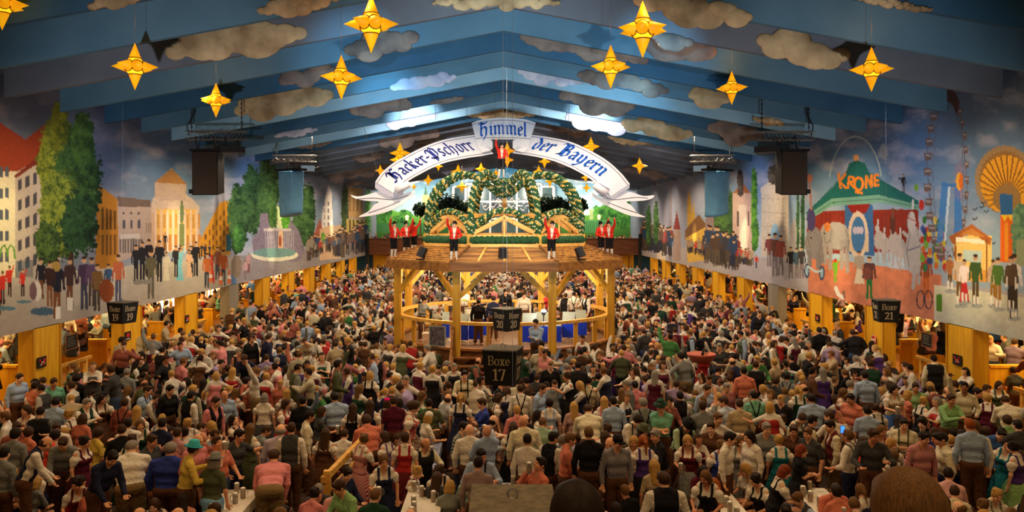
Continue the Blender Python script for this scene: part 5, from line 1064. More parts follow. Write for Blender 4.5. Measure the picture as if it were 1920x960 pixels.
def skeleton(pose, female):
    lean, side, hy, hp, hr, hl, sit = POSE[pose]; R = roty(math.radians(side))@rotx(math.radians(lean)); piv = np.array((0, 0, .97)); dz = np.array((0, 0, -.45 if sit else 0))
    T = lambda p: R@(np.array(p, float)-piv)+piv+dz; w_ = .165 if female else .19; S_ = {}
    S_['T'] = T; S_['R'] = R; S_['piv'] = piv; S_['dz'] = dz; S_['sit'] = sit; S_['w'] = w_
    Hr = R@rotz(math.radians(hy))@rotx(math.radians(hp)); 
    if lean > 40: Hr = rotx(math.radians(30))
    S_['Hr'] = Hr; nb = T((0, .0, 1.47)); S_['neck'] = nb; S_['hc'] = nb+Hr@np.array((0, -.02, .165))
    for sg, h_ in ((-1, hr), (1, hl)):
        s0 = np.array((sg*w_, .01, 1.40)); h_ = np.array(h_, float); v = h_-s0; L = min(np.linalg.norm(v), .545); v /= np.linalg.norm(v); h_ = s0+v*L; a, b = .29, .265
        x = (a*a-b*b+L*L)/(2*L); y = math.sqrt(max(a*a-x*x, 0)); pole = np.array((sg*.8, .5, -.9)) if h_[2] < 1.6 else np.array((sg*1.0, -.3, -.1)); pole -= v*(pole@v); pole /= np.linalg.norm(pole)
        S_['sh', sg], S_['el', sg], S_['wr', sg] = T(s0), T(s0+v*x+pole*y), T(h_)
        S_['hip', sg] = np.array((sg*.09, 0, .90))+dz
        if sit: S_['kn', sg] = np.array((sg*.14, -.42, .49)); S_['an', sg] = np.array((sg*.13, -.38, .08))
        else: S_['kn', sg] = np.array((sg*.10, -.03, .48)); S_['an', sg] = np.array((sg*.12, .02+.03*sg, .08))
    return S_
def torso(f, K, fem, g=0., k=.05, lo=None):
    T = K['T']; c = f.cap
    if fem:
        c(T((-.07, .01, .94)), T((.07, .01, .94)), .112+g, k=k); c(T((-.035, 0, 1.1)), T((.035, 0, 1.1)), .098+g, k=k); c(T((-.07, .01, 1.28)), T((.07, .01, 1.28)), .098+g, k=k)
        for s in (-1, 1): f.ell(T((s*.075, -.09, 1.26)), (.066+g, .062+g, .06+g), k=.03)
        c(T((-.12, .015, 1.39)), T((.12, .015, 1.39)), .055+g, k=k)
    else:
        c(T((-.06, .01, .94)), T((.06, .01, .94)), .112+g, k=k); c(T((-.065, -.005, 1.1)), T((.065, -.005, 1.1)), .108+g, k=k); c(T((-.09, .0, 1.28)), T((.09, .0, 1.28)), .112+g, k=k)
        c(T((-.15, .015, 1.40)), T((.15, .015, 1.40)), .062+g, k=k)
    for s in (-1, 1): c(T((s*.12, .015, 1.42)), T((s*.02, .01, 1.49)), .045+g, k=.04)
def arms(f, K, g=0., upto=2.0, k=.025):
    for s in (-1, 1):
        a, e, w_ = K['sh', s], K['el', s], K['wr', s]; sc = .84 if K['w'] < .18 else 1
        f.cap(a, a+(e-a)*min(1, upto), (.054*sc)+g, (.043*sc)+g, k=k)
        if upto > 1: f.cap(e, e+(w_-e)*min(1, upto-1), .042*sc+g, (.042-.014*min(1, upto-1))*sc+g, k=.02)
def legs(f, K, g=0.):
    for s in (-1, 1): f.cap(K['hip', s], K['kn', s], .088+g, .062+g, k=.04); f.cap(K['kn', s], K['an', s], .06+g, .042+g, k=.02)
def headp(f, K, fine=True):
    R, c = K['Hr'], K['hc']; W = lambda p: c+R@np.array(p, float)
    f.cap(K['neck']-K['R']@np.array((0, 0, .04)), W((0, .01, -.06)), .054 if K['w'] > .18 else .046, .05 if K['w'] > .18 else .044, k=.02)
    f.ell(W((0, .006, .008)), (.076, .096, .104), R); f.ell(W((0, -.03, -.062)), (.056, .064, .058), R, k=.03)
    if fine:
        f.ell(W((0, -.085, .026)), (.048, .016, .011), R, k=.01); f.cap(W((0, -.094, .012)), W((0, -.113, -.028)), .009, .015, k=.01)
        for s in (-1, 1): f.ell(W((s*.03, -.098, .002)), (.015, .014, .010), R, op='sub'); f.ell(W((s*.03, -.083, .002)), (.013, .012, .010), R, k=.003); f.ell(W((s*.077, .012, -.012)), (.012, .022, .032), R, k=.008); f.ell(W((s*.035, -.07, -.035)), (.026, .026, .024), R, k=.02)
        f.ell(W((0, -.088, -.062)), (.022, .012, .009), R, k=.008); f.ell(W((0, -.078, -.1)), (.024, .022, .018), R, k=.015)
def hands(f, K):
    for s in (-1, 1):
        e, w_ = K['el', s], K['wr', s]; d = (w_-e)/np.linalg.norm(w_-e); sd = np.cross(d, (0, 0, 1.)) if abs(d[2]) < .85 else np.cross(d, (0, 1., 0)); sd /= np.linalg.norm(sd)
        f.cap(w_-sd*.012, w_+d*.055-sd*.02, .022, .02, k=.012); f.cap(w_+sd*.012, w_+d*.055+sd*.02, .022, .02, k=.012)
def fingers(K):
    b = MB()
    for s in (-1, 1):
        e, w_ = K['el', s], K['wr', s]; d = (w_-e)/np.linalg.norm(w_-e); sd = np.cross(d, (0, 0, 1.)) if abs(d[2]) < .85 else np.cross(d, (0, 1., 0)); sd /= np.linalg.norm(sd); nn = np.cross(sd, d); nn = nn if nn[1] < .2 else -nn
        for i, (o, L) in enumerate(((-.031, .068), (-.010, .078), (.011, .073), (.031, .058))):
            p = w_+d*.06+sd*o; q = p+d*L*.45+nn*.008; r = q+(d*.75+nn*.65)*L*.3; t = r+(d*.3+nn*.95)*L*.28; b.tube([p-d*.02, q, r, t], [.0105, .0095, .0085, .0065], 6)
        p = w_+d*.018-sd*.028; b.tube([p+sd*.01, p-sd*.03+d*.02+nn*.008, p-sd*.036+d*.048+nn*.024, p-sd*.03+d*.066+nn*.032], [.014, .012, .0105, .008], 6)
    return b
def hairp(f, kind, R, c):
    W = lambda p: c+R@np.array(p, float)
    if kind == 'fringe': f.ell(W((0, .022, -.02)), (.086, .094, .07), R, k=0); 
    elif kind in ('short', 'curly'): q = .0 if kind == 'short' else .014; f.ell(W((0, .016, .022)), (.085+q, .104+q, .106+q), R, k=0); f.ell(W((0, -.06, .085)), (.055, .04, .03), R, k=.02)
    else:
        f.ell(W((0, .014, .02)), (.09, .108, .108), R, k=0)
        for s in (-1, 1): f.cap(W((s*.078, .01, 0)), W((s*.082, .0, -.1 if kind != 'updo' else -.03)), .026, .022, k=.02)
        if kind == 'long':
            f.cap(W((-.05, .06, 0)), W((-.055, .085, -.3)), .05, .035, k=.04); f.cap(W((.05, .06, 0)), W((.055, .085, -.3)), .05, .035, k=.04); f.cap(W((0, .07, 0)), W((0, .1, -.33)), .055, .03, k=.04)
        elif kind == 'bob': f.cap(W((-.05, .05, -.02)), W((-.06, .05, -.1)), .05, .045, k=.04); f.cap(W((.05, .05, -.02)), W((.06, .05, -.1)), .05, .045, k=.04); f.cap(W((0, .07, -.02)), W((0, .07, -.1)), .05, .05, k=.04)
        elif kind == 'ponytail': f.cap(W((0, .1, .03)), W((0, .15, -.03)), .026, .034, k=.02); f.cap(W((0, .15, -.03)), W((0, .13, -.26)), .034, .014, k=.02)
        elif kind == 'updo': f.ell(W((0, .095, .05)), (.05, .045, .045), R, k=.015); f.cap(W((-.07, .02, .095)), W((.07, .02, .095)), .022, k=.02)
    # keep the face clear
    if kind == 'fringe': f.ell(W((0, -.09, -.0)), (.07, .075, .2), R, op='sub'); f.ell(W((0, 0, .09)), (.078, .1, .062), R, op='sub')
    elif kind in ('short', 'curly'): f.ell(W((0, -.125, -.045)), (.082, .08, .095), R, op='sub'); f.cap(W((-.1, -.02, -.11)), W((.1, -.02, -.11)), .07, op='sub')
    else: f.ell(W((0, -.13, -.035)), (.066, .085, .112), R, op='sub'); f.cap(W((0, -.09, -.12)), W((0, -.05, -.16)), .05, op='sub')
def tframe(f, K):
    X, Y, Z = f.grid(); R, piv, dz = K['R'], K['piv'], K['dz']; p = [X-piv[0], Y-piv[1], Z-piv[2]-dz[2]]
    return [R[0, i]*p[0]+R[1, i]*p[1]+R[2, i]*p[2]+piv[i] for i in range(3)]
def bounds(K, pad=.12):
    P_ = np.array([K[q] for q in K if isinstance(q, tuple)]+[K['hc'], (0, 0, 0)]); lo = P_.min(0)-pad; hi = P_.max(0)+pad; lo[2] = 0.0; hi[2] += .08; lo[:2] = np.minimum(lo[:2], (-.3, -.28)); hi[:2] = np.maximum(hi[:2], (.3, .28)); return lo, hi
PROTO = {}
def person_mats():
    def base(name, pattern=None, rough=.85, tint=False):
        m = bpy.data.materials.new(name); m.use_nodes = True; nt = m.node_tree; b = nt.nodes['Principled BSDF']; b.inputs['Roughness'].default_value = rough; b.inputs['Specular IOR Level'].default_value = .15
        oi = nt.nodes.new('ShaderNodeObjectInfo'); col = oi.outputs['Color']; tc = nt.nodes.new('ShaderNodeTexCoord')
        def mixn(fac, a, b2, mode='MIX'):
            x = nt.nodes.new('ShaderNodeMix'); x.data_type = 'RGBA'; x.blend_type = mode
            if isinstance(fac, float): x.inputs[0].default_value = fac
            else: nt.links.new(fac, x.inputs[0])
            for i, v in ((6, a), (7, b2)):
                if isinstance(v, tuple): x.inputs[i].default_value = v
                else: nt.links.new(v, x.inputs[i])
            return x.outputs[2]
        def wave(dirn, sc):
            x = nt.nodes.new('ShaderNodeTexWave'); x.wave_type = 'BANDS'; x.bands_direction = dirn; x.inputs['Scale'].default_value = sc; nt.links.new(tc.outputs['Object'], x.inputs[0]); r = nt.nodes.new('ShaderNodeMath'); r.operation = 'GREATER_THAN'; r.inputs[1].default_value = .5; nt.links.new(x.outputs['Fac'], r.inputs[0]); return r.outputs[0]
        if pattern == 'check':
            lt = mixn(.68, col, (.75, .72, .68, 1)); a = mixn(wave('X', 19), col, lt); c2 = mixn(wave('Z', 19), a, col); 
            mm = nt.nodes.new('ShaderNodeMix'); mm.data_type = 'RGBA'; mm.inputs[0].default_value = .5; nt.links.new(a, mm.inputs[6]); nt.links.new(c2, mm.inputs[7]); col = mm.outputs[2]
        elif pattern == 'stripe': col = mixn(wave('X', 26), col, mixn(.6, col, (.7, .7, .7, 1)))
        elif pattern == 'print':
            nz = nt.nodes.new('ShaderNodeTexNoise'); nz.inputs['Scale'].default_value = 45; nt.links.new(tc.outputs['Object'], nz.inputs[0]); r = nt.nodes.new('ShaderNodeMath'); r.operation = 'GREATER_THAN'; r.inputs[1].default_value = .55; nt.links.new(nz.outputs[0], r.inputs[0]); col = mixn(r.outputs[0], col, (.5, .4, .3, 1))
        elif pattern == 'hair':
            nz = nt.nodes.new('ShaderNodeTexNoise'); nz.inputs['Scale'].default_value = 60; mp = nt.nodes.new('ShaderNodeMapping'); mp.inputs['Scale'].default_value = (3, 3, .4); nt.links.new(tc.outputs['Object'], mp.inputs[0]); nt.links.new(mp.outputs[0], nz.inputs[0])
            r = nt.nodes.new('ShaderNodeMapRange'); r.inputs[1].default_value = .3; r.inputs[2].default_value = .7; r.inputs[3].default_value = .55; r.inputs[4].default_value = 1.35; nt.links.new(nz.outputs[0], r.inputs[0]); v = nt.nodes.new('ShaderNodeVectorMath'); v.operation = 'SCALE'; nt.links.new(col, v.inputs[0]); nt.links.new(r.outputs[0], v.inputs['Scale']); col = v.outputs[0]
        else:
            nz = nt.nodes.new('ShaderNodeTexNoise'); nz.inputs['Scale'].default_value = 7; nz.inputs['Distortion'].default_value = 1.6; nt.links.new(tc.outputs['Object'], nz.inputs[0]); bp = nt.nodes.new('ShaderNodeBump'); bp.inputs['Strength'].default_value = .8; bp.inputs['Distance'].default_value = .045
            if not tint: nt.links.new(nz.outputs[0], bp.inputs['Height']); nt.links.new(bp.outputs[0], b.inputs['Normal'])
        if tint:
            at = nt.nodes.new('ShaderNodeAttribute'); at.attribute_name = 'Col'; col = mixn(1.0, col, at.outputs['Color'], 'MULTIPLY')
        nt.links.new(col, b.inputs['Base Color']); return m
    return dict(skin=base('skin', tint=True, rough=.6), plain=base('plain_cloth'), check=base('checked_cloth', 'check'), stripe=base('striped_cloth', 'stripe'), print=base('printed_cloth', 'print'), hair=base('hair_strands', 'hair', .6))
PM = person_mats()
def finish(f, name, cut=None, smooth_mat=None, extra=None, col=None, origin=None, R=None):
    V, Q = nets(f.F, f.lo, f.h)
    if extra is not None and len(extra.v):
        ev = np.array(extra.v); n0 = len(V); tri = []
        for q in extra.f:
            if len(q) == 4: tri.append([n0+i for i in q])
            else:
                for i in range(1, len(q)-1, 2): tri.append([n0+q[0], n0+q[i], n0+q[i+1], n0+q[min(i+2, len(q)-1)]] if i+2 < len(q) else [n0+q[0], n0+q[i], n0+q[i+1], n0+q[i+1]])
        V = np.vstack([V, ev]); tri = [t for t in tri if len(set(t)) == 4]; Q = np.vstack([Q, np.array(tri)])
    C = col(V) if col else None
    return np_mesh(name, V, Q, C, smooth_mat)
def face_tint(K):
    def g(V):
        p = (V-K['hc'])@K['Hr']; C = np.ones((len(V), 3))
        for s in (-1, 1):
            m = ((p[:, 0]-s*.03)**2/.012**2+(p[:, 2]-.003)**2/.008**2 < 1) & (p[:, 1] < -.06); C[m] = (.25, .22, .22)
            m = ((p[:, 0]-s*.032)**2/.022**2+(p[:, 2]-.026)**2/.006**2 < 1) & (p[:, 1] < -.06); C[m] = (.3, .24, .2)
        m = (p[:, 0]**2/.022**2+(p[:, 2]+.062)**2/.008**2 < 1) & (p[:, 1] < -.07); C[m] = (.85, .5, .5); return C
    return g
def proto_mesh(pose, fem, part):
    key = (pose, fem, part)
    if key in PROTO: return PROTO[key]
    if (pose, fem) not in PROTO: PROTO[pose, fem] = skeleton(pose, fem)
    K = PROTO[pose, fem]; lo, hi = bounds(K); f = Field(lo, hi, .0125 if part == 'body' else .0135)
    if part == 'body':
        torso(f, K, fem); arms(f, K); legs(f, K); headp(f, K); hands(f, K)
        for s in (-1, 1): f.cap(K['an', s]-(0, .03, .04), K['an', s]-(0, -.0, .04)+np.array((0, -.15, 0)), .042, .036)
        me = finish(f, 'person_body', extra=fingers(K), col=face_tint(K), smooth_mat=PM['skin'])
    elif part in ('shirt', 'rolled_shirt', 'tshirt'):
        torso(f, K, fem, .012); arms(f, K, .013, {'shirt': 1.95, 'rolled_shirt': 1.35, 'tshirt': .75}[part]); X, Y, Z = tframe(f, K)
        f.F = np.maximum(f.F, .90-Z); T = K['T']; f.cap(T((0, -.01, 1.47)), T((0, -.03, 1.6)), .062, op='sub'); f.ell(T((0, -.09, 1.46)), (.04, .06, .07), op='sub'); me = finish(f, part)
    elif part == 'vest':
        torso(f, K, fem, .026); X, Y, Z = tframe(f, K); f.F = np.maximum(f.F, .96-Z); f.F = np.maximum(f.F, np.abs(X)-K['w']+.035)
        T = K['T']; f.cap(T((0, -.01, 1.44)), T((0, -.03, 1.6)), .078, op='sub'); f.F = np.maximum(f.F, -np.maximum(np.abs(X)-(Z-1.12)*.22, Y+.02)); me = finish(f, part)
    elif part == 'braces':
        f = Field(lo, hi, .010); torso(f, K, fem, .022); X, Y, Z = tframe(f, K); bx = np.where(Y < 0, np.abs(np.abs(X)-.085), np.abs(np.abs(X)-np.abs(Z-1.13)*.3)); strip_ = bx-.016
        chest = np.maximum(np.abs(Z-1.26)-.018, np.maximum(Y, np.abs(X)-.09)); f.F = np.maximum(np.maximum(f.F, np.minimum(strip_, chest)), .92-Z); T = K['T']; f.cap(T((0, 0, 1.46)), T((0, -.03, 1.6)), .075, op='sub'); me = finish(f, part)
    elif part in ('trousers', 'breeches'):
        T = K['T']; f.cap(T((-.065, .01, .93)), T((.065, .01, .93)), .128, k=.05); f.cap(np.array((-.06, .0, .9))+K['dz'], np.array((.06, 0, .9))+K['dz'], .12, k=.05); legs(f, K, .02); X, Y, Z = f.grid(); Xt, Yt, Zt = tframe(f, K)
        f.F = np.maximum(f.F, Zt-1.0); f.F = np.maximum(f.F, (.43 if part == 'breeches' else .09)-Z); me = finish(f, part)
    elif part == 'blouse':
        torso(f, K, fem, .014)
        for s in (-1, 1):
            a, e = K['sh', s], K['el', s]; f.ell(a+(e-a)*.35, (.088, .088, .085), k=.02); f.cap(a+(e-a)*.35, a+(e-a)*.75, .075, .055, k=.02)
        X, Y, Z = tframe(f, K); f.F = np.maximum(f.F, 1.2-Z); T = K['T']; f.cap(T((0, 0, 1.46)), T((0, -.03, 1.6)), .07, op='sub'); f.ell(T((0, -.13, 1.42)), (.085, .1, .1), op='sub'); me = finish(f, part)
    elif part == 'bodice':
        torso(f, K, fem, .024); X, Y, Z = tframe(f, K); f.F = np.maximum(f.F, .95-Z); f.F = np.maximum(f.F, np.minimum(Z-1.30, np.maximum(np.abs(np.abs(X)-.1)-.025, Z-1.5))); 
        f.F = np.where(Y > .03, np.maximum(f.F, np.minimum(Z-1.37, np.abs(np.abs(X)-.1)-.025)), f.F); me = finish(f, part)
    elif part == 'jacket':
        torso(f, K, fem, .024); arms(f, K, .018, 1.97); X, Y, Z = tframe(f, K); f.F = np.maximum(f.F, .92-Z); T = K['T']; f.cap(T((0, -.01, 1.45)), T((0, -.03, 1.6)), .07, op='sub'); f.F = np.maximum(f.F, -np.maximum(np.abs(X)-.02-(Z-.95)*.13, Y+.03)); me = finish(f, part)
    elif part == 'socks':
        for s in (-1, 1): f.cap(K['kn', s], K['an', s], .068, .05, k=.0)
        X, Y, Z = f.grid(); f.F = np.maximum(np.maximum(f.F, Z-.42), .07-Z); me = finish(f, part)
    PROTO[key] = me; return me
def skirt_mesh(apron):
    key = ('skirt', apron)
    if key in PROTO: return PROTO[key]
    b = MB(); n = 64; prof = [(.125, 1.0), (.17, .95), (.22, .85), (.26, .7), (.29, .55), (.31, .42)]; off = .014 if apron else 0
    ks = range(n+1) if not apron else range(n//8*5, n//8*7+1); vs = []
    for (r, z) in prof:
        for k in ks: a = 2*PI*k/n; p = 1+.035*math.sin(a*14)*(1.05-z)*1.6; vs.append(((r*p+off)*math.cos(a)*1.12, (r*p+off)*math.sin(a), z+(.05 if apron and z < .5 else 0)))
    m = len(list(ks))
    for i in range(len(prof)-1):
        for k in range(m-1): b.f.append((i*m+k, (i+1)*m+k, (i+1)*m+k+1, i*m+k+1)); b.m.append(0)
    b.v = vs; me = b.mesh('apron' if apron else 'skirt', [None], True); me.materials.clear(); PROTO[key] = me; return me
def hair_mesh(kind):
    if ('hair', kind) in PROTO: return PROTO['hair', kind]
    f = Field((-.14, -.15, -.42), (.14, .24, .18), .0095); hairp(f, kind, np.eye(3), np.zeros(3)); me = finish(f, 'hair_'+kind, smooth_mat=None); PROTO['hair', kind] = me; return me
def hat_mesh(kind):
    if ('hat', kind) in PROTO: return PROTO['hat', kind]
    b = MB()
    if kind == 'headscarf': b.lathe([(.1, .0), (.102, .05), (.08, .1), (.02, .125)], 18, (0, .012, .02), 0, .92, 1.1)
    elif kind == 'cap': b.lathe([(.094, .03), (.098, .07), (.075, .115), (.01, .13)], 18, (0, .01, 0), 0, .92, 1.12); b.box((-.06, -.18, .035), (.06, -.08, .048))
    else: b.lathe([(.165, .045), (.17, .058), (.1, .062), (.094, .12), (.07, .165), (.03, .17), (.01, .15)], 20, (0, .01, 0), 0, .9, 1.05); b.lathe([(.102, .06), (.103, .085)], 20, (0, .01, 0), 1, .9, 1.05)
    me = b.mesh('hat_'+kind, [None, None], True); me.materials.clear(); PROTO['hat', kind] = me; return me
HAIRC = dict(dark=(34, 24, 18), brown=(62, 42, 26), light=(104, 74, 42), blond=(176, 136, 72), grey=(128, 120, 108), red=(120, 52, 24), ginger=(150, 76, 28))
C_ = dict(white=(216, 208, 192), cream=(206, 196, 164), pale_blue=(150, 170, 196), royal=(44, 60, 140), navy=(30, 34, 60), grey=(120, 122, 118), dgrey=(62, 62, 62), black=(24, 22, 24), pink=(206, 128, 128), salmon=(200, 116, 92), rust=(146, 82, 68), red=(158, 40, 38), dred=(92, 28, 30), coral=(226, 74, 56), lav=(150, 130, 160),
          mint=(110, 170, 140), green=(66, 120, 62), lime=(150, 190, 80), dgreen=(28, 60, 42), teal=(30, 110, 120), turq=(60, 170, 180), olive=(74, 80, 52), beige=(176, 156, 120), brown=(84, 54, 34), khaki=(120, 98, 62), purple=(70, 44, 110), blue=(60, 96, 160), yellow=(210, 180, 80), lgreen=(130, 170, 110), wine=(80, 20, 40), jeans=(56, 70, 100), sky=(120, 170, 210), lilac=(170, 150, 190))
SKIN = [(226, 170, 132), (216, 156, 118), (236, 184, 150), (200, 140, 104), (220, 164, 124), (150, 100, 70)]
def colr(c): return (*sl(C_[c] if isinstance(c, str) else c), 1)
N_PERSON = [0]
def piece(name, me, m, color, parent, M=None, m2=None):
    if len(me.materials) == 0: me.materials.append(m)
    o = bpy.data.objects.new(name, me); link(o, parent); o.color = color
    if len(o.material_slots) and me.materials[0] is not m: o.material_slots[0].link = 'OBJECT'; o.material_slots[0].material = m
    if M is not None:
        import mathutils
        o.matrix_local = mathutils.Matrix([list(r) for r in M])
    return o
def person(x, y, z, rot, sex, pose, outfit, hair, hairc, top, pattern='plain', bottom='brown', over='black', apron=None, hat=None, hatc='black', sc=1.0, wide=1.0, flip=False, skin=0, name='person', props=None):
    fem = sex == 'f'; me = proto_mesh(pose, fem, 'body'); K = PROTO[pose, fem]
    o = bpy.data.objects.new(name, me); link(o); o.location = (x, y, z); o.rotation_euler = (0, 0, math.radians(rot)); o.scale = (sc*wide*(-1 if flip else 1), sc*(wide if wide > 1 else 1), sc); o.color = (*sl(SKIN[skin % len(SKIN)]), 1)
    for k, v in (props or {}).items(): o[k] = v
    g = lambda part, nm, m, c: piece(nm, proto_mesh(pose, fem, part), m, colr(c), o)
    sit = K['sit']
    if outfit in ('shirt', 'rolled_shirt', 'tshirt', 'vest', 'braces', 'jacket'):
        if outfit == 'jacket': g('jacket', 'jacket', PM['plain'], top); g('tshirt', 'shirt', PM['plain'], 'white')
        else: g({'vest': 'rolled_shirt' if flip else 'shirt', 'braces': 'rolled_shirt'}.get(outfit, outfit), 'shirt', PM[pattern], top)
        if outfit == 'vest': g('vest', 'waistcoat', PM['plain'], over)
        if outfit == 'braces': g('braces', 'braces', PM['plain'], over)
        if bottom == 'skirt_long': piece('skirt', skirt_mesh(False), PM['plain'], colr(over), o)
        else: g('breeches' if name == 'figurine' else 'trousers', 'breeches' if name == 'figurine' else 'trousers', PM['plain'], bottom)
        if name == 'figurine': g('socks', 'socks', PM['plain'], 'white')
    elif outfit == 'dirndl':
        g('blouse', 'blouse', PM['plain'], over if over != 'black' else 'white'); g('bodice', 'bodice', PM[pattern], top)
        if sit: g('trousers', 'skirt', PM[pattern], bottom)
        else:
            piece('skirt', skirt_mesh(False), PM[pattern], colr(bottom), o)
            if apron: piece('apron', skirt_mesh(True), PM['plain'], colr(apron), o)
    Hm = np.eye(4); Hm[:3, :3] = K['Hr']; Hm[:3, 3] = K['hc']
    if hair != 'bald': piece('hair', hair_mesh(hair), PM['hair'], (*sl(HAIRC[hairc]), 1), o, Hm)
    if hat: piece('hat' if hat != 'headscarf' else 'head_scarf', hat_mesh(hat), PM['plain'], colr(hatc), o, Hm)
    o_hand = K['wr', -1]+(K['wr', -1]-K['el', -1])/np.linalg.norm(K['wr', -1]-K['el', -1])*.07
    s_ = -1 if flip else 1; v = rotz(math.radians(rot))@(o_hand*np.array((s_, 1, 1))*sc); N_PERSON[0] += 1
    return o, (x+v[0], y+v[1], z+v[2])
# head-top height of each pose over the feet
def ztop(pose, fem):
    if (pose, fem) not in PROTO: PROTO[pose, fem] = skeleton(pose, fem)
    K = PROTO[pose, fem]; return float((K['hc']+K['Hr']@np.array((0, 0, .115)))[2]) if POSE[pose][0] < 40 else float(K['hc'][2]+.12)
M_GLASS = mat('mug_glass', (226, 226, 216), .1, trans=.7, spec=.5); M_BEER = mat('beer_amber', (214, 150, 40), .2, spec=.5, col2=(196, 128, 24)); M_FOAM = mat('beer_foam', (244, 238, 220), .8)
MUG = []
def mug(loc, rz, label, group=None, full=True):
    if not MUG:
        t = empty('beer_mug'); MB().lathe([(.045, 0), (.047, .02), (.047, .17), (.05, .19)], 14).build('glass', M_GLASS, t, smooth=True); MB().lathe([(.042, .012), (.043, .15)], 12).build('beer', M_BEER, t); MB().lathe([(.043, .15), (.046, .185), (.03, .2)], 12).build('foam', M_FOAM, t)
        MB().tube([(.045, 0, .15), (.085, 0, .145), (.09, 0, .07), (.046, 0, .04)], .009, 6).build('handle', M_GLASS, t); MUG.append(t); r = t; r.location = loc; r.rotation_euler = (0, 0, rz)
    else: r = dup(MUG[0], loc, rz)
    r['label'] = label; r['category'] = 'beer mug'
    if group: r['group'] = group
    return r
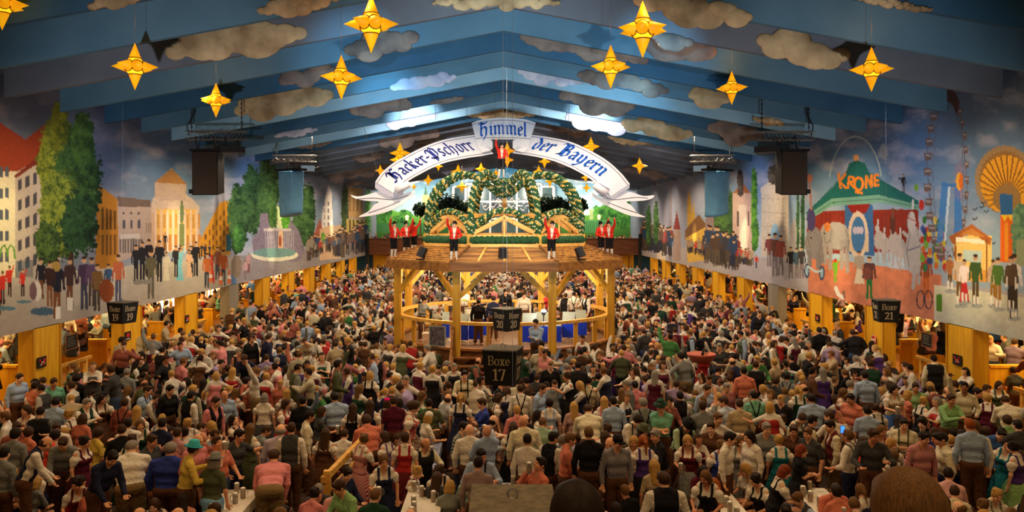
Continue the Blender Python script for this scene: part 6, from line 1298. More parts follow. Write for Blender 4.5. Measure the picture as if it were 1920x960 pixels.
# ------------------------------------------------------------------ the crowd close to the gallery, one by one
# tile origin, head-top point in the 3.69x enlargement, sex, facing, pose, outfit, top colour, hair, hair colour, who it is, options
T1, T2, T3, T4 = 0, 480, 960, 1440
H = [
(T1,365,30,'m',40,'relaxed','shirt','mint','short','brown','man in mint green shirt',{}),
(T1,375,172,'m',180,'relaxed','shirt','pale_blue','short','dark','broad man in pale blue shirt',{'wide':1.15}),
(T1,205,65,'m',150,'chatting','shirt','salmon','short','dark','man in salmon shirt',{}),
(T1,770,62,'m',50,'relaxed','shirt','cream','fringe','brown','balding man in cream shirt',{}),
(T1,845,178,'m',180,'mug','braces','rust','short','brown','man in rust shirt with dark braces',{}),
(T1,905,520,'m',-165,'leaning','shirt','white','short','grey','stout man in white shirt and khaki trousers',{'wide':1.35,'bottom':'khaki'}),
(T1,1168,492,'m',180,'relaxed','shirt','royal','short','grey','big man in royal blue shirt',{'wide':1.35}),
(T1,1280,470,'m',120,'chatting','shirt','yellow','short','brown','person in turquoise hat',{'hat':'hat','hatc':'turq'}),
(T1,1470,555,'f',165,'relaxed','tshirt','olive','bob','grey','person in grey hat and pale jeans',{'hat':'hat','hatc':'grey','bottom':'sky','wide':1.1}),
(T1,1520,445,'m',60,'drinking','tshirt','salmon','short','brown','man in salmon T-shirt',{'bottom':'jeans'}),
(T1,1415,418,'m',175,'embrace','shirt','rust','bald','dark','bald man in rose-brown shirt',{}),
(T1,1345,420,'m',60,'relaxed','shirt','pink','bald','dark','bald man in pink shirt',{}),
(T1,1610,390,'m',55,'embrace','tshirt','dgrey','short','dark','man in charcoal T-shirt',{'bottom':'navy'}),
(T1,110,635,'f',10,'seated','dirndl','dgreen','long','blond','smiling blond woman in white blouse',{'bottom':'dgreen'}),
(T1,265,610,'f',-20,'seated','dirndl','navy','long','brown','smiling brunette in white blouse',{'bottom':'navy'}),
(T1,200,740,'f',175,'seated','tshirt','grey','bob','blond','blond person in grey T-shirt',{}),
(T1,485,715,'f',100,'seated','dirndl','red','updo','dark','dark-haired woman in red bodice',{'bottom':'wine'}),
(T1,560,700,'f',10,'seated','dirndl','dred','updo','dark','small woman in dark red dirndl',{'bottom':'dred'}),
(T1,620,775,'f',180,'seated','tshirt','salmon','updo','brown','woman in salmon top at the lower edge',{}),
(T1,440,422,'m',20,'leaning','shirt','grey','short','brown','man in grey shirt bending his head',{}),
(T1,1160,80,'m',60,'relaxed','shirt','black','short','dark','bearded man in black shirt',{}),
(T1,1475,160,'m',60,'relaxed','vest','pink','short','brown','man in black waistcoat over pink shirt',{}),
(T1,1555,112,'m',30,'mug','shirt','pale_blue','bald','dark','bald man in sky blue shirt',{}),
(T1,1455,-25,'m',50,'chatting','shirt','lime','short','dark','man in lime green shirt',{}),
(T1,1305,128,'m',150,'relaxed','vest','white','short','dark','man in black waistcoat and white sleeves',{}),
(T1,1000,85,'m',80,'relaxed','braces','pale_blue','short','brown','man in pale blue shirt with braces',{}),
(T1,1110,318,'m',170,'relaxed','tshirt','navy','short','dark','man in navy T-shirt',{}),
(T1,1028,420,'m',70,'mug','tshirt','dgrey','short','brown','man in dark tee holding out a mug',{}),
(T1,870,-30,'m',175,'relaxed','shirt','grey','short','grey','man in grey-green shirt',{}),
(T1,520,10,'m',180,'relaxed','shirt','black','curly','dark','tall curly-haired man in black',{'wide':1.15}),
(T1,560,435,'f',80,'relaxed','dirndl','wine','updo','dark','woman in wine-red bodice',{'bottom':'wine'}),
(T1,690,140,'f',40,'chatting','dirndl','brown','long','dark','dark-haired woman in brown bodice',{'bottom':'brown'}),
(T1,90,390,'m',175,'relaxed','shirt','grey','curly','dark','curly-haired man in dim grey shirt',{}),
(T1,190,385,'f',160,'embrace','tshirt','salmon','curly','brown','brown-haired woman in salmon blouse',{}),
(T1,170,470,'m',120,'leaning','vest','white','fringe','brown','man in navy waistcoat',{'over':'navy'}),
(T1,330,405,'f',130,'chatting','tshirt','coral','curly','dark','dark-haired woman in coral top',{}),
(T1,560,285,'f',170,'relaxed','tshirt','salmon','bob','brown','woman in salmon top and bob hair',{}),
(T1,660,385,'f',150,'relaxed','tshirt','yellow','curly','brown','brown-haired woman in mustard top',{}),
(T1,900,430,'f',170,'relaxed','dirndl','dgreen','updo','brown','woman with braided hair in green bodice',{'bottom':'dgreen'}),
(T1,680,530,'m',60,'leaning','shirt','navy','short','dark','dark-haired man in navy shirt',{}),
(T1,110,335,'m',40,'relaxed','shirt','rust','short','brown','man in rust shirt by the dim edge',{}),
(T1,120,0,'m',60,'relaxed','shirt','pale_blue','short','brown','man in light blue shirt',{}),
(T1,10,520,'m',170,'relaxed','shirt','grey','short','dark','man in grey shirt at the very edge',{}),
(T1,1610,110,'f',160,'chatting','dirndl','salmon','long','light','light-haired woman in salmon bodice',{'bottom':'salmon'}),
(T1,1690,30,'m',150,'relaxed','braces','salmon','short','dark','man in salmon shirt with braces',{}),
(T1,1720,355,'f',160,'relaxed','dirndl','olive','long','light','long-haired woman in olive bodice',{'bottom':'olive'}),
(T2,95,600,'m',-170,'bending','shirt','pink','short','brown','man bending over in bright pink shirt',{'bottom':'khaki','wide':1.25}),
(T2,165,362,'m',180,'relaxed','shirt','lav','fringe','grey','balding man in lavender striped shirt',{'pattern':'stripe','wide':1.2}),
(T2,345,262,'m',110,'relaxed','shirt','cream','short','dark','slim man in cream shirt',{}),
(T2,55,142,'f',180,'relaxed','dirndl','white','bob','grey','grey-haired woman in white',{'bottom':'dgrey'}),
(T2,270,-20,'m',180,'relaxed','braces','white','short','brown','man in white shirt and grey braces',{'over':'grey'}),
(T2,550,138,'m',-160,'relaxed','shirt','pale_blue','short','dark','dark-haired man in grey-blue shirt',{'wide':1.2}),
(T2,905,163,'f',170,'relaxed','dirndl','navy','bob','brown','woman in magenta cap',{'hat':'cap','hatc':(210,20,110),'bottom':'navy'}),
(T2,470,115,'m',-60,'chatting','vest','green','short','brown','man in bright green waistcoat',{'over':'green'}),
(T2,190,178,'f',75,'mug','dirndl','red','bob','brown','short-haired woman in red bodice',{'bottom':'red'}),
(T2,1062,196,'f',90,'relaxed','dirndl','red','curly','brown','tall woman in red bodice and patterned skirt',{'bottom':'brown','pattern':'print','wide':1.2,'b':.42}),
(T2,790,325,'m',-165,'leaning','shirt','salmon','curly','brown','curly-haired man leaning in salmon shirt',{'wide':1.1}),
(T2,1030,418,'f',180,'relaxed','dirndl','red','curly','brown','woman with puff sleeves and red bodice',{'bottom':'dred'}),
(T2,715,428,'f',140,'chatting','dirndl','red','updo','light','woman in red checked dirndl',{'bottom':'red','pattern':'check'}),
(T2,890,556,'f',10,'mug','dirndl','navy','updo','light','woman in white cardigan and navy skirt',{'bottom':'navy','over':'white'}),
(T2,1055,642,'f',85,'seated','dirndl','dred','updo','blond','blond woman with a headband',{'bottom':'dred'}),
(T2,1415,142,'f',170,'relaxed','dirndl','navy','ponytail','blond','woman with a thick blond ponytail',{'bottom':'navy','b':.3}),
(T2,1480,362,'m',180,'relaxed','shirt','white','bald','dark','bald man in white shirt',{'wide':1.1}),
(T2,1592,352,'m',-160,'drinking','shirt','pale_blue','bald','dark','bald man in pale blue shirt',{}),
(T2,1555,508,'m',0,'chatting','braces','pale_blue','short','dark','man in glasses and grey-blue shirt',{}),
(T2,1215,182,'m',180,'embrace','tshirt','olive','short','dark','man in dark olive T-shirt',{}),
(T2,1590,172,'m',-80,'clapping','tshirt','royal','short','brown','man in blue polo shirt',{}),
(T2,1285,620,'f',-10,'seated','dirndl','black','updo','brown','laughing woman in black bodice',{'bottom':'black'}),
(T2,1240,710,'f',175,'seated','tshirt','dgrey','long','brown','woman with long brown hair',{}),
(T2,1335,768,'f',180,'seated','tshirt','dgreen','bob','blond','blond woman in green checks',{'pattern':'check'}),
(T2,1475,688,'f',175,'seated','tshirt','mint','curly','blond','curly blond woman in mint top',{'pattern':'stripe'}),
(T2,1535,588,'m',170,'relaxed','shirt','dred','short','dark','man in dark red plaid shirt',{'pattern':'check'}),
(T2,820,676,'f',80,'seated','tshirt','white','curly','dark','dark curly-haired woman in white top',{}),
(T2,810,832,'m',180,'seated','shirt','dgreen','short','light','light-haired man in green jacket',{}),
(T2,575,752,'m',10,'seated','shirt','pink','bald','dark','bald man in pink checks',{'pattern':'check'}),
(T2,645,722,'m',-40,'seated','shirt','lgreen','short','brown','man leaning in pale green shirt',{}),
(T2,428,748,'m',20,'seated','shirt','dgrey','short','grey','silver-haired man',{}),
(T2,370,818,'f',170,'seated','tshirt','pink','updo','dark','dark-haired woman with a hairband',{}),
(T2,580,642,'m',60,'seated','shirt','navy','short','dark','man in black-blue jacket',{}),
(T2,475,388,'f',170,'relaxed','dirndl','brown','long','brown','woman with long brown hair and white apron',{'bottom':'brown','apron':'white'}),
(T2,1448,-25,'m',0,'mug','braces','cream','short','dark','man in cream shirt with crossed strap',{'b':.3}),
(T2,1160,262,'f',120,'chatting','tshirt','white','bob','blond','woman in white cap',{'hat':'headscarf','hatc':'white'}),
(T2,668,212,'f',180,'relaxed','dirndl','black','long','brown','woman with long hair over black bodice',{'bottom':'black'}),
(T2,785,190,'f',175,'relaxed','dirndl','navy','long','brown','woman in blue lace bodice',{'bottom':'navy'}),
(T2,955,165,'m',-170,'relaxed','tshirt','wine','short','brown','man in wine-coloured T-shirt',{}),
(T2,785,-10,'f',170,'relaxed','dirndl','black','bob','blond','tall blond woman in black waistcoat',{'bottom':'black','b':.3}),
(T2,240,350,'m',180,'relaxed','vest','white','short','brown','man in charcoal waistcoat',{'over':'dgrey'}),
(T2,1780,345,'f',170,'relaxed','dirndl','black','long','brown','woman beneath the lamp box in black bodice',{'bottom':'black'}),
(T2,620,40,'m',170,'leaning','shirt','grey','short','grey','man stooping in light grey shirt',{'wide':1.2}),
(T2,1120,120,'f',60,'chatting','dirndl','green','long','light','light-haired woman in green bodice',{'bottom':'green'}),
(T2,1660,140,'f',100,'relaxed','dirndl','brown','bob','brown','brown-haired woman in brown bodice',{'bottom':'brown'}),
(T2,210,110,'f',180,'relaxed','dirndl','grey','long','blond','woman with straight blond hair',{'bottom':'dgrey'}),
(T2,320,165,'m',180,'relaxed','shirt','black','short','dark','man all in black',{}),
(T2,430,232,'f',120,'mug','tshirt','dgrey','bob','brown','woman raising her hand in grey',{}),
(T3,88,302,'m',-170,'relaxed','shirt','cream','bald','dark','bald man in cream shirt',{'wide':1.15}),
(T3,262,183,'f',180,'relaxed','dirndl','pale_blue','curly','dark','woman with thick dark curls',{'bottom':'dgrey'}),
(T3,430,203,'f',175,'relaxed','tshirt','rust','long','blond','woman with long blond hair and checked shirt',{'pattern':'check'}),
(T3,545,252,'m',175,'leaning','shirt','cream','short','brown','man stooping in cream shirt',{'wide':1.2}),
(T3,215,343,'m',170,'leaning','shirt','green','short','light','man in green plaid shirt',{'pattern':'check'}),
(T3,105,428,'m',170,'relaxed','shirt','white','short','dark','slick-haired man in white shirt',{}),
(T3,265,412,'m',140,'relaxed','vest','white','short','dark','man in black waistcoat with rolled sleeves',{'flip':True}),
(T3,370,412,'m',90,'mug','shirt','salmon','short','light','man in salmon shirt pointing',{}),
(T3,460,412,'m',-60,'leaning','shirt','pale_blue','short','grey','grey-haired man in blue checked shirt',{'pattern':'check','wide':1.15}),
(T3,690,437,'m',-35,'relaxed','shirt','rust','fringe','brown','balding man in brown checked shirt',{'pattern':'check','wide':1.1}),
(T3,720,402,'m',10,'relaxed','shirt','navy','short','dark','man in dark cap and checked shirt',{'pattern':'check','hat':'cap','hatc':'black'}),
(T3,845,428,'f',-20,'relaxed','tshirt','white','long','blond','blond woman in sunglasses and white lace',{}),
(T3,915,438,'f',180,'relaxed','dirndl','purple','ponytail','ginger','ginger woman in purple bodice and black skirt',{'bottom':'black'}),
(T3,1040,388,'m',-85,'chatting','shirt','black','short','grey','grey-haired man in black jacket',{}),
(T3,1225,423,'f',-20,'mug','dirndl','dred','long','blond','blond woman in glasses and dark red bodice',{'bottom':'brown','apron':'grey'}),
(T3,1435,458,'f',10,'relaxed','dirndl','royal','updo','light','woman in blue-trimmed dirndl and green apron',{'bottom':'blue','apron':'green'}),
(T3,1478,403,'m',60,'relaxed','shirt','white','short','dark','dark-haired man in plain white shirt',{}),
(T3,1662,395,'m',-70,'relaxed','shirt','white','long','dark','long-haired man in white shirt',{}),
(T3,990,608,'f',180,'relaxed','tshirt','beige','long','blond','woman with long blond hair and jeans',{'bottom':'jeans'}),
(T3,1062,700,'m',180,'relaxed','vest','white','short','brown','man in big black waistcoat at the lower edge',{'wide':1.25}),
(T3,1432,752,'f',-165,'seated','tshirt','brown','long','ginger','red-haired woman at the table',{}),
(T3,1362,658,'f',-30,'seated','dirndl','black','bob','light','woman drinking from a mug',{'bottom':'black'}),
(T3,1290,625,'f',20,'seated','tshirt','wine','bob','dark','dark-haired woman leaning to her neighbour',{}),
(T3,1668,622,'f',-70,'seated','dirndl','white','long','blond','blond woman in white off-shoulder blouse',{'bottom':'brown'}),
(T3,172,588,'m',-60,'drinking','shirt','salmon','short','dark','man in glasses and salmon shirt',{}),
(T3,190,725,'f',180,'seated','tshirt','pink','ponytail','blond','woman with curled blond braid',{}),
(T3,1160,130,'m',175,'mug','vest','white','short','dark','man in black waistcoat raising a mug',{}),
(T3,917,178,'m',180,'relaxed','braces','grey','short','grey','man in grey shirt with leather braces',{'wide':1.15}),
(T3,1150,292,'m',20,'leaning','vest','lgreen','short','dark','man in black hat and green checks',{'hat':'hat','hatc':'black','pattern':'check'}),
(T3,1500,172,'m',-150,'chatting','shirt','pale_blue','short','brown','man in pale striped shirt reaching out',{'pattern':'stripe'}),
(T3,1580,185,'m',170,'relaxed','shirt','beige','short','brown','man in dotted beige shirt',{}),
(T3,1682,128,'m',180,'relaxed','braces','mint','short','dark','man in grey-green shirt with braces',{}),
(T3,1432,143,'f',170,'relaxed','dirndl','green','curly','blond','woman with wild blond curls',{'bottom':'dgreen'}),
(T3,785,278,'m',40,'leaning','braces','white','curly','dark','dark curly-haired man in white shirt',{}),
(T3,705,168,'m',175,'relaxed','shirt','pale_blue','short','dark','man in faded blue shirt',{}),
(T3,857,58,'m',180,'relaxed','shirt','pink','short','dark','man in raspberry pink shirt',{}),
(T3,62,83,'m',180,'relaxed','braces','white','short','brown','brown-haired man in white shirt and braces',{}),
(T3,187,73,'m',60,'relaxed','shirt','pale_blue','short','brown','man in sky blue shirt with rolled cuffs',{}),
(T3,530,28,'m',170,'relaxed','braces','cream','short','dark','man in cream shirt with dark braces',{}),
(T3,400,-10,'f',-80,'clapping','dirndl','black','updo','brown','woman in black bodice stretching her arms',{'bottom':'black','b':.35}),
(T3,590,0,'m',150,'relaxed','vest','dgreen','short','dark','man in dark green waistcoat',{'over':'dgreen'}),
(T3,895,340,'f',20,'relaxed','tshirt','brown','bob','brown','person in olive felt hat',{'hat':'hat','hatc':'olive'}),
(T3,535,380,'m',175,'relaxed','shirt','black','short','light','light-haired man in black shirt',{}),
(T3,640,165,'f',175,'relaxed','dirndl','pink','long','blond','blond woman in pink bodice',{'bottom':'pink'}),
(T3,1395,330,'m',-40,'mug','shirt','brown','short','brown','bearded man in brown shirt',{}),
(T3,1335,75,'m',20,'relaxed','shirt','pale_blue','short','brown','brown-haired man in blue-grey shirt',{}),
(T3,1590,420,'f',-30,'chatting','dirndl','grey','long','light','woman with loose light hair and grey bodice',{'bottom':'grey'}),
(T3,1610,-40,'m',175,'relaxed','shirt','salmon','short','dark','tall man in light salmon shirt',{'b':.3}),
(T3,1735,690,'f',-60,'seated','dirndl','black','updo','dark','dark-haired woman with black straps',{'bottom':'black'}),
(T3,1040,20,'f',60,'mug','tshirt','dred','bob','brown','woman in maroon top',{}),
(T4,1232,412,'m',-105,'relaxed','shirt','cream','short','dark','stout man in glasses and cream shirt',{'wide':1.35,'bottom':'navy'}),
(T4,1058,398,'m',5,'relaxed','shirt','red','short','dark','man in red checked shirt',{'pattern':'check'}),
(T4,690,448,'f',-150,'relaxed','tshirt','coral','bob','brown','woman in bright coral top',{'wide':1.15,'bottom':'navy'}),
(T4,565,388,'m',-130,'raised','braces','white','short','light','man in white shirt holding up a phone',{'bottom':'navy'}),
(T4,462,328,'m',-95,'mug','vest','cream','short','dark','man in crimson waistcoat',{'over':'dred','bottom':'khaki'}),
(T4,292,368,'m',-60,'relaxed','tshirt','dgrey','short','light','man in grey-olive T-shirt',{}),
(T4,205,492,'f',80,'folded','tshirt','black','bob','red','woman in black dress',{'bottom':'skirt_long'}),
(T4,85,432,'f',175,'relaxed','dirndl','teal','updo','blond','blond woman in teal bodice',{'bottom':'teal'}),
(T4,882,538,'f',180,'relaxed','dirndl','dgreen','curly','light','woman in dark green bodice',{'bottom':'dgreen'}),
(T4,940,305,'m',-30,'relaxed','braces','cream','short','dark','man in cream shirt with wide olive braces',{'over':'olive'}),
(T4,1348,58,'m',-20,'raised','shirt','cream','short','dark','man in cream shirt with raised arm',{'skin':5,'b':.3}),
(T4,1250,138,'m',5,'clapping','shirt','lgreen','short','brown','man in leaf green shirt',{'b':.2}),
(T4,868,72,'f',0,'mug','dirndl','beige','long','dark','dark-haired woman holding a mug',{'bottom':'blue','b':.3}),
(T4,310,148,'m',175,'relaxed','shirt','pale_blue','short','dark','man in steel blue shirt',{'wide':1.2}),
(T4,585,138,'m',-60,'relaxed','shirt','salmon','short','dark','man in glasses and peach shirt',{'wide':1.1}),
(T4,218,92,'f',175,'relaxed','dirndl','dgreen','ponytail','blond','blond woman in bottle green bodice',{'bottom':'dgreen','b':.25}),
(T4,1535,358,'m',0,'leaning','shirt','blue','short','dark','man in denim blue shirt looking down',{}),
(T4,1645,435,'f',-60,'embrace','dirndl','teal','updo','dark','woman in teal skirt and white blouse',{'bottom':'teal'}),
(T4,1725,480,'f',-150,'relaxed','dirndl','purple','updo','dark','woman in purple bodice and green apron',{'bottom':'lgreen','apron':'lgreen'}),
(T4,1360,398,'f',180,'relaxed','dirndl','black','long','dark','woman with long black hair',{'bottom':'black'}),
(T4,820,438,'f',10,'chatting','dirndl','dgreen','bob','blond','blond woman with puffed white sleeves',{'bottom':'dgreen'}),
(T4,1442,328,'m',-60,'relaxed','vest','white','curly','light','light curly-haired man in waistcoat',{}),
(T4,45,638,'f',90,'seated','dirndl','black','bob','red','red-haired woman in black bodice',{'bottom':'black'}),
(T4,440,742,'m',0,'seated','shirt','salmon','short','brown','young man in glasses and salmon shirt',{}),
(T4,500,808,'f',175,'seated','tshirt','salmon','curly','dark','dark-curled person in salmon top',{}),
(T4,680,-10,'m',180,'relaxed','shirt','pale_blue','short','dark','man in ice blue shirt',{'wide':1.1,'b':.25}),
(T4,815,28,'m',175,'relaxed','shirt','beige','fringe','grey','balding man in beige shirt',{}),
(T4,1520,148,'f',150,'chatting','dirndl','wine','curly','blond','curly blond woman in wine bodice',{'bottom':'wine'}),
(T4,1428,98,'m',20,'relaxed','vest','black','short','dark','man in black waistcoat with badge',{}),
(T4,1060,163,'f',100,'relaxed','dirndl','black','updo','blond','blond woman with black straps',{'bottom':'black'}),
(T4,950,120,'f',100,'folded','tshirt','salmon','bob','blond','blond woman in peach top',{}),
(T4,1020,60,'m',-30,'relaxed','shirt','lgreen','short','brown','man in pale lime shirt',{}),
(T4,715,370,'m',-20,'chatting','shirt','dgrey','short','brown','man in dark grey shirt',{}),
(T4,1080,300,'m',-60,'relaxed','shirt','black','curly','dark','curly-haired man in black shirt',{}),
(T4,1140,370,'f',0,'relaxed','tshirt','royal','bob','brown','young woman in royal blue top',{}),
(T4,500,100,'f',60,'mug','dirndl','salmon','long','light','light-haired woman in pale salmon bodice',{'bottom':'salmon'}),
(T4,100,880,'m',0,'seated','shirt','black','short','dark','dark-haired man at the lower edge',{}),
(T4,1690,188,'m',160,'leaning','shirt','cream','short','brown','man leaning in ivory shirt',{'wide':1.15}),
(T4,1670,300,'f',170,'relaxed','tshirt','lgreen','curly','brown','brown-curled woman in pale green top',{}),
(T4,1710,-40,'f',170,'relaxed','tshirt','dgrey','updo','dark','dark-haired woman at the painted wall',{}),
(T4,1590,50,'f',-10,'relaxed','dirndl','olive','bob','brown','brown-haired woman in olive bodice',{'bottom':'olive'}),
(T4,1410,325,'m',170,'relaxed','shirt','pale_blue','short','ginger','ginger man in pale blue shirt',{}),
(T4,130,0,'m',150,'relaxed','braces','grey','short','dark','man in grey shirt with thin braces',{}),
(T4,180,352,'m',-30,'relaxed','shirt','brown','short','brown','man in chestnut brown shirt',{}),
(T4,1745,330,'m',170,'relaxed','shirt','dgrey','short','dark','dark-haired man in slate shirt',{}),
]
PLACED = []   # x, y, ztop, headpx, headpy, short
rp = random.Random(5)
PAIR = []
def view(rot):
    r = abs((rot+180) % 360-180); return 'facing the camera' if r < 45 else 'seen from behind' if r > 125 else 'in profile'
people = []
for (tx, zx, zy, sex, rot, pose, outfit, top, hair, hc, short, op) in H:
    px, py = tx+zx/3.6917, 700+zy/3.6917; zt = ztop(pose, sex == 'f')*(.95 if sex == 'f' else 1.02)
    hat_up = .05 if op.get('hat') else 0; best = None
    offs = [op['b']] if 'b' in op else [0, .08, -.06, .16, .25, .35, .45]
    for b0 in offs:
        d = F*(CZ-zt-hat_up-b0)/(py-CY); X = (px-CX)*d/F; dm = min([math.hypot(X-q[0], d-q[1]) for q in PLACED] or [9]); sc_ = min(dm, .5)-.12*abs(b0)
        if best is None or sc_ > best[0]+.02: best = (sc_, X, d, b0)
    _, X, d, b0 = best; PLACED.append((X, d, b0+zt, px, py, short))
    people.append(dict(x=X, y=d, z=b0, rot=rot, sex=sex, pose=pose, outfit=outfit, hair=hair, hairc=hc, top=top, short=short, op=op, px=px, py=py, sc=.95 if sex == 'f' else 1.02))
# the tables they stand and sit around
M_CLOTH = None
def checked():
    m = bpy.data.materials.new('blue_white_check'); m.use_nodes = True; nt = m.node_tree; tc = nt.nodes.new('ShaderNodeTexCoord'); c = nt.nodes.new('ShaderNodeTexChecker'); c.inputs['Scale'].default_value = 14
    c.inputs[1].default_value = (*sl((214, 214, 216)), 1); c.inputs[2].default_value = (*sl((60, 84, 150)), 1); nt.links.new(tc.outputs['Object'], c.inputs[0]); nt.links.new(c.outputs[0], nt.nodes['Principled BSDF'].inputs['Base Color']); return m
M_CLOTH = checked(); M_TABLE = wood('beer_table', (176, 130, 70), (140, 96, 46), 1)
TABLES = [(-1.75, 17.0, 'by the red checked dirndl', True), (.1, 14.2, 'by the grey sign top', True), (-1.45, 13.9, 'by the blond headband woman', False), (5.75, 13.9, 'by the black-dressed woman', False), (3.9, 13.9, 'by the red-haired woman', False), (-4.9, 13.8, 'by the bending man', False)]
rm = random.Random(9)
for i, (X, Y, lb, chk) in enumerate(TABLES):
    t = empty('beer_table', (X, Y, 0), label='long wooden beer table with mugs, '+lb, category='table', group='beer tables in the crowd')
    MB().box((-.32, -1.0, .74), (.32, 1.0, .78)).build('table_top', M_TABLE, t)
    for s_ in (-1, 1):
        b = MB(); b.box((-.28, s_*.7-.02, 0), (-.24, s_*.7+.02, .74)); b.box((.24, s_*.7-.02, 0), (.28, s_*.7+.02, .74)); b.box((-.28, s_*.7-.02, .3), (.28, s_*.7+.02, .34)); b.build('trestle', M_STEELD, t)
    b = MB(); b.box((-.34, -.95, .781), (.34, .95, .79)); b.box((-.345, -.95, .6), (-.335, .95, .785)); b.box((.335, -.95, .6), (.345, .95, .785)); b.box((-.34, -.96, .6), (.34, -.95, .785))
    b.build('tablecloth', M_CLOTH if chk else M_OFF, None, loc=(X, Y, 0), label=('blue and white checked' if chk else 'plain white')+' tablecloth on the table '+lb, category='tablecloth')
    for k in range(7):
        mug((X+rm.uniform(-.24, .24), Y-.85+k*.27, .79), rm.random()*6, 'beer mug on the table '+lb+', '+('at the end toward the camera', 'second from the near end', 'third from the near end', 'in the middle', 'third from the far end', 'second from the far end', 'at the end toward the bandstand')[k], 'beer mugs on the tables')
rl = empty('partition_rail', (0, 0, 0), label='slanting wooden rail between the long-haired woman and the red checked dirndl', category='rail')
for i_, dz_ in enumerate((0, -.35)): MB().bar((-3.28, 14.2, 1.15+dz_), (-2.95, 16.4, 1.3+dz_), .09, .12).build('rail', M_YEL2, rl)
for y_ in (14.3, 16.3): MB().box((-3.3+(y_-14.2)*.15, y_-.06, 0), (-3.18+(y_-14.2)*.15, y_+.06, 1.3)).build('post', M_YEL2, rl)
X_, Y_, Z_ = PX(1315, 664, 23.2)
rd = empty('round_stand', (X_, Y_, 0), label='round terracotta-red dish on a dark stem rising above the heads, circus side', category='stand')
MB().lathe([(.3, Z_-.22), (.42, Z_-.02), (.43, Z_+.02), (.38, Z_+.02), (.26, Z_-.12), (.02, Z_-.16)], 28).build('dish', mat('terracotta_red', (186, 92, 68), .6, noise=.25, nscale=5), rd, smooth=True)
MB().tube([(0, 0, 0), (0, 0, Z_-.2)], .07, 10).build('stem', M_DK, rd)
# filler people, clothing drawn from what the photo shows
def ok_fill(X, d, zt, mind=.47):
    for q in PLACED:
        if abs(q[1]-d) > 2.8: continue
        if math.hypot(q[0]-X, q[1]-d) < mind: return False
    ppm = F/d; px = CX+X*ppm; py = CY+(CZ-zt)*ppm
    for q in PLACED:
        if q[5] and q[1] > d-.05 and abs(q[3]-px) < (.36 if q[4] > 790 else .3)*ppm and py < q[4]+(.8 if q[4] > 790 else .45)*F/q[1]: return False
    for (tx, ty, _, _) in TABLES:
        if abs(X-tx) < .5 and abs(d-ty) < 1.05: return False
    return True
def rand_outfit(r):
    if r.random() < .62:
        o = r.choice(['shirt', 'shirt', 'rolled_shirt', 'vest', 'braces', 'braces', 'tshirt']); top = r.choices(['white', 'cream', 'pale_blue', 'pink', 'salmon', 'rust', 'grey', 'black', 'navy', 'mint', 'lime', 'red', 'lav', 'dgreen', 'blue'], [16, 10, 9, 6, 7, 5, 7, 7, 5, 3, 2, 3, 3, 2, 3])[0]
        if o in ('vest',): top = r.choice(['white', 'cream', 'pink', 'pale_blue'])
        return dict(sex='m', outfit=o, top=top, pattern=r.choice(['plain', 'plain', 'check', 'stripe']) if o != 'vest' else 'plain', hair=r.choices(['short', 'fringe', 'bald', 'curly'], [12, 1.6, 1.2, 2])[0], hairc=r.choices(['dark', 'brown', 'light', 'grey', 'blond'], [9, 9, 4, 3, 1])[0], bottom=r.choice(['brown', 'brown', 'black', 'jeans', 'khaki']), over=r.choice(['black', 'dgrey', 'navy', 'brown', 'dgreen', 'dred']) if o == 'vest' else r.choice(['brown', 'black']),
                    hat=('hat' if r.random() < .05 else None), hatc=r.choice(['grey', 'dgreen', 'brown', 'olive']))
    o = 'dirndl' if r.random() < .8 else 'tshirt'; t = r.choice(['black', 'dgreen', 'red', 'navy', 'wine', 'brown', 'purple', 'teal', 'pink', 'blue', 'olive', 'dgrey'])
    return dict(sex='f', outfit=o, top=t if o == 'dirndl' else r.choice(['white', 'salmon', 'grey', 'black', 'mint', 'cream']), pattern=r.choice(['plain', 'plain', 'print', 'check']), hair=r.choice(['long', 'long', 'bob', 'ponytail', 'updo', 'curly']), hairc=r.choices(['dark', 'brown', 'light', 'blond', 'red'], [6, 8, 5, 6, 1])[0], bottom=t, over='black', apron=r.choice([None, 'white', 'pink', 'lgreen', 'grey']), hat=None, hatc='grey')
r = random.Random(21); fillers = []; NFILL = 287-len(H)
cand = []
for i in range(60000):
    d = math.sqrt(10.7**2+(18.6**2-10.7**2)*r.random()); lim = min(12.4, .66*d+.3)
    cand.append((d, r.uniform(-lim, lim), r.random(), r.random()))
cand = cand[:9000]; near_stuff = []
for (d, X, q1, q2) in cand:
    if len(fillers) >= NFILL: break
    b0 = (0 if q1 < .6 else .45 if q1 < .82 else 0); pose = r.choice(['relaxed']*4+['mug', 'folded', 'hips', 'leaning', 'embrace', 'chatting', 'chatting', 'drinking', 'clapping', 'raised']) if q1 < .93 else 'seated'
    if d < 14.3: pose = 'seated' if q2 < .8 else 'leaning'; b0 = 0
    at = rand_outfit(r); zt = b0+ztop(pose, at['sex'] == 'f')
    if not ok_fill(X, d, zt, .5): continue
    px, py = CX+X*F/d, CY+(CZ-zt)*F/d
    if px < -15 or px > 1935 or py > 975: continue
    PLACED.append((X, d, zt, px, py, ''))
    rot = r.choice([180, 180, 160, 200, 170, 90, -90, 120, -120, 0, 20, -20, 60, -60, 145, -145])+r.uniform(-14, 14)
    fillers.append(dict(x=X, y=d, z=b0, rot=rot, pose=pose, short=None, op={}, px=px, py=py, sc=(.93 if at['sex'] == 'f' else 1.0)*r.uniform(.96, 1.05), at=at))
print('heroes', len(H), 'fillers', len(fillers))
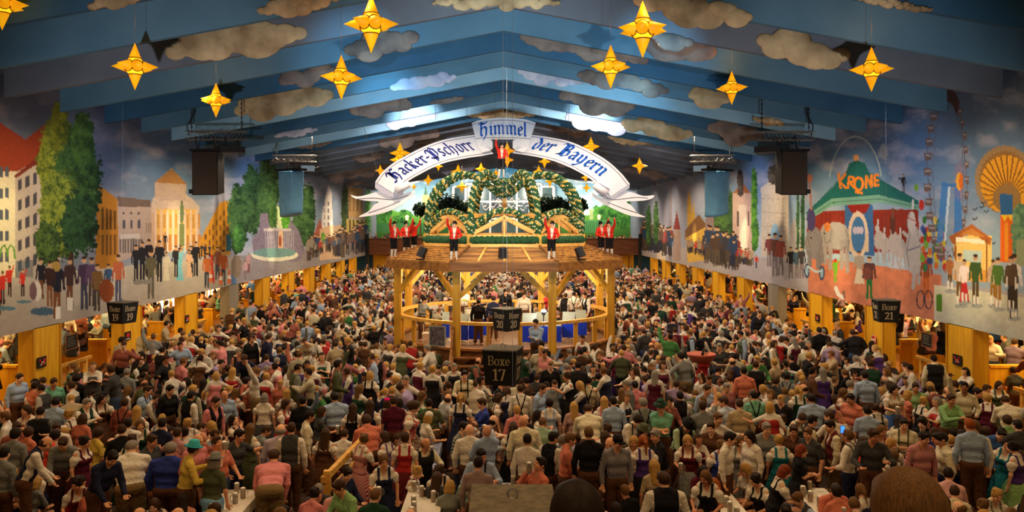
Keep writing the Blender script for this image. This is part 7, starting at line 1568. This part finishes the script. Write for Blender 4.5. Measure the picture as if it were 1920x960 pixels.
# labels: each one says who it is and whom it stands beside
CN = dict(pale_blue='pale blue', royal='royal blue', dgrey='dark grey', dred='dark red', lav='lavender', dgreen='dark green', lgreen='pale green', wine='wine-red', jeans='denim', mint='mint green', lime='lime green', sky='sky blue', navy='navy')
cn = lambda c: CN.get(c, c) if isinstance(c, str) else 'magenta'
def describe(a):
    hr_ = {'short': a['hairc']+'-haired', 'fringe': 'balding', 'bald': 'bald', 'curly': a['hairc']+'-curled', 'long': 'long '+a['hairc']+'-haired', 'bob': a['hairc']+'-bobbed', 'ponytail': a['hairc']+'-ponytailed', 'updo': a['hairc']+'-braided'}[a['hair']]
    pt = {'plain': '', 'check': 'checked ', 'stripe': 'striped ', 'print': 'patterned '}[a['pattern']]
    if a['hat']: hr_ = a['hatc'].replace('d', 'dark-', 1)+'-hatted' if a['hatc'] == 'dgreen' else a['hatc']+'-hatted'
    if a['sex'] == 'm':
        g = {'shirt': 'shirt', 'rolled_shirt': 'rolled-up shirt', 'tshirt': 'T-shirt', 'vest': 'shirt and '+cn(a['over'])+' waistcoat', 'braces': 'shirt with '+a['over']+' braces'}[a['outfit']]; return f"{hr_} man in {pt}{cn(a['top'])} {g}"
    return f"{hr_} woman in {pt}{cn(a['top'])} {'dirndl' if a['outfit'] == 'dirndl' else 'T-shirt'}"
seen = set()
def near_heroes(p, skip=None, k=8):
    return sorted([q for q in PLACED if q[5] and q[5] != skip], key=lambda q: (q[0]-p['x'])**2+(q[1]-p['y'])**2)[:k]
def rel(p, q):
    dx, dy = p['x']-q[0], p['y']-q[1]
    return 'beside' if abs(dx) > abs(dy) else ('behind' if dy > 0 else 'in front of')
for p in people+fillers:
    own = p['short'] or describe(p['at']); lab = None; opts = []
    for q in near_heroes(p, p['short'] and p['short']):
        for v in (', '+view(p['rot']), ''):
            for sh in (q[5],):
                opts.append(f"{own}{v}, {rel(p, q)} the {sh}")
    for o_ in opts:
        if len(o_.replace(',', '').split()) <= 16 and o_.lower() not in seen: lab = o_; break
    if lab is None: lab = f"{own}, {view(p['rot'])}"
    seen.add(lab.lower()); p['label'] = lab
held = []
for p in people+fillers:
    op = p['op']; a = p.get('at') or {}
    props = dict(label=p['label'], category='person', group='festival guests in the hall')
    o, hand = person(p['x'], p['y'], p['z'], p['rot'], p.get('sex') or a['sex'], p['pose'], p.get('outfit') or a['outfit'], p.get('hair') or a['hair'], p.get('hairc') or a['hairc'], p.get('top') or a['top'], pattern=op.get('pattern') or a.get('pattern', 'plain'),
        bottom=op.get('bottom') or a.get('bottom', 'brown'), over=op.get('over') or a.get('over', 'black'), apron=op.get('apron') or a.get('apron'), hat=op.get('hat') or a.get('hat'), hatc=op.get('hatc') or a.get('hatc', 'grey'), sc=p['sc'], wide=op.get('wide', 1), flip=op.get('flip', False), skin=op.get('skin', int(p['px']) % 5), props=props)
    if p['pose'] in ('mug', 'drinking') and len(held) < 24 and p['short']:
        held.append(mug((hand[0], hand[1], hand[2]-.07), math.radians(p['rot']), 'beer mug in the hand of the '+p['short']))
ph = [p for p in people if p['short'] == 'man in white shirt holding up a phone'][0]
t = empty('phone', PX(1440+516/3.6917, 700+388/3.6917, ph['y']), label='phone with a bright blue screen held above the crowd', category='phone'); MB().box((-.04, -.005, -.07), (.04, .005, .07)).build('case', M_DK, t); MB().box((-.036, -.008, -.064), (.036, -.005, .064)).build('screen', mat('phone_blue', (60, 130, 255), .4, emit=2), t)
# two watchers on the gallery right below the camera
MB().box((-6, -6, 3.0), (6, 3.1, 3.15)).build('floor_near_gallery', M_BRN, **S); MB().box((-6, 3.0, 3.15), (6, 3.1, 4.0)).build('near_gallery_rail', M_BRN, **S)
for (px, py, d, hair, hc, lb) in ((1088, 917, 2.35, 'short', 'dark', 'dark-haired head of a watcher at the lower edge, beside the grey sign top'), (1732, 903, 2.2, 'curly', 'light', 'big brown curly head of a watcher at the lower edge')):
    X, _, Z = PX(px, py, d); zt = ztop('relaxed', False); person(X, d, Z-zt*1.0-.015, 176, 'm', 'relaxed', 'shirt', hair, hc, 'black', props=dict(label=lb, category='person'))
# figurines in red coats on the bandstand roof
for (px, py, d, rot, pose, flip, lb) in ((738, 487, 27.6, 40, 'raised', False, 'hand on hip at the palace-side corner of the roof'), (762, 480, 29.6, 20, 'raised', True, 'second one at the palace-side corner, further back'), (851, 491, 25.45, 5, 'raised', False, 'at the front roof edge, palace side'), (1034, 490, 25.45, 0, 'raised', False, 'at the front roof edge, circus side'),
    (1127, 480, 29.2, 30, 'raised', True, 'at the circus-side corner, leaning, further back'), (1143, 486, 27.9, -20, 'raised', True, 'outermost at the circus-side corner'), (940, 331, 29.2, 8, 'raised', False, 'alone on top of the garlanded crown'), (668+108, 478, 33.0, 150, 'raised', False, 'half hidden at the far roof edge, palace side'), (1004, 472, 33.2, 170, 'relaxed', False, 'at the far roof edge behind the corner block')):
    X, Y, Z = PX(px, py, d); Z = 7.56 if py < 340 else 4.63
    person(X, Y, Z, rot, 'm', pose, 'jacket', 'short', 'dark', (206, 44, 30), bottom='black', hat='hat', hatc='black', sc=.72, flip=flip, name='figurine', props=dict(label='red-coated figurine in black breeches, '+lb, category='figurine', group='red-coated figurines on the bandstand'))
# musicians
for i, (px, d, rot, top, outfit, pose, hair, lb) in enumerate(((897, 27.2, 170, 'black', 'shirt', 'relaxed', 'short', 'short-haired musician in black behind the railing'), (1058, 29.6, 150, 'white', 'vest', 'chatting', 'short', 'musician in black waistcoat, back turned, hand at his ear'), (1076, 30.2, 170, 'white', 'braces', 'relaxed', 'short', 'musician in white shirt and crossed braces'), (1030, 30.5, 0, 'red', 'shirt', 'drinking', 'short', 'musician in red shirt lit by the stage lamp'),
    (790, 28.2, 60, 'grey', 'shirt', 'chatting', 'short', 'musician in grey beside the white chair'), (982, 30.2, 0, 'white', 'shirt', 'relaxed', 'curly', 'blond musician behind the laptop'), (948, 31.6, 10, 'black', 'vest', 'mug', 'curly', 'musician in pink-fronted waistcoat at the middle of the deck'), (870, 31.8, 0, 'white', 'shirt', 'clapping', 'short', 'drummer in white behind the drum kit'), (925, 28.2, 160, 'navy', 'shirt', 'relaxed', 'short', 'musician in navy hidden by the Boxe 20 sign'), (1100, 30.0, -60, 'white', 'vest', 'mug', 'short', 'musician with waistcoat by the circus-side railing'))):
    X, Y, _ = PX(px, 500, d); person(X, Y, 1.6 if pose != 'seated' else 1.6, rot, 'm', pose, outfit, hair, 'brown' if i % 2 else 'dark', top, sc=.92, props=dict(label=lb, category='person', group='musicians on the bandstand'))
X, Y, _ = PX(1006, 640, 24.9); person(X, Y, 1.05, -20, 'm', 'folded', 'shirt', 'short', 'dark', 'pale_blue', props=dict(label='man in light blue shirt standing high in front of the bandstand railing', category='person', group='festival guests in the hall'))

# ------------------------------------------------------------------ the uncountable crowd beyond: one object
def coarse(pose, fem, outfit, hair, h, zcut):
    K = skeleton(pose, fem); lo, hi = bounds(K); lo[2] = zcut-h if zcut > 0 else 0
    def mk(fn): f = Field(lo, hi, h); fn(f); return f
    body = mk(lambda f: (headp(f, K, False), arms(f, K), hands(f, K), torso(f, K, fem) if outfit != 'x' else 0)); up = {'short': 1.95, 'vest': 1.95, 'blouse': .75, 'tee': .7}[outfit]
    shirt = mk(lambda f: (torso(f, K, fem, .014), arms(f, K, .02, up))); T = K['T']; shirt.cap(T((0, -.01, 1.47)), T((0, -.03, 1.6)), .062, op='sub')
    if outfit in ('vest', 'blouse'): over = mk(lambda f: torso(f, K, fem, .03)); X, Y, Z = tframe(over, K); over.F = np.maximum(over.F, Z-(1.36 if outfit == 'blouse' else 1.5)); over.cap(T((0, -.03, 1.42)), T((0, -.05, 1.6)), .085, op='sub')
    else: over = None
    def lg(f): legs(f, K, .02); f.cap((-.06, 0, .93), (.06, 0, .93), .14, k=.05); (f.cap((0, 0, .9), (0, 0, .5), .17, .26) if fem else 0)
    leg = mk(lg); hr = mk(lambda f: hairp(f, hair, K['Hr'], K['hc']) if hair != 'bald' else None)
    allF = np.minimum.reduce([body.F, shirt.F, leg.F, hr.F]+([over.F] if over else [])); V, Q = nets(allF, lo, h)
    vals = np.stack([body.at(V), shirt.at(V), leg.at(V), hr.at(V), over.at(V) if over else np.full(len(V), 9.)], 1); reg = vals.argmin(1)
    p = (V-K['hc'])@K['Hr']; inh = (np.abs(p[:, 0]) < .1) & (np.abs(p[:, 2]) < .14) & (p[:, 1] < -.03) & (p[:, 2] < .045) & (p[:, 1] > -.16); reg[inh] = 0
    return V.astype(np.float32), Q, reg
def lod(h, zcut):
    out = []
    for pose in ('relaxed', 'relaxed', 'raised', 'mug', 'folded', 'leaning', 'embrace', 'clapping', 'chatting'): out.append((0, coarse(pose, False, 'short' if pose != 'folded' else 'vest', 'short', h, zcut)))
    out.append((0, coarse('relaxed', False, 'vest', 'short', h, zcut))); out.append((0, coarse('chatting', False, 'vest', 'fringe', h, zcut)))
    for pose, hair in (('relaxed', 'long'), ('mug', 'updo'), ('clapping', 'long'), ('embrace', 'bob'), ('chatting', 'ponytail')): out.append((1, coarse(pose, True, 'blouse', hair, h, zcut)))
    return out
MIDL, FARL = lod(.034, .62), lod(.062, .85)
def lin(c): return np.array(sl(C_[c] if isinstance(c, str) else c))
TOPS = [lin(c) for c in ['white']*11+['cream']*8+['pale_blue']*5+['pink']*3+['salmon']*3+['rust']*3+['beige']*5+['grey']*6+['brown']*4+['black']*12+['navy']*4+['dgrey']*5+['mint', 'red', 'lav', 'lav', 'dgreen', 'blue', 'green', 'lilac', 'olive', 'olive']]
BOD = [lin(c) for c in ('black', 'dgreen', 'red', 'navy', 'wine', 'brown', 'purple', 'pink', 'dgrey', 'olive')]; HRC = [np.array(sl(HAIRC[c])) for c in ('dark', 'dark', 'dark', 'brown', 'brown', 'brown', 'light', 'light', 'blond', 'blond', 'grey')]; LEGC = [lin(c) for c in ('brown', 'black', 'jeans', 'khaki')]
SKC = [np.array(sl(c)) for c in SKIN]
rc = np.random.default_rng(77); AV, AQ, AC = [], [], []; tot = 0; placed_near = [(q[0], q[1]) for q in PLACED]
def put_stuff(X, Y, Z, L, face=None):
    global tot
    i = rc.integers(len(L)); fem, (V, Q, reg) = L[i]; a = rc.uniform(0, 2*PI) if face is None else face; s = rc.uniform(.92, 1.07)*(.95 if fem else 1.0); c_, s_ = math.cos(a)*s, math.sin(a)*s; fl = 1 if rc.random() < .5 else -1
    x = V[:, 0]*fl; W = np.stack([x*c_-V[:, 1]*s_+X, x*s_+V[:, 1]*c_+Y, V[:, 2]*s+Z], 1); AV.append(W.astype(np.float32)); AQ.append((Q if fl > 0 else Q[:, ::-1])+tot); tot += len(V)
    top = TOPS[rc.integers(len(TOPS))]*rc.uniform(.5, 1) if not fem else lin('white')*rc.uniform(.8, 1); bod = BOD[rc.integers(len(BOD))]; pal = np.stack([SKC[rc.integers(len(SKC)-1)], top, bod if fem else LEGC[rc.integers(4)], HRC[rc.integers(len(HRC))], bod if fem else (lin('black') if rc.random() < .6 else bod)]); AC.append(pal[reg].astype(np.float32))
def frand(): return rc.random()
for iy in range(int((73.0-10.4)/.6)):
    Y0 = 10.4+iy*.6
    for ix in range(-20, 21):
        X = ix*.615+rc.uniform(-.2, .2)+(iy % 2)*.3; Y = Y0+rc.uniform(-.2, .2)
        if abs(X) > 12.45 or abs(X) > .67*Y+.6: continue
        if math.hypot(X-BX, Y-BY) < 4.25 or (abs(X+1.05) < .7 and 23.2 < Y < 25.6): continue
        q = frand(); b0 = 0 if q < .62 else .45 if q < .85 else -.25
        if Y < 19.5:
            if Y < 14.5: b0 = -.42
            if not ok_fill(X, Y, b0+1.75, .40): continue
        put_stuff(X, Y, b0, MIDL if Y < 33 else FARL, None if frand() < .35 else (math.atan2(X-BX, -(Y-BY))+PI*(0) if False else rc.choice([PI, PI*.85, PI*1.15, 0, PI*.5, PI*1.5])+rc.uniform(-.3, .3)))
n_main = len(AV)
for sx in (-1, 1):
    for Y in np.arange(12, 72, .72):
        for X in np.arange(14.5, 18.9, .74):
            if rc.random() < .2: continue
            if min(abs(Y-(22.9+5.13*j)) for j in range(-2, 10)) < .38: continue
            if X > 16.3 and 36.5 < Y < 39 and sx < 0: continue
            put_stuff(sx*(X+rc.uniform(-.15, .15)), Y+rc.uniform(-.15, .15), .55+(.4 if rc.random() < .3 else 0), MIDL if Y < 26 else FARL)
for Y in np.arange(74.5, 77.5, .6):
    for X in np.arange(-12.4, 12.5, .6): put_stuff(X+rc.uniform(-.15, .15), Y+rc.uniform(-.1, .1), 3.1-(.35 if rc.random() < .5 else 0), FARL)
me = np_mesh('crowd', np.concatenate(AV), np.concatenate(AQ), np.concatenate(AC), vcol_mat('crowd_cloth'))
link(bpy.data.objects.new('crowd', me), kind='stuff', label='dense crowd of festival guests filling the hall, aisles and gallery', category='crowd')
print('crowd figures', len(AV), 'verts', tot)
